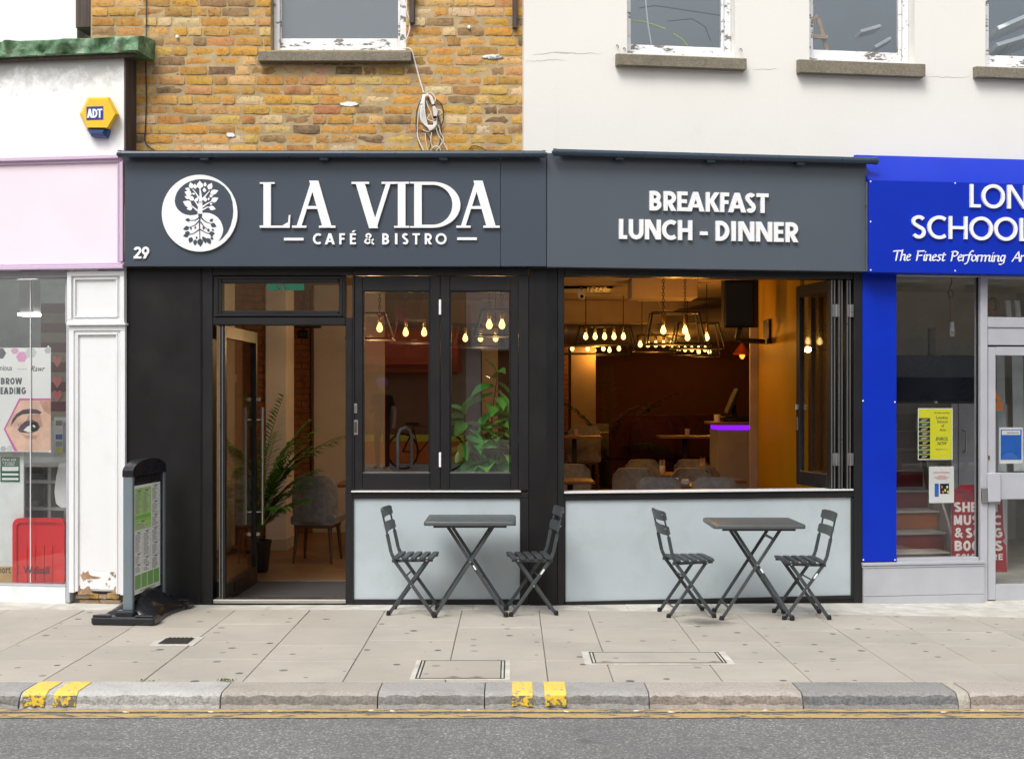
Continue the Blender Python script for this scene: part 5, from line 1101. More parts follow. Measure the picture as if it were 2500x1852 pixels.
SK = {'T': (.46, [[(.0, .66), (.25, .69), (.5, .7)], [(.25, .69), (.22, 0)]]), 'h': (.34, [[(.06, .76), (.03, 0)], [(.03, .28), (.14, .43), (.25, .41), (.24, .05), (.31, .01)]]), 'e': (.28, [[(.04, .22), (.2, .29), (.23, .39), (.14, .45), (.05, .34), (.03, .14), (.1, .01), (.24, .07)]]), 'F': (.42, [[(.08, .7), (.06, 0)], [(.03, .68), (.42, .7)], [(.07, .36), (.32, .38)]]), 'i': (.14, [[(.05, .44), (.04, .05), (.1, .01)], [(.06, .6), (.09, .63)]]),
      'n': (.34, [[(.03, .44), (.03, 0)], [(.03, .28), (.14, .43), (.25, .41), (.24, .05), (.31, .01)]]), 's': (.25, [[(.22, .41), (.1, .44), (.06, .33), (.2, .15), (.14, .02), (.02, .04)]]), 't': (.23, [[(.11, .58), (.07, .06), (.13, .01), (.2, .05)], [(.0, .43), (.22, .44)]]), 'P': (.38, [[(.09, .7), (.06, 0)], [(.01, .65), (.2, .7), (.36, .6), (.32, .41), (.2, .33), (.08, .36)]]), 'r': (.23, [[(.03, .44), (.03, 0)], [(.03, .28), (.11, .42), (.21, .43)]]),
      'f': (.24, [[(.3, .72), (.2, .75), (.13, .6), (.08, 0), (.02, -.18), (-.08, -.2)], [(.0, .43), (.24, .44)]]), 'o': (.31, [[(.15, .45), (.04, .34), (.03, .1), (.12, .01), (.25, .1), (.26, .33), (.15, .45)]]), 'm': (.56, [[(.03, .44), (.03, 0)], [(.03, .28), (.14, .43), (.24, .41), (.24, 0)], [(.24, .28), (.35, .43), (.46, .41), (.45, .05), (.52, .01)]]), 'g': (.32, [[(.25, .42), (.1, .45), (.03, .3), (.05, .08), (.14, .04), (.24, .2), (.26, .44), (.23, -.1), (.1, -.22), (0, -.18)]]), 'A': (.44, [[(.0, 0), (.28, .71)], [(.28, .71), (.42, 0)], [(.1, .25), (.38, .25)]])}
(xa, za), (xb, zb) = P('R', ub(1655), 631+0*1, YBF), P('R', ub(1655), 631, YBF)
def hand(mb, s, x, z, H, y, nib=.10, slant=.16, sx=1.0):
    for c in s:
        if c == ' ': x += .2*H; continue
        wd_, st_ = SK[c]
        for path in st_:
            for k, (p, q) in enumerate(zip(path, path[1:])):
                a = Vector((x+(p[0]*sx+p[1]*slant)*H, z+p[1]*H)); b = Vector((x+(q[0]*sx+q[1]*slant)*H, z+q[1]*H))
                n1 = Vector((math.cos(.6), math.sin(.6)))*nib*H/2; n2 = Vector((-n1.y, n1.x))*.42
                pts = [s_+i*n1+j*n2 for s_ in (a, b) for i in (1, -1) for j in (1, -1)]
                # convex hull of the nib swept along the stroke
                pts = sorted((round(v.x, 6), round(v.y, 6)) for v in pts); lo = []; hi = []
                for v in pts:
                    while len(lo) > 1 and (lo[-1][0]-lo[-2][0])*(v[1]-lo[-2][1])-(lo[-1][1]-lo[-2][1])*(v[0]-lo[-2][0]) <= 0: lo.pop()
                    lo.append(v)
                for v in reversed(pts):
                    while len(hi) > 1 and (hi[-1][0]-hi[-2][0])*(v[1]-hi[-2][1])-(hi[-1][1]-hi[-2][1])*(v[0]-hi[-2][0]) <= 0: hi.pop()
                    hi.append(v)
                mb.prism(lo[:-1]+hi[:-1], y-.0005, y-.004-.0004*(k % 5))
        x += wd_*H*sx
    return x
for word, px, pe in (('The', 1655, 1738), ('Finest', 1757, 1890), ('Performing', 1908, 2160), ('Arts', 2178, 2272)):
    xx, zz = P('R', ub(px), v3(1134+(px-1655)*.008), YBF); mb = MB(); H_ = .112; hand(mb, word, xx, zz, H_, YBF, sx=((pe-px)*.5605/296)/(sum(SK[c][0] for c in word)*H_)); mb.build('script_word', MT['white'], fb)
for px, py in ((2124.5, 443), (2124.5, 541), (2125, 659), (2331, 447), (2331, 661), (2130, 431), (2310, 436)):
    x, z = P('R', px+1, py, YBF); y = YBF
    if py < 440: continue
    mb = MB(); mb.lathe([(.001, 0), (.006, .0005), (.007, .003)], 10, M=Matrix.Translation((x, y-.002, z)) @ Matrix.Rotation(-math.pi/2, 4, 'X')); mb.build('screw_cap', MT['white'], fb)
mb = MB(); x, z = P('R', 2191, 404, 0); mb.box(x-.004, x+.006, -.09, -.03, z-.03, z+.03); 
# school interior
rm = MB(); X0, X1, Y0, Y1, Z0, Z1 = P('R', 2150, 900, .16)[0], 6, .16, 3.6, .02, P('R', 2300, 668, .1)[1]+.15
XB = X0+.54
rm.poly([(XB, Y1, Z0), (X1, Y1, Z0), (X1, Y1, Z1), (XB, Y1, Z1)]); rm.poly([(X1, Y0, Z0), (X1, Y1, Z0), (X1, Y1, Z1), (X1, Y0, Z1)]); rm.poly([(X0, Y0, Z0), (XB, Y1, Z0), (XB, Y1, Z1), (X0, Y0, Z1)]); rm.poly([(X0, Y0, Z1), (X1, Y0, Z1), (X1, Y1, Z1), (XB, Y1, Z1)])
rm.poly([(X0, Y0, Z0), (X1, Y0, Z0), (X1, Y1, Z0), (XB, Y1, Z0)])
o = rm.build('school_room', mat('school_paint', (.50, .48, .43), .8), F='R', recalc=False); o['kind'] = 'structure'
sa = thing('staircase', 'staircase with red and orange risers inside the school window', 'stairs', (P('R', 2260, 1362, .5)[0], .5, Z0), 'R')
edge_ = []
for i, (py, xr, c) in enumerate(((1348, 2320, 'stair_r'), (1300, 2311, 'stair_r'), (1247, 2294, 'stair_o'), (1196, 2270, 'stair_r'), (1146, 2258, 'stair_r'), (1098, 2250, 'stair_n'), (1052, 2244, 'stair_n'), (1010, 2240, 'stair_n'))):
    y = .35+.24*i; mb = MB(); xl_ = P('R', 2170, py, y)[0]; xr_ = P('R', xr, py, y)[0]; z_ = P('R', 2250, py, y)[1]
    mb.box(xl_, xr_, y, y+.25, z_-.018, z_, .004); mb.build('nosing', MT['stair_n'], sa); edge_.append((xr_, y, z_))
    mb = MB(); mb.box(xl_, xr_-.01, y+.02, y+.24, max(z_-.16, Z0+.001), z_-.0185, 0); mb.build('riser', MT[c], sa)
mb = MB(); mb.loft([[(x+.006, y, z-.16), (x+.026, y, z-.16), (x+.026, y, z+.10), (x+.006, y, z+.10)] for x, y, z in edge_]); mb.build('stringer', MT['stair_n'], sa)
cu = thing('hall_cupboard', 'tall grey panelled cupboard door behind the school window', 'cupboard', (P('R', 2370, 1360, 1.2)[0], 1.2, Z0), 'R')
mb = MB(); mb.pbox('R', 2322, 985, 2339, 1380, 1.2, 1.25, .003); mb.pbox('R', 2340.5, 985, 2460, 1380, 1.2, 1.25, .003); mb.build('door_panel', MT['grey'], cu)
mb = MB(); x, z = P('R', 2357, 1050, 1.16); zb = P('R', 2357, 1104, 1.16)[1]; mb.tube([(x, 1.195, z), (x, 1.15, z-.01), (x, 1.15, zb+.01), (x, 1.195, zb)], .009, 8); mb.build('handle', MT['steel'], cu)
tv = thing('television', 'black flat television hanging inside the school window', 'television', (P('R', 2285, 984, .3)[0], .3, P('R', 2285, 984, .3)[1]), 'R')
mb = MB(); mb.pbox('R', 2184, 866, 2380, 985, .3, .35, .006); mb.build('case', MT['plastic'], tv); mb = MB(); mb.pbox('R', 2187, 870, 2376, 976, .296, .2995, 0); mb.build('screen', MT['tvm'], tv)
mb = MB(); text(mb, 'LG', P('R', 2282, 983, .2985)[0], P('R', 2282, 983, .2985)[1], .2985, None, .014); mb.build('maker_mark', MT['paper'], tv, recalc=False)
mb = MB(); mb.pbox('R', 2270, 800, 2284, 866, .36, .40, 0); mb.build('hanger', MT['iron'], tv)
hl = thing('hanging_lamp_holder', 'bare lamp holder on a looped brown cord inside the school window', 'lamp holder', (P('R', 2323, 820, .25)[0], .25, P('R', 2323, 820, .25)[1]), 'R')
q = [(2325, 640), (2324, 690), (2319, 705), (2317, 716), (2321, 725), (2327, 724), (2330, 716), (2327, 708), (2321, 706), (2318, 714), (2323, 728), (2325, 745), (2325, 785)]
mb = MB(); mb.tube([(P('R', *p, .25)[0], .25+.003*i, P('R', *p, .25)[1]) for i, p in enumerate(q)], .006, 6); mb.build('cord', MT['walnut'], hl, smooth=60)
x, z = P('R', 2325, 785, .29); mb = MB(); mb.lathe([(.008, .0), (.016, -.01), (.018, -.05), (.026, -.07), (.026, -.085), (.02, -.09)], 12, (x, .29, z)); mb.build('socket', MT['grey'], hl, smooth=40)
mb = MB(); [mb.tube([(x+d, .29, z-.088), (x+d, .29, z-.125)], .004, 6) for d in (-.015, 0, .015)]; mb.build('prong', MT['cup'], hl)
rs = thing('red_sale_sign', 'torn red sign advertising sheet music and song books behind the school glass', 'sign', (P('R', 2390, 1395, .16)[0], .16, P('R', 2390, 1395, .16)[1]), 'R'); ys_ = .16
pts = [(2326, 1362+34), (2324, 1215), (2330, 1195), (2340, 1190), (2346, 1183), (2390, 1183), (2446, 1186), (2450, 1290), (2454, 1312), (2448, 1320), (2456, 1330), (2459, 1396)]
mb = MB(); mb.prism([P('R', *p, ys_) for p in pts], ys_, ys_+.008); mb.build('board', MT['redp'], rs)
mb = MB(); k_ = ys_-.0035
for row, y0_, y1_ in (((('S', 2329, 2347), ('H', 2350, 2368), ('E', 2371, 2386), ('E', 2389, 2403), ('T', 2424, 2442)), 1225, 1249), ((('M', 2329, 2349), ('U', 2353, 2371), ('S', 2374, 2390), ('I', 2394, 2399), ('C', 2425, 2445)), 1257, 1281), ((('&', 2331, 2350), ('S', 2358, 2374), ('O', 2377, 2393), ('N', 2396, 2410), ('G', 2427, 2447)), 1288, 1312), ((('B', 2331, 2349), ('O', 2352, 2370), ('O', 2373, 2391), ('K', 2394, 2412), ('S', 2428, 2448)), 1319, 1344), ((('S', 2334, 2345), ('O', 2348, 2359), ('L', 2362, 2370), ('D', 2373, 2384), ('H', 2396, 2406), ('E', 2412, 2419), ('R', 2425, 2435), ('E', 2438, 2448)), 1351, 1366)):
    for c, a, b in row:
        xa, za = P('R', a, y1_, k_); xb, zb = P('R', b, y0_, k_); H = zb-za; glyph(mb, G(c, (xb-xa)/H, .24), xa, za, H, H, ys_-.0005, k_)
mb.build('letters', MT['cup'], rs)
mb = MB(); text(mb, 'ops...C', P('R', 2337, 1203, k_)[0], P('R', 2337, 1203, k_)[1], k_, 50/300, .03); text(mb, 'Stan', P('R', 2350, 1217, k_)[0], P('R', 2350, 1217, k_)[1], k_, 36/300, .03); mb.build('dark_lettering', MT['ink'], rs, recalc=False)
yq = .0655
def sheet(px0, py0, px1, py1, label, m, name='poster'):
    t = thing(name, label, 'poster', (P('R', (px0+px1)/2, py1, yq)[0], yq, P('R', (px0+px1)/2, py1, yq)[1]), 'R')
    mb = MB(); mb.pbox('R', px0, py0, px1, py1, yq, yq+.002, 0); mb.build('sheet', MT['paper'], t)
    if m: mb = MB(); mb.pbox('R', px0+2, py0+2, px1-2, py1-2, yq-.0006, yq-.0001, 0); mb.build('ground_colour', MT[m], t)
    return t
def T_(mb, s, px, py, wpx, hpx, mi=0, sh=0, y=yq-.0012): x, z = P('R', px, py, y); text(mb, s, x, z, y, wpx/298, hpx/298, mi, sh)
t = sheet(2241, 996, 2326, 1122, 'yellow school enrolment poster with a strip of small photographs', 'yellowp')
mb = MB(); T_(mb, 'All Under One Roof', 2281, 1009, 40, 4); T_(mb, 'London', 2286, 1022, 30, 7); T_(mb, 'School', 2288, 1032, 27, 7); T_(mb, 'of', 2298, 1042, 8, 7); T_(mb, 'Arts', 2294, 1052, 16, 7); T_(mb, 'ENROL', 2284, 1075, 33, 9, 1, .25); T_(mb, 'NOW', 2288, 1086, 24, 9, 1, .25); T_(mb, '0208 504 11 11', 2284, 1098, 30, 3)
mb.build('print', [MT['ink'], MT['aidg']], t, recalc=False)
for i in range(9):
    mb = MB(); mb.pbox('R', 2243, 1020+i*11.2, 2271, 1029.5+i*11.2, yq-.0012, yq-.0007, 0); mb.build('photo_strip', MT[('iron', 'aidg', 'plastic')[i % 3]], t)
    mb = MB(); flat(mb, 'R', [(2246+(i*5) % 9, 1028+i*11.2), (2260, 1027+i*11.2), (2266, 1022+i*11.2), (2252, 1023+i*11.2)], yq-.0014, 0); mb.build('photo_light', MT['stair_n'], t, recalc=False)
t = sheet(2268, 1138, 2329, 1227, 'white notice with small red text and a shop photograph inside the school window', None, 'notice')
mb = MB(); T_(mb, 'OPENING SOON FOR LESSONS', 2279, 1155, 42, 4); T_(mb, 'PLEASE VISIT', 2290, 1163, 20, 3); T_(mb, 'OUR SCHOOL WEBSITE', 2281, 1166.5, 38, 3); T_(mb, 'FOR DETAILS', 2287, 1170, 26, 3); mb.build('print', MT['redl'], t, recalc=False)
mb = MB(); mb.pbox('R', 2282, 1180, 2292, 1212, yq-.001, yq-.0002, 0); mb.build('photo', MT['bluep'], t); mb = MB(); mb.pbox('R', 2295, 1180, 2317, 1205, yq-.001, yq-.0002, 0); mb.build('photo', MT['plastic'], t)
mb = MB(); [flat(mb, 'R', [(a, b), (a+4, b+2), (a+5, b-4), (a+1, b-5)], yq-.0014, i % 3) for i, (a, b) in enumerate(((2297, 1190), (2305, 1198), (2310, 1190), (2300, 1202), (2312, 1202)))]; mb.build('photo_detail', [MT['redl'], MT['yellowp'], MT['paper']], t, recalc=False)
yq = .055
t = sheet(2440, 1043, 2497, 1131, 'blue notice in a white border inside the school door', None, 'notice')
mb = MB(); mb.pbox('R', 2443, 1063, 2494, 1122, yq-.001, yq-.0002, 0); mb.pbox('R', 2443, 1048, 2494, 1063, yq-.0009, yq-.0002, 0); mb.build('blue_field', MT['bluep'], t)
mb = MB(); mb.pbox('R', 2446, 1050, 2491, 1061, yq-.0015, yq-.0011, 0); mb.build('heading_strip', MT['paper'], t)
mb = MB(); T_(mb, 'London School of Arts', 2458, 1058, 32, 5, 0, 0, yq-.0018); mb.build('print', MT['ink'], t, recalc=False)
t = thing('warning_sticker', 'small orange warning triangle sticker inside the school door', 'sticker', (P('R', 2438, 1002, yq)[0], yq, P('R', 2438, 1002, yq)[1]), 'R')
mb = MB(); mb.prism([P('R', *p, yq) for p in ((2431, 953), (2446, 976), (2431, 976))], yq, yq+.001); mb.pbox('R', 2431, 979, 2449, 1001, yq, yq+.001, 0); mb.build('sticker', MT['stair_o'], t)
wr = thing('straw_ring', 'tan ring shaped hat hanging behind the school door transom', 'ring', (P('R', 2423, 764, .4)[0], .4, P('R', 2423, 764, .4)[1]), 'R')
x, z = P('R', 2424, 746, .4); mb = MB(); mb.tube([(x+.045*math.cos(6.2832*i/20), .4, z+.055*math.sin(6.2832*i/20)) for i in range(21)], .018, 8); mb.build('ring', MT['tablew'], wr, smooth=60)
for i, px in enumerate((2455, 2478)):
    mb = MB(); mb.prism([P('R', *p, .5) for p in ((px, 733), (px+12, 733), (px+15, 773), (px+4, 773))], .5, .52); tag(mb.build('paper_strip', MT['partition'], F='R'), ('pale paper strip hanging behind the school door transom nearest the straw ring', 'pale paper strip hanging behind the school door transom, second from the straw ring')[i], 'paper strip')
for i, (px, w_) in enumerate(((2432, 22), (2470, 30))):
    mb = MB(); a = P('R', px, 870, .6); k_ = [(a[0]+w_/290*j/8, .6+.025*(j % 2)) for j in range(9)]; zt_2, zb_3 = P('R', px, 850, .6)[1], P('R', px, 1150, .6)[1]
    mb.add([(x, y, zt_2) for x, y in k_]+[(x+.02, y, zb_3) for x, y in k_], [(j, j+1, 10+j, 9+j) for j in range(8)]); tag(mb.build('curtain', MT['partition'], F='R', recalc=False), ('pale folded curtain inside the school door by the mullion', 'wider pale curtain further inside the school door')[i], 'curtain')
# ================================================================ FOLDING CHAIRS AND TABLES ON THE PAVEMENT
def bistro_chair(label, sticker=True):
    """faces +x, 0.81 m tall; origin on the ground between its feet"""
    t = thing('folding_chair', label, 'chair', own=True, group='folding chairs outside the cafe')
    hw = .165
    for s in (-1, 1):
        y = s*hw
        L_ = [(.168, y, .012), (-.118, y, .405), (-.148, y, .47), (-.178, y, .61)]
        mb = MB()
        for p, q in zip(L_, L_[1:]): mb.bar(p, q, .009, .026, (-.35 if p[2] < .4 else -1, 0, .3), .003)
        # narrow flattened strap above
        mb.bar((-.176, y, .60), (-.222, y, .795), .006, .014, (-1, 0, .2), .002)
        lg = mb.build('rear_post', MT['dark'], t)
        mb = MB(); mb.lathe([(.010, 0), (.017, .002), (.017, .02), (.012, .034)], 10, (.172, y, 0)); mb.build('foot_cap', MT['rubber'], lg, smooth=40)
        y2 = s*(hw-.022); mb = MB(); mb.bar((-.168, y2, .012), (.118, y2, .415), .009, .026, (-.5, 0, .3), .003); lg = mb.build('front_leg', MT['dark'], t)
        mb = MB(); mb.lathe([(.010, 0), (.017, .002), (.017, .02), (.012, .034)], 10, (-.172, y2, 0)); mb.build('foot_cap', MT['rubber'], lg, smooth=40)
        mb = MB(); mb.bar((-.145, s*(hw-.012), .408), (.165, s*(hw-.012), .418), .007, .024, (0, 0, 1), .002); mb.build('seat_rail', MT['dark'], t)
        mb = MB()
        for px, pz_, yy in ((0, .2245, s*(hw+.0045)), (.118, .415, s*(hw+.0045)), (-.222, .775, s*(hw+.004)), (-.20, .668, s*(hw+.004))): mb.tube([(px, yy-s*.006, pz_), (px, yy+s*.003, pz_)], .0065, 8)
        mb.build('rivet', MT['steel'], t)
    if sticker:
        mb = MB(); M_ = Matrix.Translation((-.064, -hw-.0056, .33)) @ Matrix.Rotation(math.radians(53.9), 4, 'Y')
        mb.prism([(.017*math.copysign(1, math.cos(a))+.007*math.cos(a), .007*math.sin(a)) for a in [6.2832*i/16 for i in range(16)]], -.0008, .0008); mb.v = [tuple(M_ @ Vector(v)) for v in mb.v]; mb.build('maker_plate', MT['paper'], t)
        M2 = Matrix.Rotation(math.pi, 4, 'Z')
    for z, x in ((.055, .137), (.075, -.122), (.30, -.035)):
        mb = MB(); h_ = hw if x > 0 or z > .2 else hw-.022; mb.tube([(x, -h_, z), (x, h_, z)], .006, 8); mb.build('stretcher', MT['dark'], t)
    for i in range(5):
        x = -.108+.064*i; mb = MB(); rings = []
        for k in range(9):
            y = -.195+.39*k/8; d = .004*((k-4)/4)**2; e = .006 if k in (0, 8) else 0
            rings.append([(x-.023+e, y, .430-d), (x+.023-e, y, .430-d), (x+.023-e, y, .443-d-e*.5), (x+.018-e, y, .447-d-e*.5), (x-.018+e, y, .447-d-e*.5), (x-.023+e, y, .443-d-e*.5)])
        mb.loft(rings); mb.build('seat_slat', MT['dark'], t, smooth=35)
    for z, x in ((.763, -.212), (.655, -.187)):
        mb = MB(); rings = []
        for k in range(11):
            y = -.19+.38*k/10; bow = -.022*(1-((k-5)/5)**2); e = .008 if k in (0, 10) else 0; tl = .23
            c = Vector((x+bow+.006, y, z)); u = Vector((-tl, 0, 1)).normalized()*(.036-e); n_ = Vector((1, 0, tl)).normalized()*.007
            rings.append([tuple(c-u-n_), tuple(c-u+n_), tuple(c+u+n_), tuple(c+u-n_)])
        mb.loft(rings); mb.build('back_slat', MT['dark'], t, smooth=35)
    return t
def bistro_table(label, red=False):
    t = thing('folding_table', label, 'table', own=True, group='folding tables outside the cafe')
    mb = MB(); w2, d2, z = .338, .285, .722
    def rrect(e, z_): 
        r_ = .03; return [(cx_*(w2-e-r_)+r_*math.cos(a), cy_*(d2-e-r_)+r_*math.sin(a), z_) for cx_, cy_, a0 in ((1, 1, 0), (-1, 1, 90), (-1, -1, 180), (1, -1, 270)) for a in [math.radians(a0+22.5*i) for i in range(5)]]
    mb.loft([rrect(.03, z-.034), rrect(.002, z-.032), rrect(0, z-.026), rrect(0, z-.010), rrect(.003, z-.003), rrect(.010, z), rrect(.05, z+.0005)]); mb.build('table_top', mat('table_paint', (.085, .098, .10), .38, .1, var=.08) if 'table_paint' not in bpy.data.materials else bpy.data.materials['table_paint'], t, smooth=40)
    for q in (-d2+.04, d2-.055): mb = MB(); mb.box(-.27, .27, q, q+.015, z-.05, z-.0345, .002); mb.build('apron_rail', MT['dark'], t)
    for s in (-1, 1):
        ya, yb_ = s*.175, s*.148
        for y, sg_ in ((ya, 1), (yb_, -1)):
            mb = MB(); mb.bar((-.262*sg_, y, .014), (.175*sg_, y, z-.04), .012, .024, (-1, 0, .5), .003); lg = mb.build('leg', MT['dark'], t)
            mb = MB(); mb.lathe([(.011, 0), (.019, .002), (.019, .022), (.013, .036)], 10, (-.264*sg_, y, 0)); mb.build('foot_cap', MT['rubber'], lg, smooth=40)
        mb = MB(); mb.tube([(0, s*.165, .413), (0, s*.185, .413)], .007, 8); mb.build('pivot', MT['steel'], t)
    M_ = Matrix.Translation((.032, -.1835, .372)) @ Matrix.Rotation(math.radians(57), 4, 'Y')
    mb = MB(); mb.prism([(.014*math.copysign(1, math.cos(a))+.006*math.cos(a), .006*math.sin(a)) for a in [6.2832*i/16 for i in range(16)]], -.0008, .0008); mb.v = [tuple(M_ @ Vector(v)) for v in mb.v]; mb.build('maker_plate', MT['paper'], t)
    for sg_, f in ((1, .12), (-1, .12), (1, .88), (-1, .40)):
        x = (-.262+.437*f)*sg_; h_ = .175 if sg_ > 0 else .148; mb = MB(); mb.bar((x, -h_, .014+f*.668), (x, h_, .014+f*.668), .008, .02, (0, 0, 1), .002); mb.build('crossbar', MT['dark'], t)
    if red: mb = MB(); mb.lathe([(.002, -.012), (.013, -.009), (.014, 0), (.012, .004)], 10, (-.10, -.2, z-.042)); mb.build('red_stopper', MT['redl'], t)
    return t
cA = bistro_chair('dark grey folding chair in front of the narrower pale panel, nearest the glass door', False)
cA.matrix_world = Matrix.Translation((-.730, -.365, zg(-.73, -.36))) @ Matrix.Rotation(math.radians(-3), 4, 'Z')
cB = bistro_chair('dark grey folding chair standing in front of the black post between the two windows')
def put(o, px, y, rz):
    d = 10+y; x = (px-1250)/3100*d; o.matrix_world = Matrix.Translation((x, y, zg(x, y))) @ Matrix.Rotation(math.radians(rz), 4, 'Z')
put(cA, 1011, -.36, -4); put(cB, 1296, -.365, 187)
cC = dup(cA, (0, 0, 0), 0, 'dark grey folding chair seen edge on in front of the wide pale panel'); put(cC, 1675, -.365, 7)
cD = dup(cB, (0, 0, 0), 0, 'dark grey folding chair with both back slats showing, nearest the blue pilaster'); put(cD, 1957, -.37, 181)
# the plate on the two chairs facing left sits on their street side
for c in (cB, cD):
    for ch_ in c.children:
        if ch_.name.startswith('maker_plate'): ch_.matrix_local = Matrix.Translation((0, 2*.1706, 0))
t1 = bistro_table('dark grey folding table between the two chairs by the narrower pale panel'); put(t1, 1150, -.42, 0)
t2 = bistro_table('dark grey folding table in front of the wide pale panel under the open window', True); put(t2, 1838, -.42, 0)
# ================================================================ PAVEMENT MENU BOARD
mbd = thing('menu_board', 'black and grey pavement menu board with a white and green menu', 'menu board', (-2.745, -.50, 0), rz=math.radians(-5), own=True)
# local: board runs along y (depth), faces +x; near post at y=-.34, far post at y=+.34
for y in (-.315, .315):
    mb = MB(); mb.box(-.036, .036, y-.02, y+.02, .035, 1.075, .006); mb.build('post', MT['postg'], mbd)
mb = MB(); pts = [(-.337, 1.055), (.337, 1.055)]+[(.337*math.cos(a)*1.0, 1.09+.085*math.sin(a)) for a in [math.radians(8+164*i/16) for i in range(17)]]
mb.prism(pts, -.040, .040, axis='x'); mb.build('arched_cap', MT['plastic'], mbd)
mb = MB(); mb.box(-.016, .016, -.294, .294, .14, 1.06, .002); mb.build('panel', MT['plastic'], mbd)
mb = MB()
for y0_, y1_, za, zb in ((-.2935, -.27, .15, 1.05), (.27, .2935, .15, 1.05), (-.27, .27, .15, .18), (-.27, .27, 1.0, 1.05)): mb.box(.016, .024, y0_, y1_, za, zb, .003)
mb.build('snap_frame', MT['plastic'], mbd)
mb = MB(); mb.box(.0165, .0185, -.262, .262, .19, .985); sheet_ = mb.build('menu_sheet', MT['paper'], mbd)
pr = MB(); xs0 = .0190
def mq(y0_, y1_, z0_, z1_, mi, k=0): pr.poly([(xs0+.0003*k, y0_, z0_), (xs0+.0003*k, y1_, z0_), (xs0+.0003*k, y1_, z1_), (xs0+.0003*k, y0_, z1_)], mi)
mq(-.25, .075, .655, .965, 0); mq(-.24, .065, .735, .765, 1, 1)
for i in range(4): mq(-.245+.123*i, -.133+.123*i, .225, .33, 1)
rg = random.Random(5)
def lines(y0_, y1_, z0_, z1_, head=True):
    z = z1_
    if head: mq(y0_, y1_, z-.002, z, 2, 2); mq((y0_+y1_)/2-.03, (y0_+y1_)/2+.03, z-.014, z-.007, 2, 2); z -= .021
    while z > z0_:
        L_ = (y1_-y0_)*rg.uniform(.45, .8); mq(y0_+.003, y0_+L_, z-.0042, z, 3, 2)
        if rg.random() < .7: mq(y1_-.014, y1_-.003, z-.0042, z, 3, 2)
        z -= .0092
lines(-.24, -.095, .78, .95); lines(-.085, .06, .78, .95); lines(-.24, .06, .665, .725)
for a, b, c in ((.86, .97, 1), (.76, .85, 1), (.66, .75, 1), (.55, .65, 1), (.45, .54, 1), (.345, .44, 1)): lines(.09, .245, a, b)
for a, b in ((.5, .645), (.42, .49), (.345, .41)): lines(-.245, -.10, a, b)
for a, b in ((.46, .645), (.40, .45), (.345, .39)): lines(-.085, .07, a, b)
for i in range(4): lines(-.238+.123*i, -.14+.123*i, .235, .322, False)
mq(-.15, .15, .205, .211, 3)
pr.build('menu_print', [MT['greenp'], MT['greend'], MT['ink'], mat('print_lines', (.30, .32, .31), .7, bump=0)], sheet_, recalc=False)
# moulded base: arched body between two flat feet
mb = MB(); rings = []
for i in range(15):
    f = i/14; y = -.33+.66*f; m_ = math.sin(math.pi*f); h_ = .055+.15*m_**.75; w_ = .22-.04*m_
    rings.append([(-w_, y, .004), (w_, y, .004), (w_, y, .04), (w_*.82, y, .055+.25*(h_-.055)), (w_*.35, y, .045+.92*(h_-.055)+.01), (.03, y, h_), (-.03, y, h_), (-w_*.35, y, .045+.92*(h_-.055)+.01), (-w_*.82, y, .055+.25*(h_-.055)), (-w_, y, .04)])
mb.loft(rings); mb.build('base', MT['plastic'], mbd, smooth=50)
for y in (-.36, .36):
    mb = MB(); mb.box(-.235, .235, y-.075, y+.075, .0, .062, .014); mb.box(-.07, .07, y-.04, y+.045, .05, .10, .012); 
    for x in (-.155, .155): mb.box(x-.07, x+.07, y-.07, y-.045, .058, .075, .008)
    mb.build('foot', MT['plastic'], mbd, smooth=35)
# ================================================================ CAFE INTERIOR
CH_ = 2.98
def room(name, polys, m):
    mb = MB()
    for p in polys: mb.poly(p)
    o = mb.build(name, MT[m], recalc=False); o['kind'] = 'structure'; return o
RXL, RXR, YB_ = -3.0, 2.78, 12.2
room('cafe_floor', [[(RXL, 1.24, .004), (2.85, 1.24, .004), (2.85, 4.5, .004), (5, 4.5, .004), (5, 6.2, .004), (RXL, 6.2, .004)]], 'oak')
mb = MB(); mb.box(RXL, 5, 6.2, YB_, -.1, .38); struct(mb, 'raised_floor', MT['oak'])
FRONT = [(RXL, .13), (.27, .13), (2.85, .52)]
room('cafe_floor', [[(x, y, .002) for x, y in FRONT]+[(2.85, 1.22, .002), (RXL, 1.22, .002)]], 'mat')
mb = MB(); mb.box(P('C', 480, 1400, 1.2)[0], -1.2, 1.212, 1.245, .003, .012, .002); struct(mb, 'threshold_strip', MT['steel'])
room('cafe_ceiling', [[(x, y, CH_) for x, y in FRONT]+[(2.85, 4.4, CH_), (5, 4.4, CH_), (5, YB_, CH_), (RXL, YB_, CH_)]], 'ceil')
room('cafe_wall', [[(RXL, YB_, 0), (5, YB_, 0), (5, YB_, CH_), (RXL, YB_, CH_)], [(5, 4.5, 0), (5, YB_, 0), (5, YB_, CH_), (5, 4.5, CH_)]], 'maroon')
room('cafe_wall', [[(RXL, .12, 0), (RXL, YB_, 0), (RXL, YB_, CH_), (RXL, .12, CH_)], [(RXL, .155, 2.66), (1.0, .155, 2.66), (1.0, .155, CH_), (RXL, .155, CH_)]], 'room')
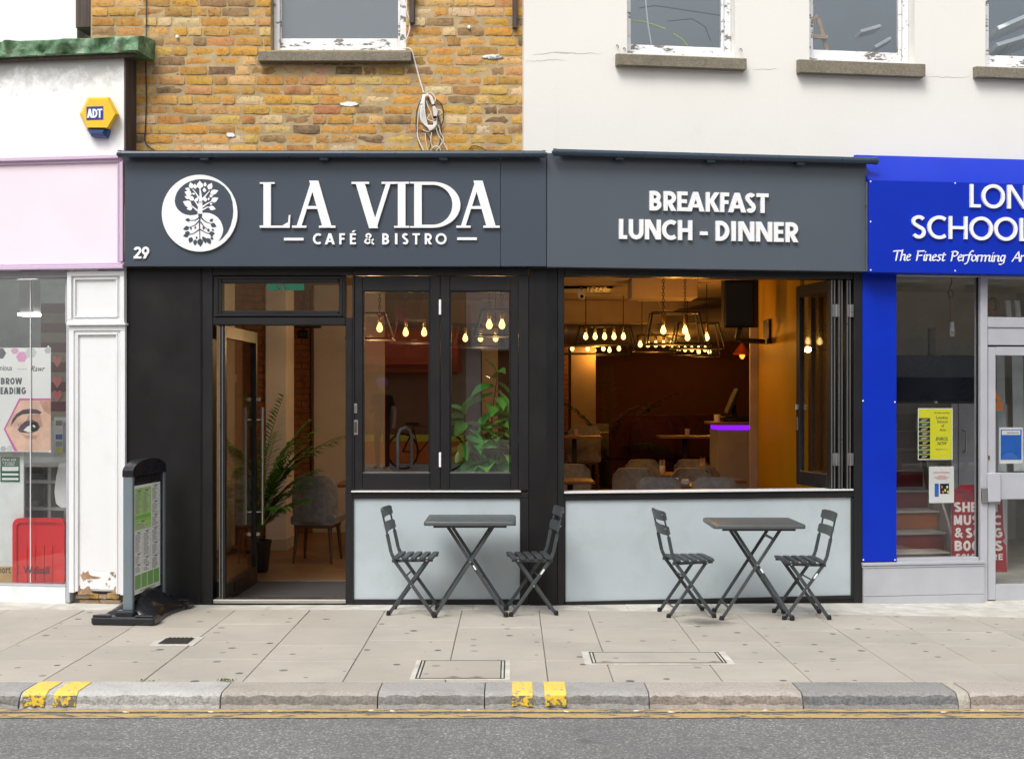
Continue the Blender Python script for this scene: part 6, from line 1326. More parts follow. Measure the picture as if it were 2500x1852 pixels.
# ochre side wall with shallow piers
mb = MB(); mb.box(RXR, RXR+.12, .5, 4.36, 0, CH_); mb.box(RXR-.035, RXR-.0005, 2.1, 3.0, 0, CH_, .004); mb.box(RXR-.05, RXR-.0006, .95, 1.25, 0, CH_, .004); struct(mb, 'ochre_wall', MT['ochre'])
mb = MB(); mb.box(RXR-.085, RXR+.12, 4.362, 4.42, 0, CH_, .002); struct(mb, 'wall_end', mat('lilac_paint', (.5, .44, .46), .6))
mb = MB(); mb.box(RXR+.12, 5, 4.30, 4.36, 0, CH_); mb.box(RXR, RXR+.3, .44, .5, 0, CH_); struct(mb, 'partition_wall', MT['ochre'])
# columns, brick piers
def column(x0_, x1_, y0_, y1_, m, name='column', skirt=True):
    mb = MB(); mb.box(x0_, x1_, y0_, y1_, 0, CH_, .004); o = struct(mb, name, MT[m])
    if skirt: k = MB(); k.box(x0_-.012, x1_+.012, y0_-.012, y1_+.012, .004, .13, .003); k.build('skirting', MT['shelf'], o)
    return o
column(-2.62, -2.40, 3.5, 3.98, 'room'); column(-2.39, -1.55, 5.3, 5.5, 'room')
column(-1.02, -.86, 6.6, 7.0, 'ochre', skirt=False); column(-.42, -.2, 7.6, 8.0, 'room', skirt=False); column(.90, 1.28, 9.4, 9.8, 'ceil', skirt=False)
bk_mat = mat('interior_brick', (.30, .115, .045), .9, var=.35, vs=11, bump=.5, bs=50)
def brick_pier(x0_, x1_, y0_, name='brick_pier'):
    mb = MB(); mb.box(x0_, x1_, y0_+.012, y0_+.2, 0, CH_); o = struct(mb, name, MT['joint']); k = MB(); z = .01; r_ = 0
    while z < CH_-.07:
        x = x0_-(.11 if r_ % 2 else 0)
        while x < x1_:
            a, b = max(x, x0_), min(x+.213, x1_)
            if b-a > .02: k.box(a, b, y0_+random.uniform(-.004, .003), y0_+.03, z, z+.064, .004)
            x += .224
        z += .0755; r_ += 1
    b = k.build('brickwork', bk_mat, o); b['kind'] = 'stuff'
brick_pier(-2.98, -2.63, 3.55); brick_pier(-2.98, -2.395, 5.3); brick_pier(.42, .86, 9.4)
k = MB(); k.tube([(-2.415, 5.27, .2), (-2.415, 5.27, CH_-.05)], .014, 8); struct(k, 'wall_conduit', MT['lampm'])
# ceiling: soffit, beam, duct, round speaker, cassette, cameras
mb = MB(); mb.box(-.3, 1.3, 3.4, 5.2, CH_-.05, CH_-.001, .006); mb.box(1.32, 2.05, 4.0, 4.5, CH_-.25, CH_-.001, .006); struct(mb, 'ceiling_soffit', MT['ceil'])
mb = MB(); mb.box(RXL, 5, 7.6, 7.9, CH_-.32, CH_-.001, .01); struct(mb, 'ceiling_beam', MT['ceil'])
dt = thing('air_duct', 'large round air duct running under the cafe ceiling', 'duct', (.8, 8.2, CH_-.6))
mb = MB(); mb.tube([(-2.6, 9.6, CH_-.33), (1.2, 9.0, CH_-.36), (2.0, 8.0, CH_-.36), (3.4, 6.6, CH_-.36)], .24, 18); mb.build('pipe', MT['duct'], dt, smooth=40)
mb = MB()
for x, y in ((-1.6, 9.44), (-.4, 9.25), (.8, 9.06)): mb.lathe([(.25, -.02), (.256, -.02), (.256, .02), (.25, .02)], 18, M=Matrix.Translation((x, y, CH_-.345)) @ Matrix.Rotation(math.pi/2, 4, 'Y') )
mb.build('collar', MT['duct'], dt, smooth=40)
ac = thing('ceiling_cassette', 'square ceiling air unit with open vents above the cafe tables', 'air unit', (*W(1435, 702, 15)[:2], CH_-.04)); p = W(1435, 702, 15.2)
mb = MB(); mb.box(p.x-.45, p.x+.3, p.y-.4, p.y+.5, CH_-.05, CH_-.0005, .01); mb.build('body', MT['cctv'], ac); mb = MB()
for i in range(5): mb.box(p.x-.02+.05*i, p.x+.01+.05*i, p.y-.3, p.y+.4, CH_-.058, CH_-.0502, .002)
mb.build('vent_slat', MT['duct'], ac)
rd_ = W(1637, 730, 17.0)
sp = thing('round_extractor', 'round pale disc of an extractor on the cafe ceiling beam', 'extractor', (rd_.x, rd_.y, rd_.z-.17)); mb = MB(); mb.lathe([(.02, -.05), (.155, -.05), (.168, -.03), (.168, .08), (.1, .1)], 28, M=Matrix.Translation(rd_) @ Matrix.Rotation(-math.pi/2, 4, 'X') @ Matrix.Rotation(math.pi, 4, 'X')); mb.build('disc', MT['ceil'], sp, smooth=40)
mb = MB(); mb.tube([rd_+Vector((0, .1, 0)), rd_+Vector((.02, .35, .3))], .1, 12); mb.build('spigot', MT['duct'], sp, smooth=40)
def cctv(px, py, d, label, bullet):
    p = W(px, py, d); t = thing('security_camera', label, 'security camera', p, group='cameras on the cafe ceiling'); mb = MB()
    if bullet: mb.tube([p+Vector((0, .12, .02)), p+Vector((0, -.02, 0))], .045, 14)
    else: mb.lathe([(.055, .0), (.06, .03), (.06, .07)], 14, p); mb.lathe([(.002, -.05), (.035, -.035), (.048, 0)], 14, p)
    mb.build('shell', MT['cctv'], t, smooth=40); mb = MB(); mb.tube([p+Vector((.0, .06, .03)), (p.x, p.y+.06, CH_-.001)], .016, 8); mb.build('mount', MT['cctv'], t)
    mb = MB(); mb.tube([p+Vector((0, -.0205, 0)), p+Vector((0, -.034 if bullet else -.058, -.0 if bullet else -.012))], .028 if bullet else .02, 12); mb.build('lens', MT['lens'], t)
cctv(1574, 724, 14.5, 'bullet shaped white camera with a dark lens under the cafe soffit', True); cctv(1420, 722, 15.0, 'round pale dome camera under the cafe ceiling by the window post', False)
# pendant lanterns
def pendant(px, py, d, nb_, gap, tw_, bw_, ht, label, chain=False, rz=0, dep=.2, pw=5):
    """trapezoid iron lantern; px, py: middle of the bulbs on the photograph; widths in photograph pixels"""
    s = d/3100; c = W(px, py, d); zt_ = c.z+ht*s*.55; zb_ = c.z-ht*s*.45
    t = thing('pendant_lantern', label, 'pendant lamp', (c.x, c.y, zb_), group='iron lantern pendants in the cafe', own=True, rz=rz)
    zt_ -= zb_; cz_ = c.z-zb_
    a, b = tw_*s/2, bw_*s/2; da, db_ = dep*.6, dep; r_ = .0085
    mb = MB(); top = [(-a, -da, zt_), (a, -da, zt_), (a, da, zt_), (-a, da, zt_)]; bot = [(-b, -db_, 0), (b, -db_, 0), (b, db_, 0), (-b, db_, 0)]
    for q in (top, bot):
        for i in range(4): mb.bar(q[i], q[(i+1) % 4], r_*2, r_*2, (0, 0, 1), .002)
    for i in range(4): mb.bar(top[i], bot[i], r_*2, r_*2, (0, 1, 0.2), .002)
    mb.bar((-a, 0, zt_), (a, 0, zt_), r_*2.5, r_*2, (0, 0, 1)); mb.build('frame', MT['lampm'], t)
    H = CH_-zb_
    for sx in (-1, 1):
        x = sx*min(a*.75, gap*s*(nb_-1)/2 if nb_ > 1 else a*.5); mb = MB()
        if chain:
            z = zt_+.012
            i = 0
            while z < H-.02:
                L_ = [(x+(.011*math.cos(q) if i % 2 else 0), (0 if i % 2 else .011*math.cos(q)), z+.018+.022*math.sin(q)) for q in [6.2832*k/8 for k in range(9)]]
                mb.tube(L_, .0035, 5); z += .034; i += 1
        else: mb.tube([(x, 0, zt_), (x, 0, H-.001)], .005, 6)
        mb.build('chain' if chain else 'rod', MT['lampm'], t)
    mb = MB(); mb.box(-gap*s*(nb_-1)/2-.03, gap*s*(nb_-1)/2+.03, -.03, .03, H-.022, H-.0008, .003); mb.build('ceiling_rose', MT['cctv'], t)
    for i in range(nb_):
        x = (i-(nb_-1)/2)*gap*s; mb = MB(); mb.lathe([(.016, zt_), (.02, zt_-.01), (.02, cz_+.065), (.014, cz_+.055)], 10, (x, 0, 0)); mb.build('socket', MT['brass'], t, smooth=40)
        mb = MB(); mb.lathe([(.012, .05), (.016, .036), (.027, .012), (.031, -.008), (.026, -.028), (.013, -.04), (.002, -.044)], 12, (x, 0, cz_)); mb.build('bulb', MT['bulb'], t, smooth=60)
    ld = bpy.data.lights.new('lantern_light', 'POINT'); ld.energy = pw*LAMP; ld.color = ((1, .6, .27) if px < 1250 else (1, .42, .06)); ld.shadow_soft_size = .035
    lo = bpy.data.objects.new('lantern_light', ld); COL.objects.link(lo); lo.parent = t; lo.location = (0, 0, cz_-.10)
    return t
for a in ((1646, 806, 13.4, 2, 53, 112, 140, 76, 'large chain hung two bulb lantern nearest the open window', True), (1702, 823, 14.9, 2, 47, 96, 122, 62, 'two bulb lantern just behind the large chain hung one', False),
          (1476, 821, 16.6, 5, 23, 122, 140, 44, 'five bulb lantern seen broadside below the ceiling air unit', False), (1454, 850, 19.2, 4, 38, 150, 165, 30, 'four bulb lantern low behind the broadside five bulb one', False), (1451, 854, 20.4, 3, 37, 110, 125, 28, 'three bulb lantern furthest behind the broadside five bulb one', False),
          (1601, 840, 17.6, 5, 19, 90, 105, 40, 'five bulb lantern partly behind the chain hung one', False), (1689, 852, 19.6, 5, 16.3, 85, 100, 30, 'small five bulb lantern deep in the room under the two bulb ones', False), (1719, 858, 21.0, 2, 26, 60, 72, 26, 'smallest two bulb lantern deepest in the room', False),
          (905, 800, 12.3, 2, 44, 70, 108, 62, 'two bulb lantern seen behind the glass beside the door', True), (1013, 811, 13.2, 2, 45, 90, 120, 56, 'two bulb lantern behind the middle of the closed window', True), (1210, 792, 11.9, 2, 31, 66, 100, 62, 'two bulb lantern above the leafy plant', True), (1173, 825, 14.6, 3, 37, 110, 130, 48, 'three bulb lantern lower behind the leafy plant window', False)):
    pendant(*a[:9], chain=a[9], pw=(11 if a[0] < 950 else 5 if a[0] < 1250 else 13) if a[2] < 16 else 6)
am = thing('amber_lamp', 'small amber glass lamp glowing beside the bar column', 'lamp', W(1810, 880, 15.3)); p = W(1812, 862, 15.3)
mb = MB(); mb.lathe([(.02, .12), (.05, .08), (.11, .0), (.115, -.015), (.10, -.02), (.045, .06)], 14, p); mb.build('shade', mat('amber_glass', (.35, .06, .01), .15), am, smooth=50)
mb = MB(); mb.lathe([(.01, .03), (.03, .0), (.032, -.04), (.01, -.07)], 10, p); mb.build('bulb', MT['amber'], am, smooth=60); mb = MB(); mb.tube([p+Vector((0, 0, .11)), (p.x, p.y, CH_-.001)], .005, 6); mb.build('cord', MT['lampm'], am)
# loudspeaker on its bracket
ls_ = thing('loudspeaker', 'black loudspeaker on a bracket high on the ochre wall', 'loudspeaker', W(1806, 800, 13.2)); 
c = W(1806, 742, 13.2); M_ = Matrix.Translation(c) @ Matrix.Rotation(math.radians(-12), 4, 'Z') @ Matrix.Rotation(math.radians(4), 4, 'X')
mb = MB(); mb.prism([(-.15, -.17), (.15, -.17), (.19, .02), (.13, .16), (-.13, .16), (-.19, .02)], -.245, .245, axis='z'); mb.v = [tuple(M_ @ Vector(v)) for v in mb.v]; mb.build('cabinet', MT['rubber'], ls_)
mb = MB(); mb.box(-.14, .14, -.182, -.1705, -.22, .22, .008); mb.v = [tuple(M_ @ Vector(v)) for v in mb.v]; mb.build('grille', MT['lampm'], ls_)
q = W(1800, 830, 13.4); plate = Vector((RXR-.037, 3.75, W(1866, 810, 13.78).z))
mb = MB(); mb.tube([c+Vector((0, .02, -.24)), q+Vector((0, .0, .02)), q, (RXR-.06, 3.75, q.z)], .028, 10); mb.build('bracket_arm', MT['lampm'], ls_)
mb = MB(); mb.box(RXR-.03, RXR-.0008, 3.6, 3.9, plate.z-.13, plate.z+.13, .004); mb.build('wall_plate', MT['rubber'], ls_)
mb = MB()
for y in (3.63, 3.87):
    for z in (-.105, .105): mb.tube([(RXR-.036, y, plate.z+z), (RXR-.029, y, plate.z+z)], .014, 10)
mb.build('bolt', MT['steel'], ls_)
# bar counter with purple light and till
br = thing('bar_counter', 'pale bar counter with a glowing purple strip under its top', 'bar counter', (2.75, 5.2, 0)); p = W(1752, 1031, 15)
mb = MB(); mb.box(p.x, 3.6, 5.0, 5.6, 0, p.z-.09, .004); mb.build('front', MT['stair_n'], br); mb = MB(); mb.box(p.x-.06, 3.66, 4.94, 5.66, p.z-.03, p.z+.004, .006); mb.build('counter_top', MT['tablew'], br)
mb = MB(); mb.box(p.x+.01, 3.6, 4.995, 5.6, p.z-.085, p.z-.031, 0); mb.build('light_strip', MT['led'], br)
tl = thing('till', 'black till screen standing on the bar counter', 'till', (2.66, 5.25, p.z+.004))
mb = MB(); mb.box(2.52, 2.85, 5.15, 5.45, p.z+.005, p.z+.07, .01); mb.build('drawer', MT['plastic'], tl); mb = MB(); mb.bar((2.57, 5.2, p.z+.10), (2.70, 5.2, p.z+.40), .28, .04, (-1, 0, .4), .008); mb.build('screen', MT['rubber'], tl); mb = MB(); mb.tube([(2.68, 5.28, p.z+.06), (2.66, 5.28, p.z+.25)], .03, 8); mb.build('stand', MT['plastic'], tl)
tag((lambda m: (m.lathe([(.035, 0), (.04, .09), (.036, .09), (.03, .01)], 12, (2.44, 5.1, p.z+.004)), m.build('paper_cup', MT['cup'], smooth=40))[1])(MB()), 'pale cup on the bar counter beside the till', 'cup')
# upholstered chairs, tables, things on them
def seat_chair(label):
    t = thing('dining_chair', label, 'chair', own=True, group='grey upholstered chairs in the cafe')
    # faces +y; back toward -y
    mb = MB(); rings = []
    for i in range(9):
        f = i/8; z = .40+.465*f; w_ = .228-.02*abs(f-.5)-.03*max(0, f-.85)/.15; th = .03
        pts = []
        for k in range(13):
            a = -1+k/6; pts.append((a*w_, -.215-.02*f+.10*abs(a)**2.6, z-(.045*abs(a)**9 if i == 8 else .012*abs(a)**6*f)))
        rings.append(pts+[(x, y+th+.012, z_-.004) for x, y, z_ in reversed(pts)])
    mb.loft(rings); mb.build('backrest', MT['chairf'], t, smooth=55)
    mb = MB(); mb.loft([[(sx*(w_), sy, z) for sx, sy in ((-1, -.19), (1, -.19), (1, .23), (-1, .23))] for w_, z in ((.20, .375), (.222, .39), (.225, .45), (.20, .475))]); mb.build('seat', MT['chairf'], t, smooth=35)
    mb = MB(); mb.box(-.19, .19, -.19, .2, .345, .374, .006); mb.build('seat_frame', MT['walnut'], t)
    for sx in (-1, 1):
        for sy in (-1, 1):
            mb = MB(); mb.tube([(sx*.165, sy*.165, .345), (sx*.19, sy*.205, 0)], [.022, .013], 8); mb.build('leg', MT['walnut'], t)
    return t
dc = seat_chair('grey suede chair with wooden legs seen through the open door'); dc.matrix_world = Matrix.Translation((-1.93, 2.62, .004)) @ Matrix.Rotation(math.radians(-6), 4, 'Z')
def dchair(x, y, rz, label, z=.004): return dup(dc, (x, y, z), math.radians(rz), label)
def dtable(x, y, w_, d_, label, h=.745, z=.004):
    t = thing('dining_table', label, 'table', (x, y, z), group='wooden tables in the cafe', own=True)
    mb = MB(); mb.box(-w_/2, w_/2, -d_/2, d_/2, h-.03, h, .004); mb.build('table_top', MT['tablew'], t)
    mb = MB(); mb.box(-.03, .03, -.03, .03, .03, h-.031, .004); mb.build('pedestal', MT['lampm'], t); mb = MB(); mb.box(-.22, .22, -.03, .03, 0, .03, .006); mb.box(-.03, .03, -.22, .22, .0004, .0296, .006); mb.build('base', MT['lampm'], t)
    return t
dtable(-1.45, 3.2, .7, .7, 'wooden table behind the suede chair near the open door'); dchair(-1.52, 3.78, 176, 'grey suede chair on the far side of the table near the open door')
rowsX = [(1.42, 1.96)]
dtable(1.69, 2.95, .60, .62, 'wooden table nearest the open window'); dtable(2.28, 3.72, .42, .5, 'small table catching light beside the ochre wall'); dtable(1.75, 4.75, .64, .62, 'second wooden table from the open window')
for x, y, rz, lab in ((1.415, 2.36, 0, 'grey chair back nearest the window, under the white cup'), (1.965, 2.38, -3, 'grey chair back nearest the window, beside the napkin'), (1.30, 3.55, 178, 'grey chair across the nearest table, on the cup side'), (1.93, 3.5, 182, 'grey chair across the nearest table, on the ochre wall side'), (1.42, 4.18, 2, 'grey chair before the second table, on the palm side'), (2.08, 4.16, -2, 'grey chair before the second table, on the bar side'), (1.6, 5.4, 180, 'grey chair across the second table, on the palm side'), (2.2, 5.42, 178, 'grey chair across the second table, on the bar side')): dchair(x, y, rz, lab)
def onto(px, py, d): return W(px, py, d)
cu_ = thing('sugar_bowl', 'white china bowl on the nearest cafe table', 'bowl', (1.62, 2.72, .749)); mb = MB(); mb.lathe([(.025, 0), (.045, .01), (.052, .07), (.05, .075), (.046, .07), (.02, .012)], 18, (1.62, 2.72, .749)); mb.build('bowl', MT['cup'], cu_, smooth=50)
nh = thing('napkin_holder', 'white china block of folded napkins beside the bowl on the nearest table', 'napkin holder', (1.74, 2.75, .749)); mb = MB(); mb.box(1.70, 1.78, 2.72, 2.78, .749, .81, .012); mb.build('holder', MT['cup'], nh, smooth=40)
for i, (x, y, z, lab) in enumerate(((1.73, 4.62, .749, 'jar of sugar sticks on the second cafe table'), (2.27, 5.12, .749, 'pot of wooden sticks near the bar counter'))):
    t = thing('sugar_jar', lab, 'jar', (x, y, z)); mb = MB(); mb.lathe([(.03, 0), (.034, .005), (.034, .09), (.03, .095)], 14, (x, y, z)); mb.build('jar', MT['cup'] if i == 0 else MT['napkin'], t, smooth=40)
    mb = MB(); [mb.bar((x+.02*math.cos(k*1.1), y+.02*math.sin(k*1.1), z+.05), (x+.03*math.cos(k*1.1), y+.02*math.sin(k*1.1), z+.15+.01*(k % 3)), .008, .004) for k in range(7)]; mb.build('stick', MT['napkin'], t)
dtable(2.27, 5.14, .3, .3, 'little stand for the pot of sticks by the bar')
# raised level at the back: dark red seating and tables
def booth(x, y, w_, label):
    t = thing('booth_seat', label, 'booth seat', (x, y, .38), group='dark red seats on the raised level', own=True)
    mb = MB(); pts = []
    rings = []
    for i in range(7):
        z = .42+.62*i/6; rings.append([(sx*(w_/2-(.0 if i < 5 else .04*(i-4))), yy, z-(.03 if i == 6 else 0)) for sx, yy in ((-1, -.06), (-.5, -.09), (.5, -.09), (1, -.06), (1, .06), (-1, .06))])
    mb.loft(rings); mb.build('backrest', MT['red_seat'], t, smooth=50); mb = MB(); mb.box(-w_/2, w_/2, -.06, .5, 0.001, .42, .03); mb.build('seat', MT['red_seat'], t)
    return t
for i, (px, d, w_) in enumerate(((1540, 17.5, .6), (1592, 17.4, .6), (1637, 17.5, .42), (1685, 17.6, .5), (1735, 17.8, .5))):
    p = W(px, 1010, d); booth(p.x, p.y, w_, ('dark red booth seat nearest the indoor palm', 'dark red booth seat second from the indoor palm', 'dark red booth seat in the middle of the row', 'dark red booth seat second from the bar', 'dark red booth seat nearest the bar')[i])
for i, (px, d) in enumerate(((1402, 16.5), (1450, 18.2), (1475, 19.2), (1672, 16.6))):
    p = W(px, 1045, d); dtable(p.x, p.y, .7, .6, ('raised level table by the window post', 'raised level table by the lit column', 'raised level table farthest back by the palm', 'raised level table in front of the dark red seats')[i], .75, .382)
    x, y, z = p.x+.02, p.y-.1, 1.134
    mb = MB(); mb.lathe([(.03, 0), (.035, .09), (.032, .09), (.026, .008)], 10, (x, y, z)); tag(mb.build('glass_cup', MT['napkin'], smooth=40), ('cup on the raised table by the window post', 'cup on the raised table by the lit column', 'cup on the raised table farthest back', 'cup on the raised table before the dark red seats')[i], 'cup')
for i, (px, d) in enumerate(((1425, 17.3), (1460, 18.9))):
    p = W(px, 1040, d); dup(dc, (p.x, p.y, .382), 0, ('grey chair on the raised level by the window post', 'grey chair on the raised level by the lit column')[i])
p = W(1392, 1150, 13.6); dtable(p.x, p.y, .5, .6, 'wooden table just inside the window by the black post'); dchair(p.x+.05, p.y+.75, 180, 'grey chair beside the window table near the black post')
# ---------------------------------------------------------------- plants
def frond(base, az, el, L_, droop, lw, par, m, nl=30):
    mb = MB(); p = Vector(base); pts = [p.copy()]; e = el
    for i in range(14):
        p = p+Vector((math.cos(az)*math.cos(e), math.sin(az)*math.cos(e), math.sin(e)))*L_/14; e -= droop/14; pts.append(p.copy())
    mb.tube(pts, [.006-.0045*i/14 for i in range(15)], 5)
    for k in range(nl):
        f = .28+.72*k/nl; q = f*14; i = min(int(q), 13); a = pts[i].lerp(pts[i+1], q-i); t = (pts[i+1]-pts[i]).normalized(); s_ = t.cross(Vector((0, 0, 1)))
        if s_.length < .1: s_ = Vector((1, 0, 0))
        s_.normalize(); ll = lw*(1-.75*abs(f-.55)/.45*.8)*random.uniform(.85, 1.1)
        for sd_ in (-1, 1):
            d_ = (t*.75+s_*sd_*.8+Vector((0, 0, random.uniform(-.25, .05)))).normalized(); u = d_.cross(Vector((0, 0, 1))).normalized()*.017
            b = a+d_*ll*.5+Vector((0, 0, -.01)); c_ = a+d_*ll+Vector((0, 0, -ll*.28)); mb.add([a-u*.3, a+u*.3, b+u, c_, b-u], [(0, 1, 2, 4), (4, 2, 3)])
    mb.build('frond', m, par, recalc=False)
random.seed(21)
pl = thing('potted_palm', 'green areca palm in a black pot beside the open door', 'potted plant', (-2.37, 1.85, .004))
mb = MB(); mb.lathe([(.085, .004), (.095, .02), (.122, .27), (.128, .275), (.128, .30), (.115, .30), (.105, .26)], 20, (-2.37, 1.85, .0)); mb.build('pot', MT['pot'], pl, smooth=40)
mb = MB(); mb.lathe([(.001, .262), (.104, .262)], 14, (-2.37, 1.85, 0)); mb.build('soil', MT['iron'], pl)
for az, el, L_, dr, lw in ((.05, 1.40, 1.4, 1.15, .32), (-.6, 1.38, 1.35, .9, .30), (.5, 1.46, 1.3, .7, .30), (-1.2, 1.3, 1.15, 1.0, .28), (.2, 1.38, .95, 1.1, .30), (-.3, 1.33, .85, 1.1, .28), (1.4, 1.4, 1.2, .7, .26), (2.6, 1.45, 1.1, .6, .22), (-2.0, 1.4, 1.2, .7, .26), (-.1, 1.25, .7, 1.2, .26), (-1.0, 1.1, .8, 1.2, .24), (-1.5, 1.25, 1.0, 1.1, .28), (-.4, 1.4, 1.15, .9, .30), (-.8, 1.45, 1.5, .5, .28)):
    frond((-2.40+random.uniform(-.03, .03), 1.85+random.uniform(-.03, .03), .27), az, el, L_, dr, lw, pl, MT['palm'])
p = W(1487, 1060, 17.6); pl2 = thing('indoor_palm', 'dark palm silhouetted against the back wall of the cafe', 'potted plant', (p.x, p.y, .38))
mb = MB(); mb.lathe([(.12, .38), (.16, .75), (.15, .76)], 14, (p.x, p.y, 0)); mb.build('pot', MT['pot'], pl2, smooth=40)
for az, el, L_, dr in ((.3, 1.2, 1.5, 1.0), (.1, .9, 1.3, 1.5), (2.8, 1.25, 1.3, .9), (3.4, 1.0, 1.1, 1.3), (1.5, 1.4, 1.5, .6), (-1.2, 1.2, 1.3, 1.1), (.7, 1.05, 1.4, .9), (5.5, .8, 1.2, 1.4)): frond((p.x, p.y, .74), az, el, L_, dr, .3, pl2, MT['palm_silhouette_tint'], 24)  # leaves near black: the backlit silhouette is put into their colour
lp = thing('leafy_plant', 'tall plant with broad glossy green leaves behind the closed window', 'potted plant', (-.2, .62, .004))
mb = MB(); mb.lathe([(.13, .004), (.17, .42), (.175, .43), (.16, .43)], 20, (-.2, .62, 0)); mb.build('pot', MT['pot'], lp, smooth=40)
lm = []
for v in range(4):
    mb = MB(); n = 7; Lr = []
    for i in range(n+1):
        f = i/n; w_ = .052*math.sin(math.pi*min(f*.92+.06, 1))**.75*(1 if f < .6 else 1-.35*(f-.6)/.4); z = -.06*f*f*(1+.5*v/3); Lr.append([(-w_, f*.19, z+.012+w_*.25), (-w_*.5, f*.19, z+.003+w_*.1), (0, f*.19, z), (w_*.5, f*.19, z+.003+w_*.1), (w_, f*.19, z+.012+w_*.25)])
    vs = [q for r_ in Lr for q in r_]; mb.add(vs, [(i*5+k, i*5+k+1, i*5+k+6, i*5+k+5) for i in range(n) for k in range(4)]); lm.append(mb.mesh('broad_leaf', MT['leaf'], 60, recalc=False))
random.seed(4)
for bx_, by, tx, ty, h0, h1, nl in ((-.2, .62, -.13, .48, .4, 1.84, 30), (-.2, .63, -.40, .42, .4, 1.52, 32), (-.19, .61, -.06, .40, .4, 1.42, 26), (-.2, .61, -.30, .40, .4, 1.2, 22), (-.16, .60, -.05, .38, .4, 1.28, 30), (-.2, .60, -.2, .34, .4, 1.1, 24)):
    stp = [Vector((bx_+(tx-bx_)*f+.02*math.sin(f*7), by+(ty-by)*f, h0+(h1-h0)*f)) for f in [i/10 for i in range(11)]]
    mb = MB(); mb.tube(stp, [.011-.007*i/10 for i in range(11)], 7); mb.build('stem', MT['stem'], lp, smooth=60)
    for i in range(nl):
        f = .36+.64*(i+1)/nl; q = min(f*10, 9.999); a = stp[int(q)].lerp(stp[int(q)+1], q-int(q))
        az = math.pi+((i*2.4) % 4.2-2.1)+random.uniform(-.3, .3); el = random.uniform(-.75, .35)+(.8 if f > .95 else 0); s_ = random.uniform(.95, 1.4)*(.7 if f > .97 else 1)
        M_ = Matrix.Translation(a-lp.location) @ Matrix.Rotation(az, 4, 'Z') @ Matrix.Rotation(el, 4, 'X') @ Matrix.Rotation(random.uniform(-.5, .5), 4, 'Y') @ Matrix.Translation((0, .02, 0)) @ Matrix.Scale(s_, 4)
        tip = Matrix.Translation(lp.location) @ M_ @ Vector((0, .19, 0))
        if tip.y < .10 or tip.x > .07: continue
        share(random.choice(lm), 'leaf', lp, M_)
# exit sign behind the transom
ex_ = thing('exit_sign', 'green running figure exit sign hanging behind the door transom', 'exit sign', W(700, 707, 11.2)); p0, p1 = W(652, 708, 11.2), W(742, 688, 11.2)
mb = MB(); mb.box(p0.x, p1.x, p0.y, p0.y+.02, p0.z, p1.z+.06, .003); mb.build('panel', glow('exit_green', (.0, .32, .2), .35), ex_)
mb = MB(); y = p0.y-.001; cx_ = p0.x+.09
for q in ([(0, .09), (.03, .06), (.0, .03), (.03, .0)], [(.03, .06), (.06, .04), (.075, .0)], [(.01, .1), (.05, .095), (.07, .07)]): mb.tube([(cx_+a, y, p0.z+b) for a, b in q], .008, 6)
mb.build('running_figure', MT['paper'], ex_)
mb = MB(); mb.tube([((p0.x+p1.x)/2, p0.y+.01, p1.z+.055), ((p0.x+p1.x)/2, p0.y+.01, CH_-.001)], .008, 6); mb.build('hanger', MT['steel'], ex_)
p = W(580, 905, 13.5); fn = thing('fire_notice', 'red and white fire notice on the brick pier seen through the door glass', 'notice', (p.x, 3.535, p.z-.17))
mb = MB(); mb.box(p.x-.06, p.x+.05, 3.525, 3.533, p.z-.15, p.z+.17, .002); mb.build('board', MT['redp'], fn); mb = MB(); mb.box(p.x-.05, p.x-.01, 3.523, 3.5248, p.z-.12, p.z-.04, 0); mb.build('white_field', MT['paper'], fn)
p = W(742, 816, 15.1); ds = thing('ceiling_camera', 'small black camera on a stalk at the top of the doorway view', 'security camera', (p.x, p.y, p.z-.06))
mb = MB(); mb.tube([p+Vector((-.07, 0, 0)), p+Vector((.05, 0, 0))], .05, 14); mb.build('body', MT['lampm'], ds, smooth=40); mb = MB(); mb.tube([p+Vector((0, .02, .05)), (p.x, p.y+.02, CH_-.001)], .018, 8); mb.box(p.x-.16, p.x+.2, p.y-.05, p.y+.05, p.z+.075, p.z+.12, .004); mb.build('mount', MT['lampm'], ds)
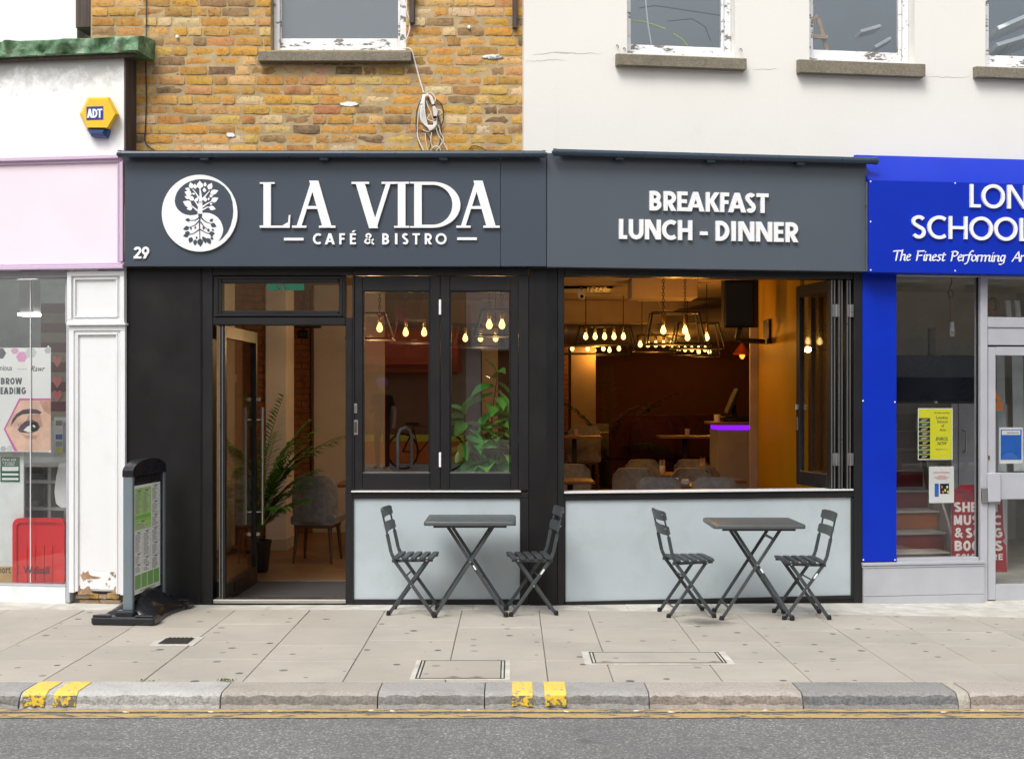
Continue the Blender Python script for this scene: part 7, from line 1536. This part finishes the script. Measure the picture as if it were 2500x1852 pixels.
# ================================================================ FAR SIDE OF THE STREET (behind the camera, seen only as reflections)
YO = -16.2
def far_house(x0_, x1_, h, col, label, fascia, fcol, fr_h=(2.1, 3.0), glass=True):
    t = thing('terraced_house', label, 'building', ((x0_+x1_)/2, YO, OZ), group='houses across the street', own=False)
    m = mat('far_wall', col, .85); mb = MB(); ops = []; n = max(2, int((x1_-x0_)/2.2)); bw_ = (x1_-x0_)/n
    for s in range(2):
        for i in range(n): ops.append((x0_+bw_*(i+.5)-.55, x0_+bw_*(i+.5)+.55, 4.3+3*s, 6.1+3*s))
    ops.append((x0_+.3, x1_-.3, .75, fr_h[0]))
    holes(mb, x0_, x1_, OZ-.01, h, [(a, b, c, d) for a, b, c, d in ops if d < h], YO, YO-.15); mb.poly([(x0_, YO, h), (x1_, YO, h), (x1_, YO-8, h+2.4), (x0_, YO-8, h+2.4)]); mb.poly([(x0_, YO-.5, 0), (x1_, YO-.5, 0), (x1_, YO-.5, h), (x0_, YO-.5, h)]); mb.build('wall', m, t, recalc=False)
    for a, b, c, d in ops[:-1]:
        if d >= h: continue
        f = MB(); f.box(a+.002, a+.07, YO-.14, YO-.06, c, d); f.box(b-.07, b-.002, YO-.14, YO-.06, c, d); f.box(a+.07, b-.07, YO-.139, YO-.061, (c+d)/2-.03, (c+d)/2+.03); f.box(a+.07, b-.07, YO-.138, YO-.062, c, c+.07); w_ = f.build('window', MT['white_old'], t)
        g = MB(); g.box(a+.01, b-.01, YO-.11, YO-.10, c+.01, d-.01); g.build('pane', MT['glass_dark'], w_)
        s_ = MB(); s_.box(a-.1, b+.1, YO-.1, YO+.08, c-.1, c-.001); s_.build('window_sill', MT['sill'], w_)
    a, b, c, d = ops[-1]; g = MB(); g.box(a, b, YO-.3, YO-.28, c, d); g.build('shop_pane', MT['tvm'] if fascia is None and fcol[0] < .5 else mat('far_shop_interior', (.34, .15, .06), .5), t)
    f = MB(); f.box(x0_+.1, x1_-.1, YO+.002, YO+.25, fr_h[0], fr_h[1], .02); f.build('fascia', mat('far_fascia', fcol, .5), t)
    return t
hA = far_house(-14, -7.2, 7.2, (.80, .73, .70), 'white painted house across the street with a dark red shopfront', None, (.22, .03, .05))
hB = far_house(-7.2, -.95, 7.2, (.42, .30, .18), 'brown brick house across the street with an orange shopfront', None, (.60, .10, .03), (2.15, 3.05))
hC = far_house(-.95, 5.2, 7.4, (.78, .68, .62), 'cream house across the street with a white shop sign', None, (.75, .75, .73), (2.6, 3.6))
hD = far_house(5.2, 13, 7.2, (.82, .76, .75), 'white house across the street with a navy awning', None, (.03, .035, .12), (2.3, 3.3))
hE = far_house(13, 22, 7.2, (.5, .42, .32), 'tan house across the street furthest along', None, (.3, .3, .3))
mb = MB(); mb.prism([(YO+.26, 3.0), (YO+.26, 2.95), (YO+.55, 2.3), (YO+.55, 2.45)], -6.9, -1.1, axis='x'); mb.build('awning', mat('orange_awning', (.70, .10, .025), .7), hB)
mb = MB(); mb.box(-7.0, -1.0, YO+.001, YO+.06, OZ+.005, .72, .004); mb.build('stall_riser', mat('orange_riser', (.88, .20, .02), .5), hB); mb = MB(); mb.box(-7.0, -1.0, YO+.0012, YO+.10, .722, .86, .004); mb.build('yellow_sill', mat('yellow_band', (.88, .70, .04), .5), hB)
mb = MB(); [glyph(mb, G(c, w_, .2), x, 3.12, .34, .34, YO+.255, YO+.28) for c, w_, x in (('N', .8, -2.4), ('E', .6, -2.75), ('T', .6, -3.1))]; mb.build('sign_letters', MT['redl'], hB)
mb = MB(); mb.prism([(YO+.26, 3.2), (YO+.26, 3.15), (YO+1.3, 2.35), (YO+1.3, 2.5)], 5.6, 12.6, axis='x'); mb.build('awning', mat('navy_awning', (.03, .03, .11), .7), hD)
# parked car
car = thing('parked_car', 'dark grey hatchback parked across the street', 'car', (11.2, -11.2, RZ(-11.2)), own=True)
prof = [(-2.05, .35), (-2.08, .62), (-1.98, .88), (-1.55, .98), (-.95, 1.40), (.55, 1.45), (1.35, 1.30), (1.85, .98), (2.0, .75), (2.02, .35)]
def carring(y, ins, top): return [(x*(1-ins*.04), y, min(z, top) if z > .9 else z) for x, z in prof]
mb = MB(); mb.loft([carring(-.86, .6, .95), carring(-.88, 0, 1.0), [(x, -.66 if z > 1.05 else -.87, z) for x, z in prof], [(x, .66 if z > 1.05 else .87, z) for x, z in prof], carring(.88, 0, 1.0), carring(.86, .6, .95)]); mb.build('body', mat('car_paint', (.03, .033, .04), .2, .3, coat=.6), car, smooth=35)
for s in (-1, 1):
    mb = MB(); mb.prism([(-1.4, 1.0), (-.92, 1.34), (.5, 1.38), (1.25, 1.24), (1.5, 1.0)], s*.76, s*.79); mb.build('side_window', MT['tvm'], car)
    for x in (-1.3, 1.25):
        mb = MB(); mb.lathe([(.1, -.1), (.31, -.1), (.32, -.07), (.32, .07), (.31, .1), (.1, .1)], 22, M=Matrix.Translation((x, s*.8, .32)) @ Matrix.Rotation(math.pi/2, 4, 'X')); wh = mb.build('wheel', MT['rubber'], car, smooth=40)
        mb = MB(); mb.lathe([(.01, -.11), (.2, -.105), (.2, .105), (.01, .11)], 16, M=Matrix.Translation((x, s*.8, .32)) @ Matrix.Rotation(math.pi/2, 4, 'X')); mb.build('rim', MT['steel'], wh, smooth=40)
    mb = MB(); mb.box(-2.06, -1.9, s*.75-.12, s*.75+.08, .66, .8, .03); mb.build('headlight', MT['paper'], car)
car.rotation_euler = (0, 0, 0)
# bicycle stand, bicycle and passer-by
bk = thing('bicycle', 'black bicycle leaning at the stand across the street', 'bicycle', (-1.62, -13.8, OZ), own=True, rz=math.radians(25))
for x in (-.5, .5):
    mb = MB(); mb.tube([(x+.33*math.cos(6.2832*i/28), 0, .34+.33*math.sin(6.2832*i/28)) for i in range(29)], .02, 7); wh = mb.build('wheel', MT['rubber'], bk, smooth=60)
    mb = MB(); [mb.tube([(x, 0, .34), (x+.32*math.cos(a), 0, .34+.32*math.sin(a))], .002, 4) for a in [6.2832*i/12 for i in range(12)]]; mb.build('spokes', MT['steel'], wh)
mb = MB(); [mb.tube(q, .016, 8) for q in ([(-.5, 0, .34), (-.15, 0, .32), (-.28, 0, .82), (.33, 0, .84), (-.15, 0, .32)], [(-.5, 0, .34), (-.26, 0, .76)], [(.5, 0, .34), (.33, 0, .84), (.3, 0, .98)])]; mb.build('frame', MT['rubber'], bk, smooth=60)
mb = MB(); mb.tube([(.28, -.27, 1.0), (.33, -.1, 1.02), (.33, .1, 1.02), (.28, .27, 1.0)], .014, 8); mb.build('handlebar', MT['rubber'], bk); mb = MB(); mb.box(-.42, -.16, -.06, .06, .84, .89, .02); mb.build('saddle', MT['rubber'], bk)
sd_ = thing('cycle_stand', 'steel hoop cycle stand on the far pavement', 'cycle stand', (-2.0, -13.6, OZ), own=True)
mb = MB(); mb.tube([(-.12, .1, 0), (-.12, .1, .65), (-.08, .06, .76), (0, 0, .8), (.08, -.06, .76), (.12, -.1, .65), (.12, -.1, 0)], .03, 10); mb.build('hoop', MT['steel'], sd_, smooth=60)
def skin_body(name, joints, edges, mats, assign, par):
    me = bpy.data.meshes.new(name); me.from_pydata([j[0] for j in joints], edges, []); o = bpy.data.objects.new(name, me); COL.objects.link(o)
    sk = o.modifiers.new('s', 'SKIN'); o.modifiers.new('u', 'SUBSURF').levels = 2; o.modifiers['u'].render_levels = 2
    for v, j in zip(me.skin_vertices[0].data, joints): v.radius = j[1] if isinstance(j[1], tuple) else (j[1], j[1])
    me.skin_vertices[0].data[0].use_root = True
    dg = bpy.context.evaluated_depsgraph_get(); nm = bpy.data.meshes.new_from_object(o.evaluated_get(dg)); bpy.data.objects.remove(o)
    for m in mats: nm.materials.append(m)
    for p in nm.polygons: p.material_index = assign(p.center); p.use_smooth = True
    r = bpy.data.objects.new(name, nm); COL.objects.link(r); r.parent = par; return r
pn = thing('person', 'person with short purple hair in a black tee shirt across the street', 'person', (-2.45, -13.9, OZ), own=True, rz=math.radians(200))
J = [((0, 0, .92), (.15, .11)), ((0, .01, 1.12), (.14, .10)), ((0, .0, 1.32), (.17, .11)), ((0, 0, 1.42), (.07, .07)), ((0, -.01, 1.50), (.05, .05)), ((0, -.03, 1.60), (.085, .095)), ((0, -.03, 1.68), (.06, .07)),
     ((.17, 0, 1.37), .055), ((.23, .02, 1.10), .042), ((.15, -.2, 1.08), .034), ((.08, -.27, 1.14), .03), ((-.17, 0, 1.37), .055), ((-.24, .04, 1.1), .042), ((-.26, -.03, .86), .034), ((-.26, -.06, .77), .03),
     ((.09, 0, .85), .085), ((.10, -.02, .48), .06), ((.10, .02, .09), .042), ((.10, -.13, .04), .035), ((-.09, 0, .85), .085), ((-.10, -.02, .48), .06), ((-.10, .02, .09), .042), ((-.10, -.13, .04), .035)]
E_ = [(0, 1), (1, 2), (2, 3), (3, 4), (4, 5), (5, 6), (2, 7), (7, 8), (8, 9), (9, 10), (2, 11), (11, 12), (12, 13), (13, 14), (0, 15), (15, 16), (16, 17), (17, 18), (0, 19), (19, 20), (20, 21), (21, 22)]
skin_body('body', J, E_, [mat('skin', (.5, .31, .23), .6), mat('black_tee', (.012, .012, .013), .9), mat('maroon_trousers', (.08, .025, .025), .9), MT['rubber']], lambda c: 3 if c.z < .1 else 2 if (c.z < .94 and abs(c.x) < .2) else 1 if (c.z < 1.44 and (abs(c.x) < .19 or c.z > 1.2)) else 0, pn)
mb = MB(); mb.lathe([(.098, -.02), (.112, .02), (.108, .07), (.08, .115), (.03, .135), (.001, .14)], 16, (0, -.015, 1.60)); mb.build('hair', mat('purple_hair', (.30, .20, .48), .8), pn, smooth=60)
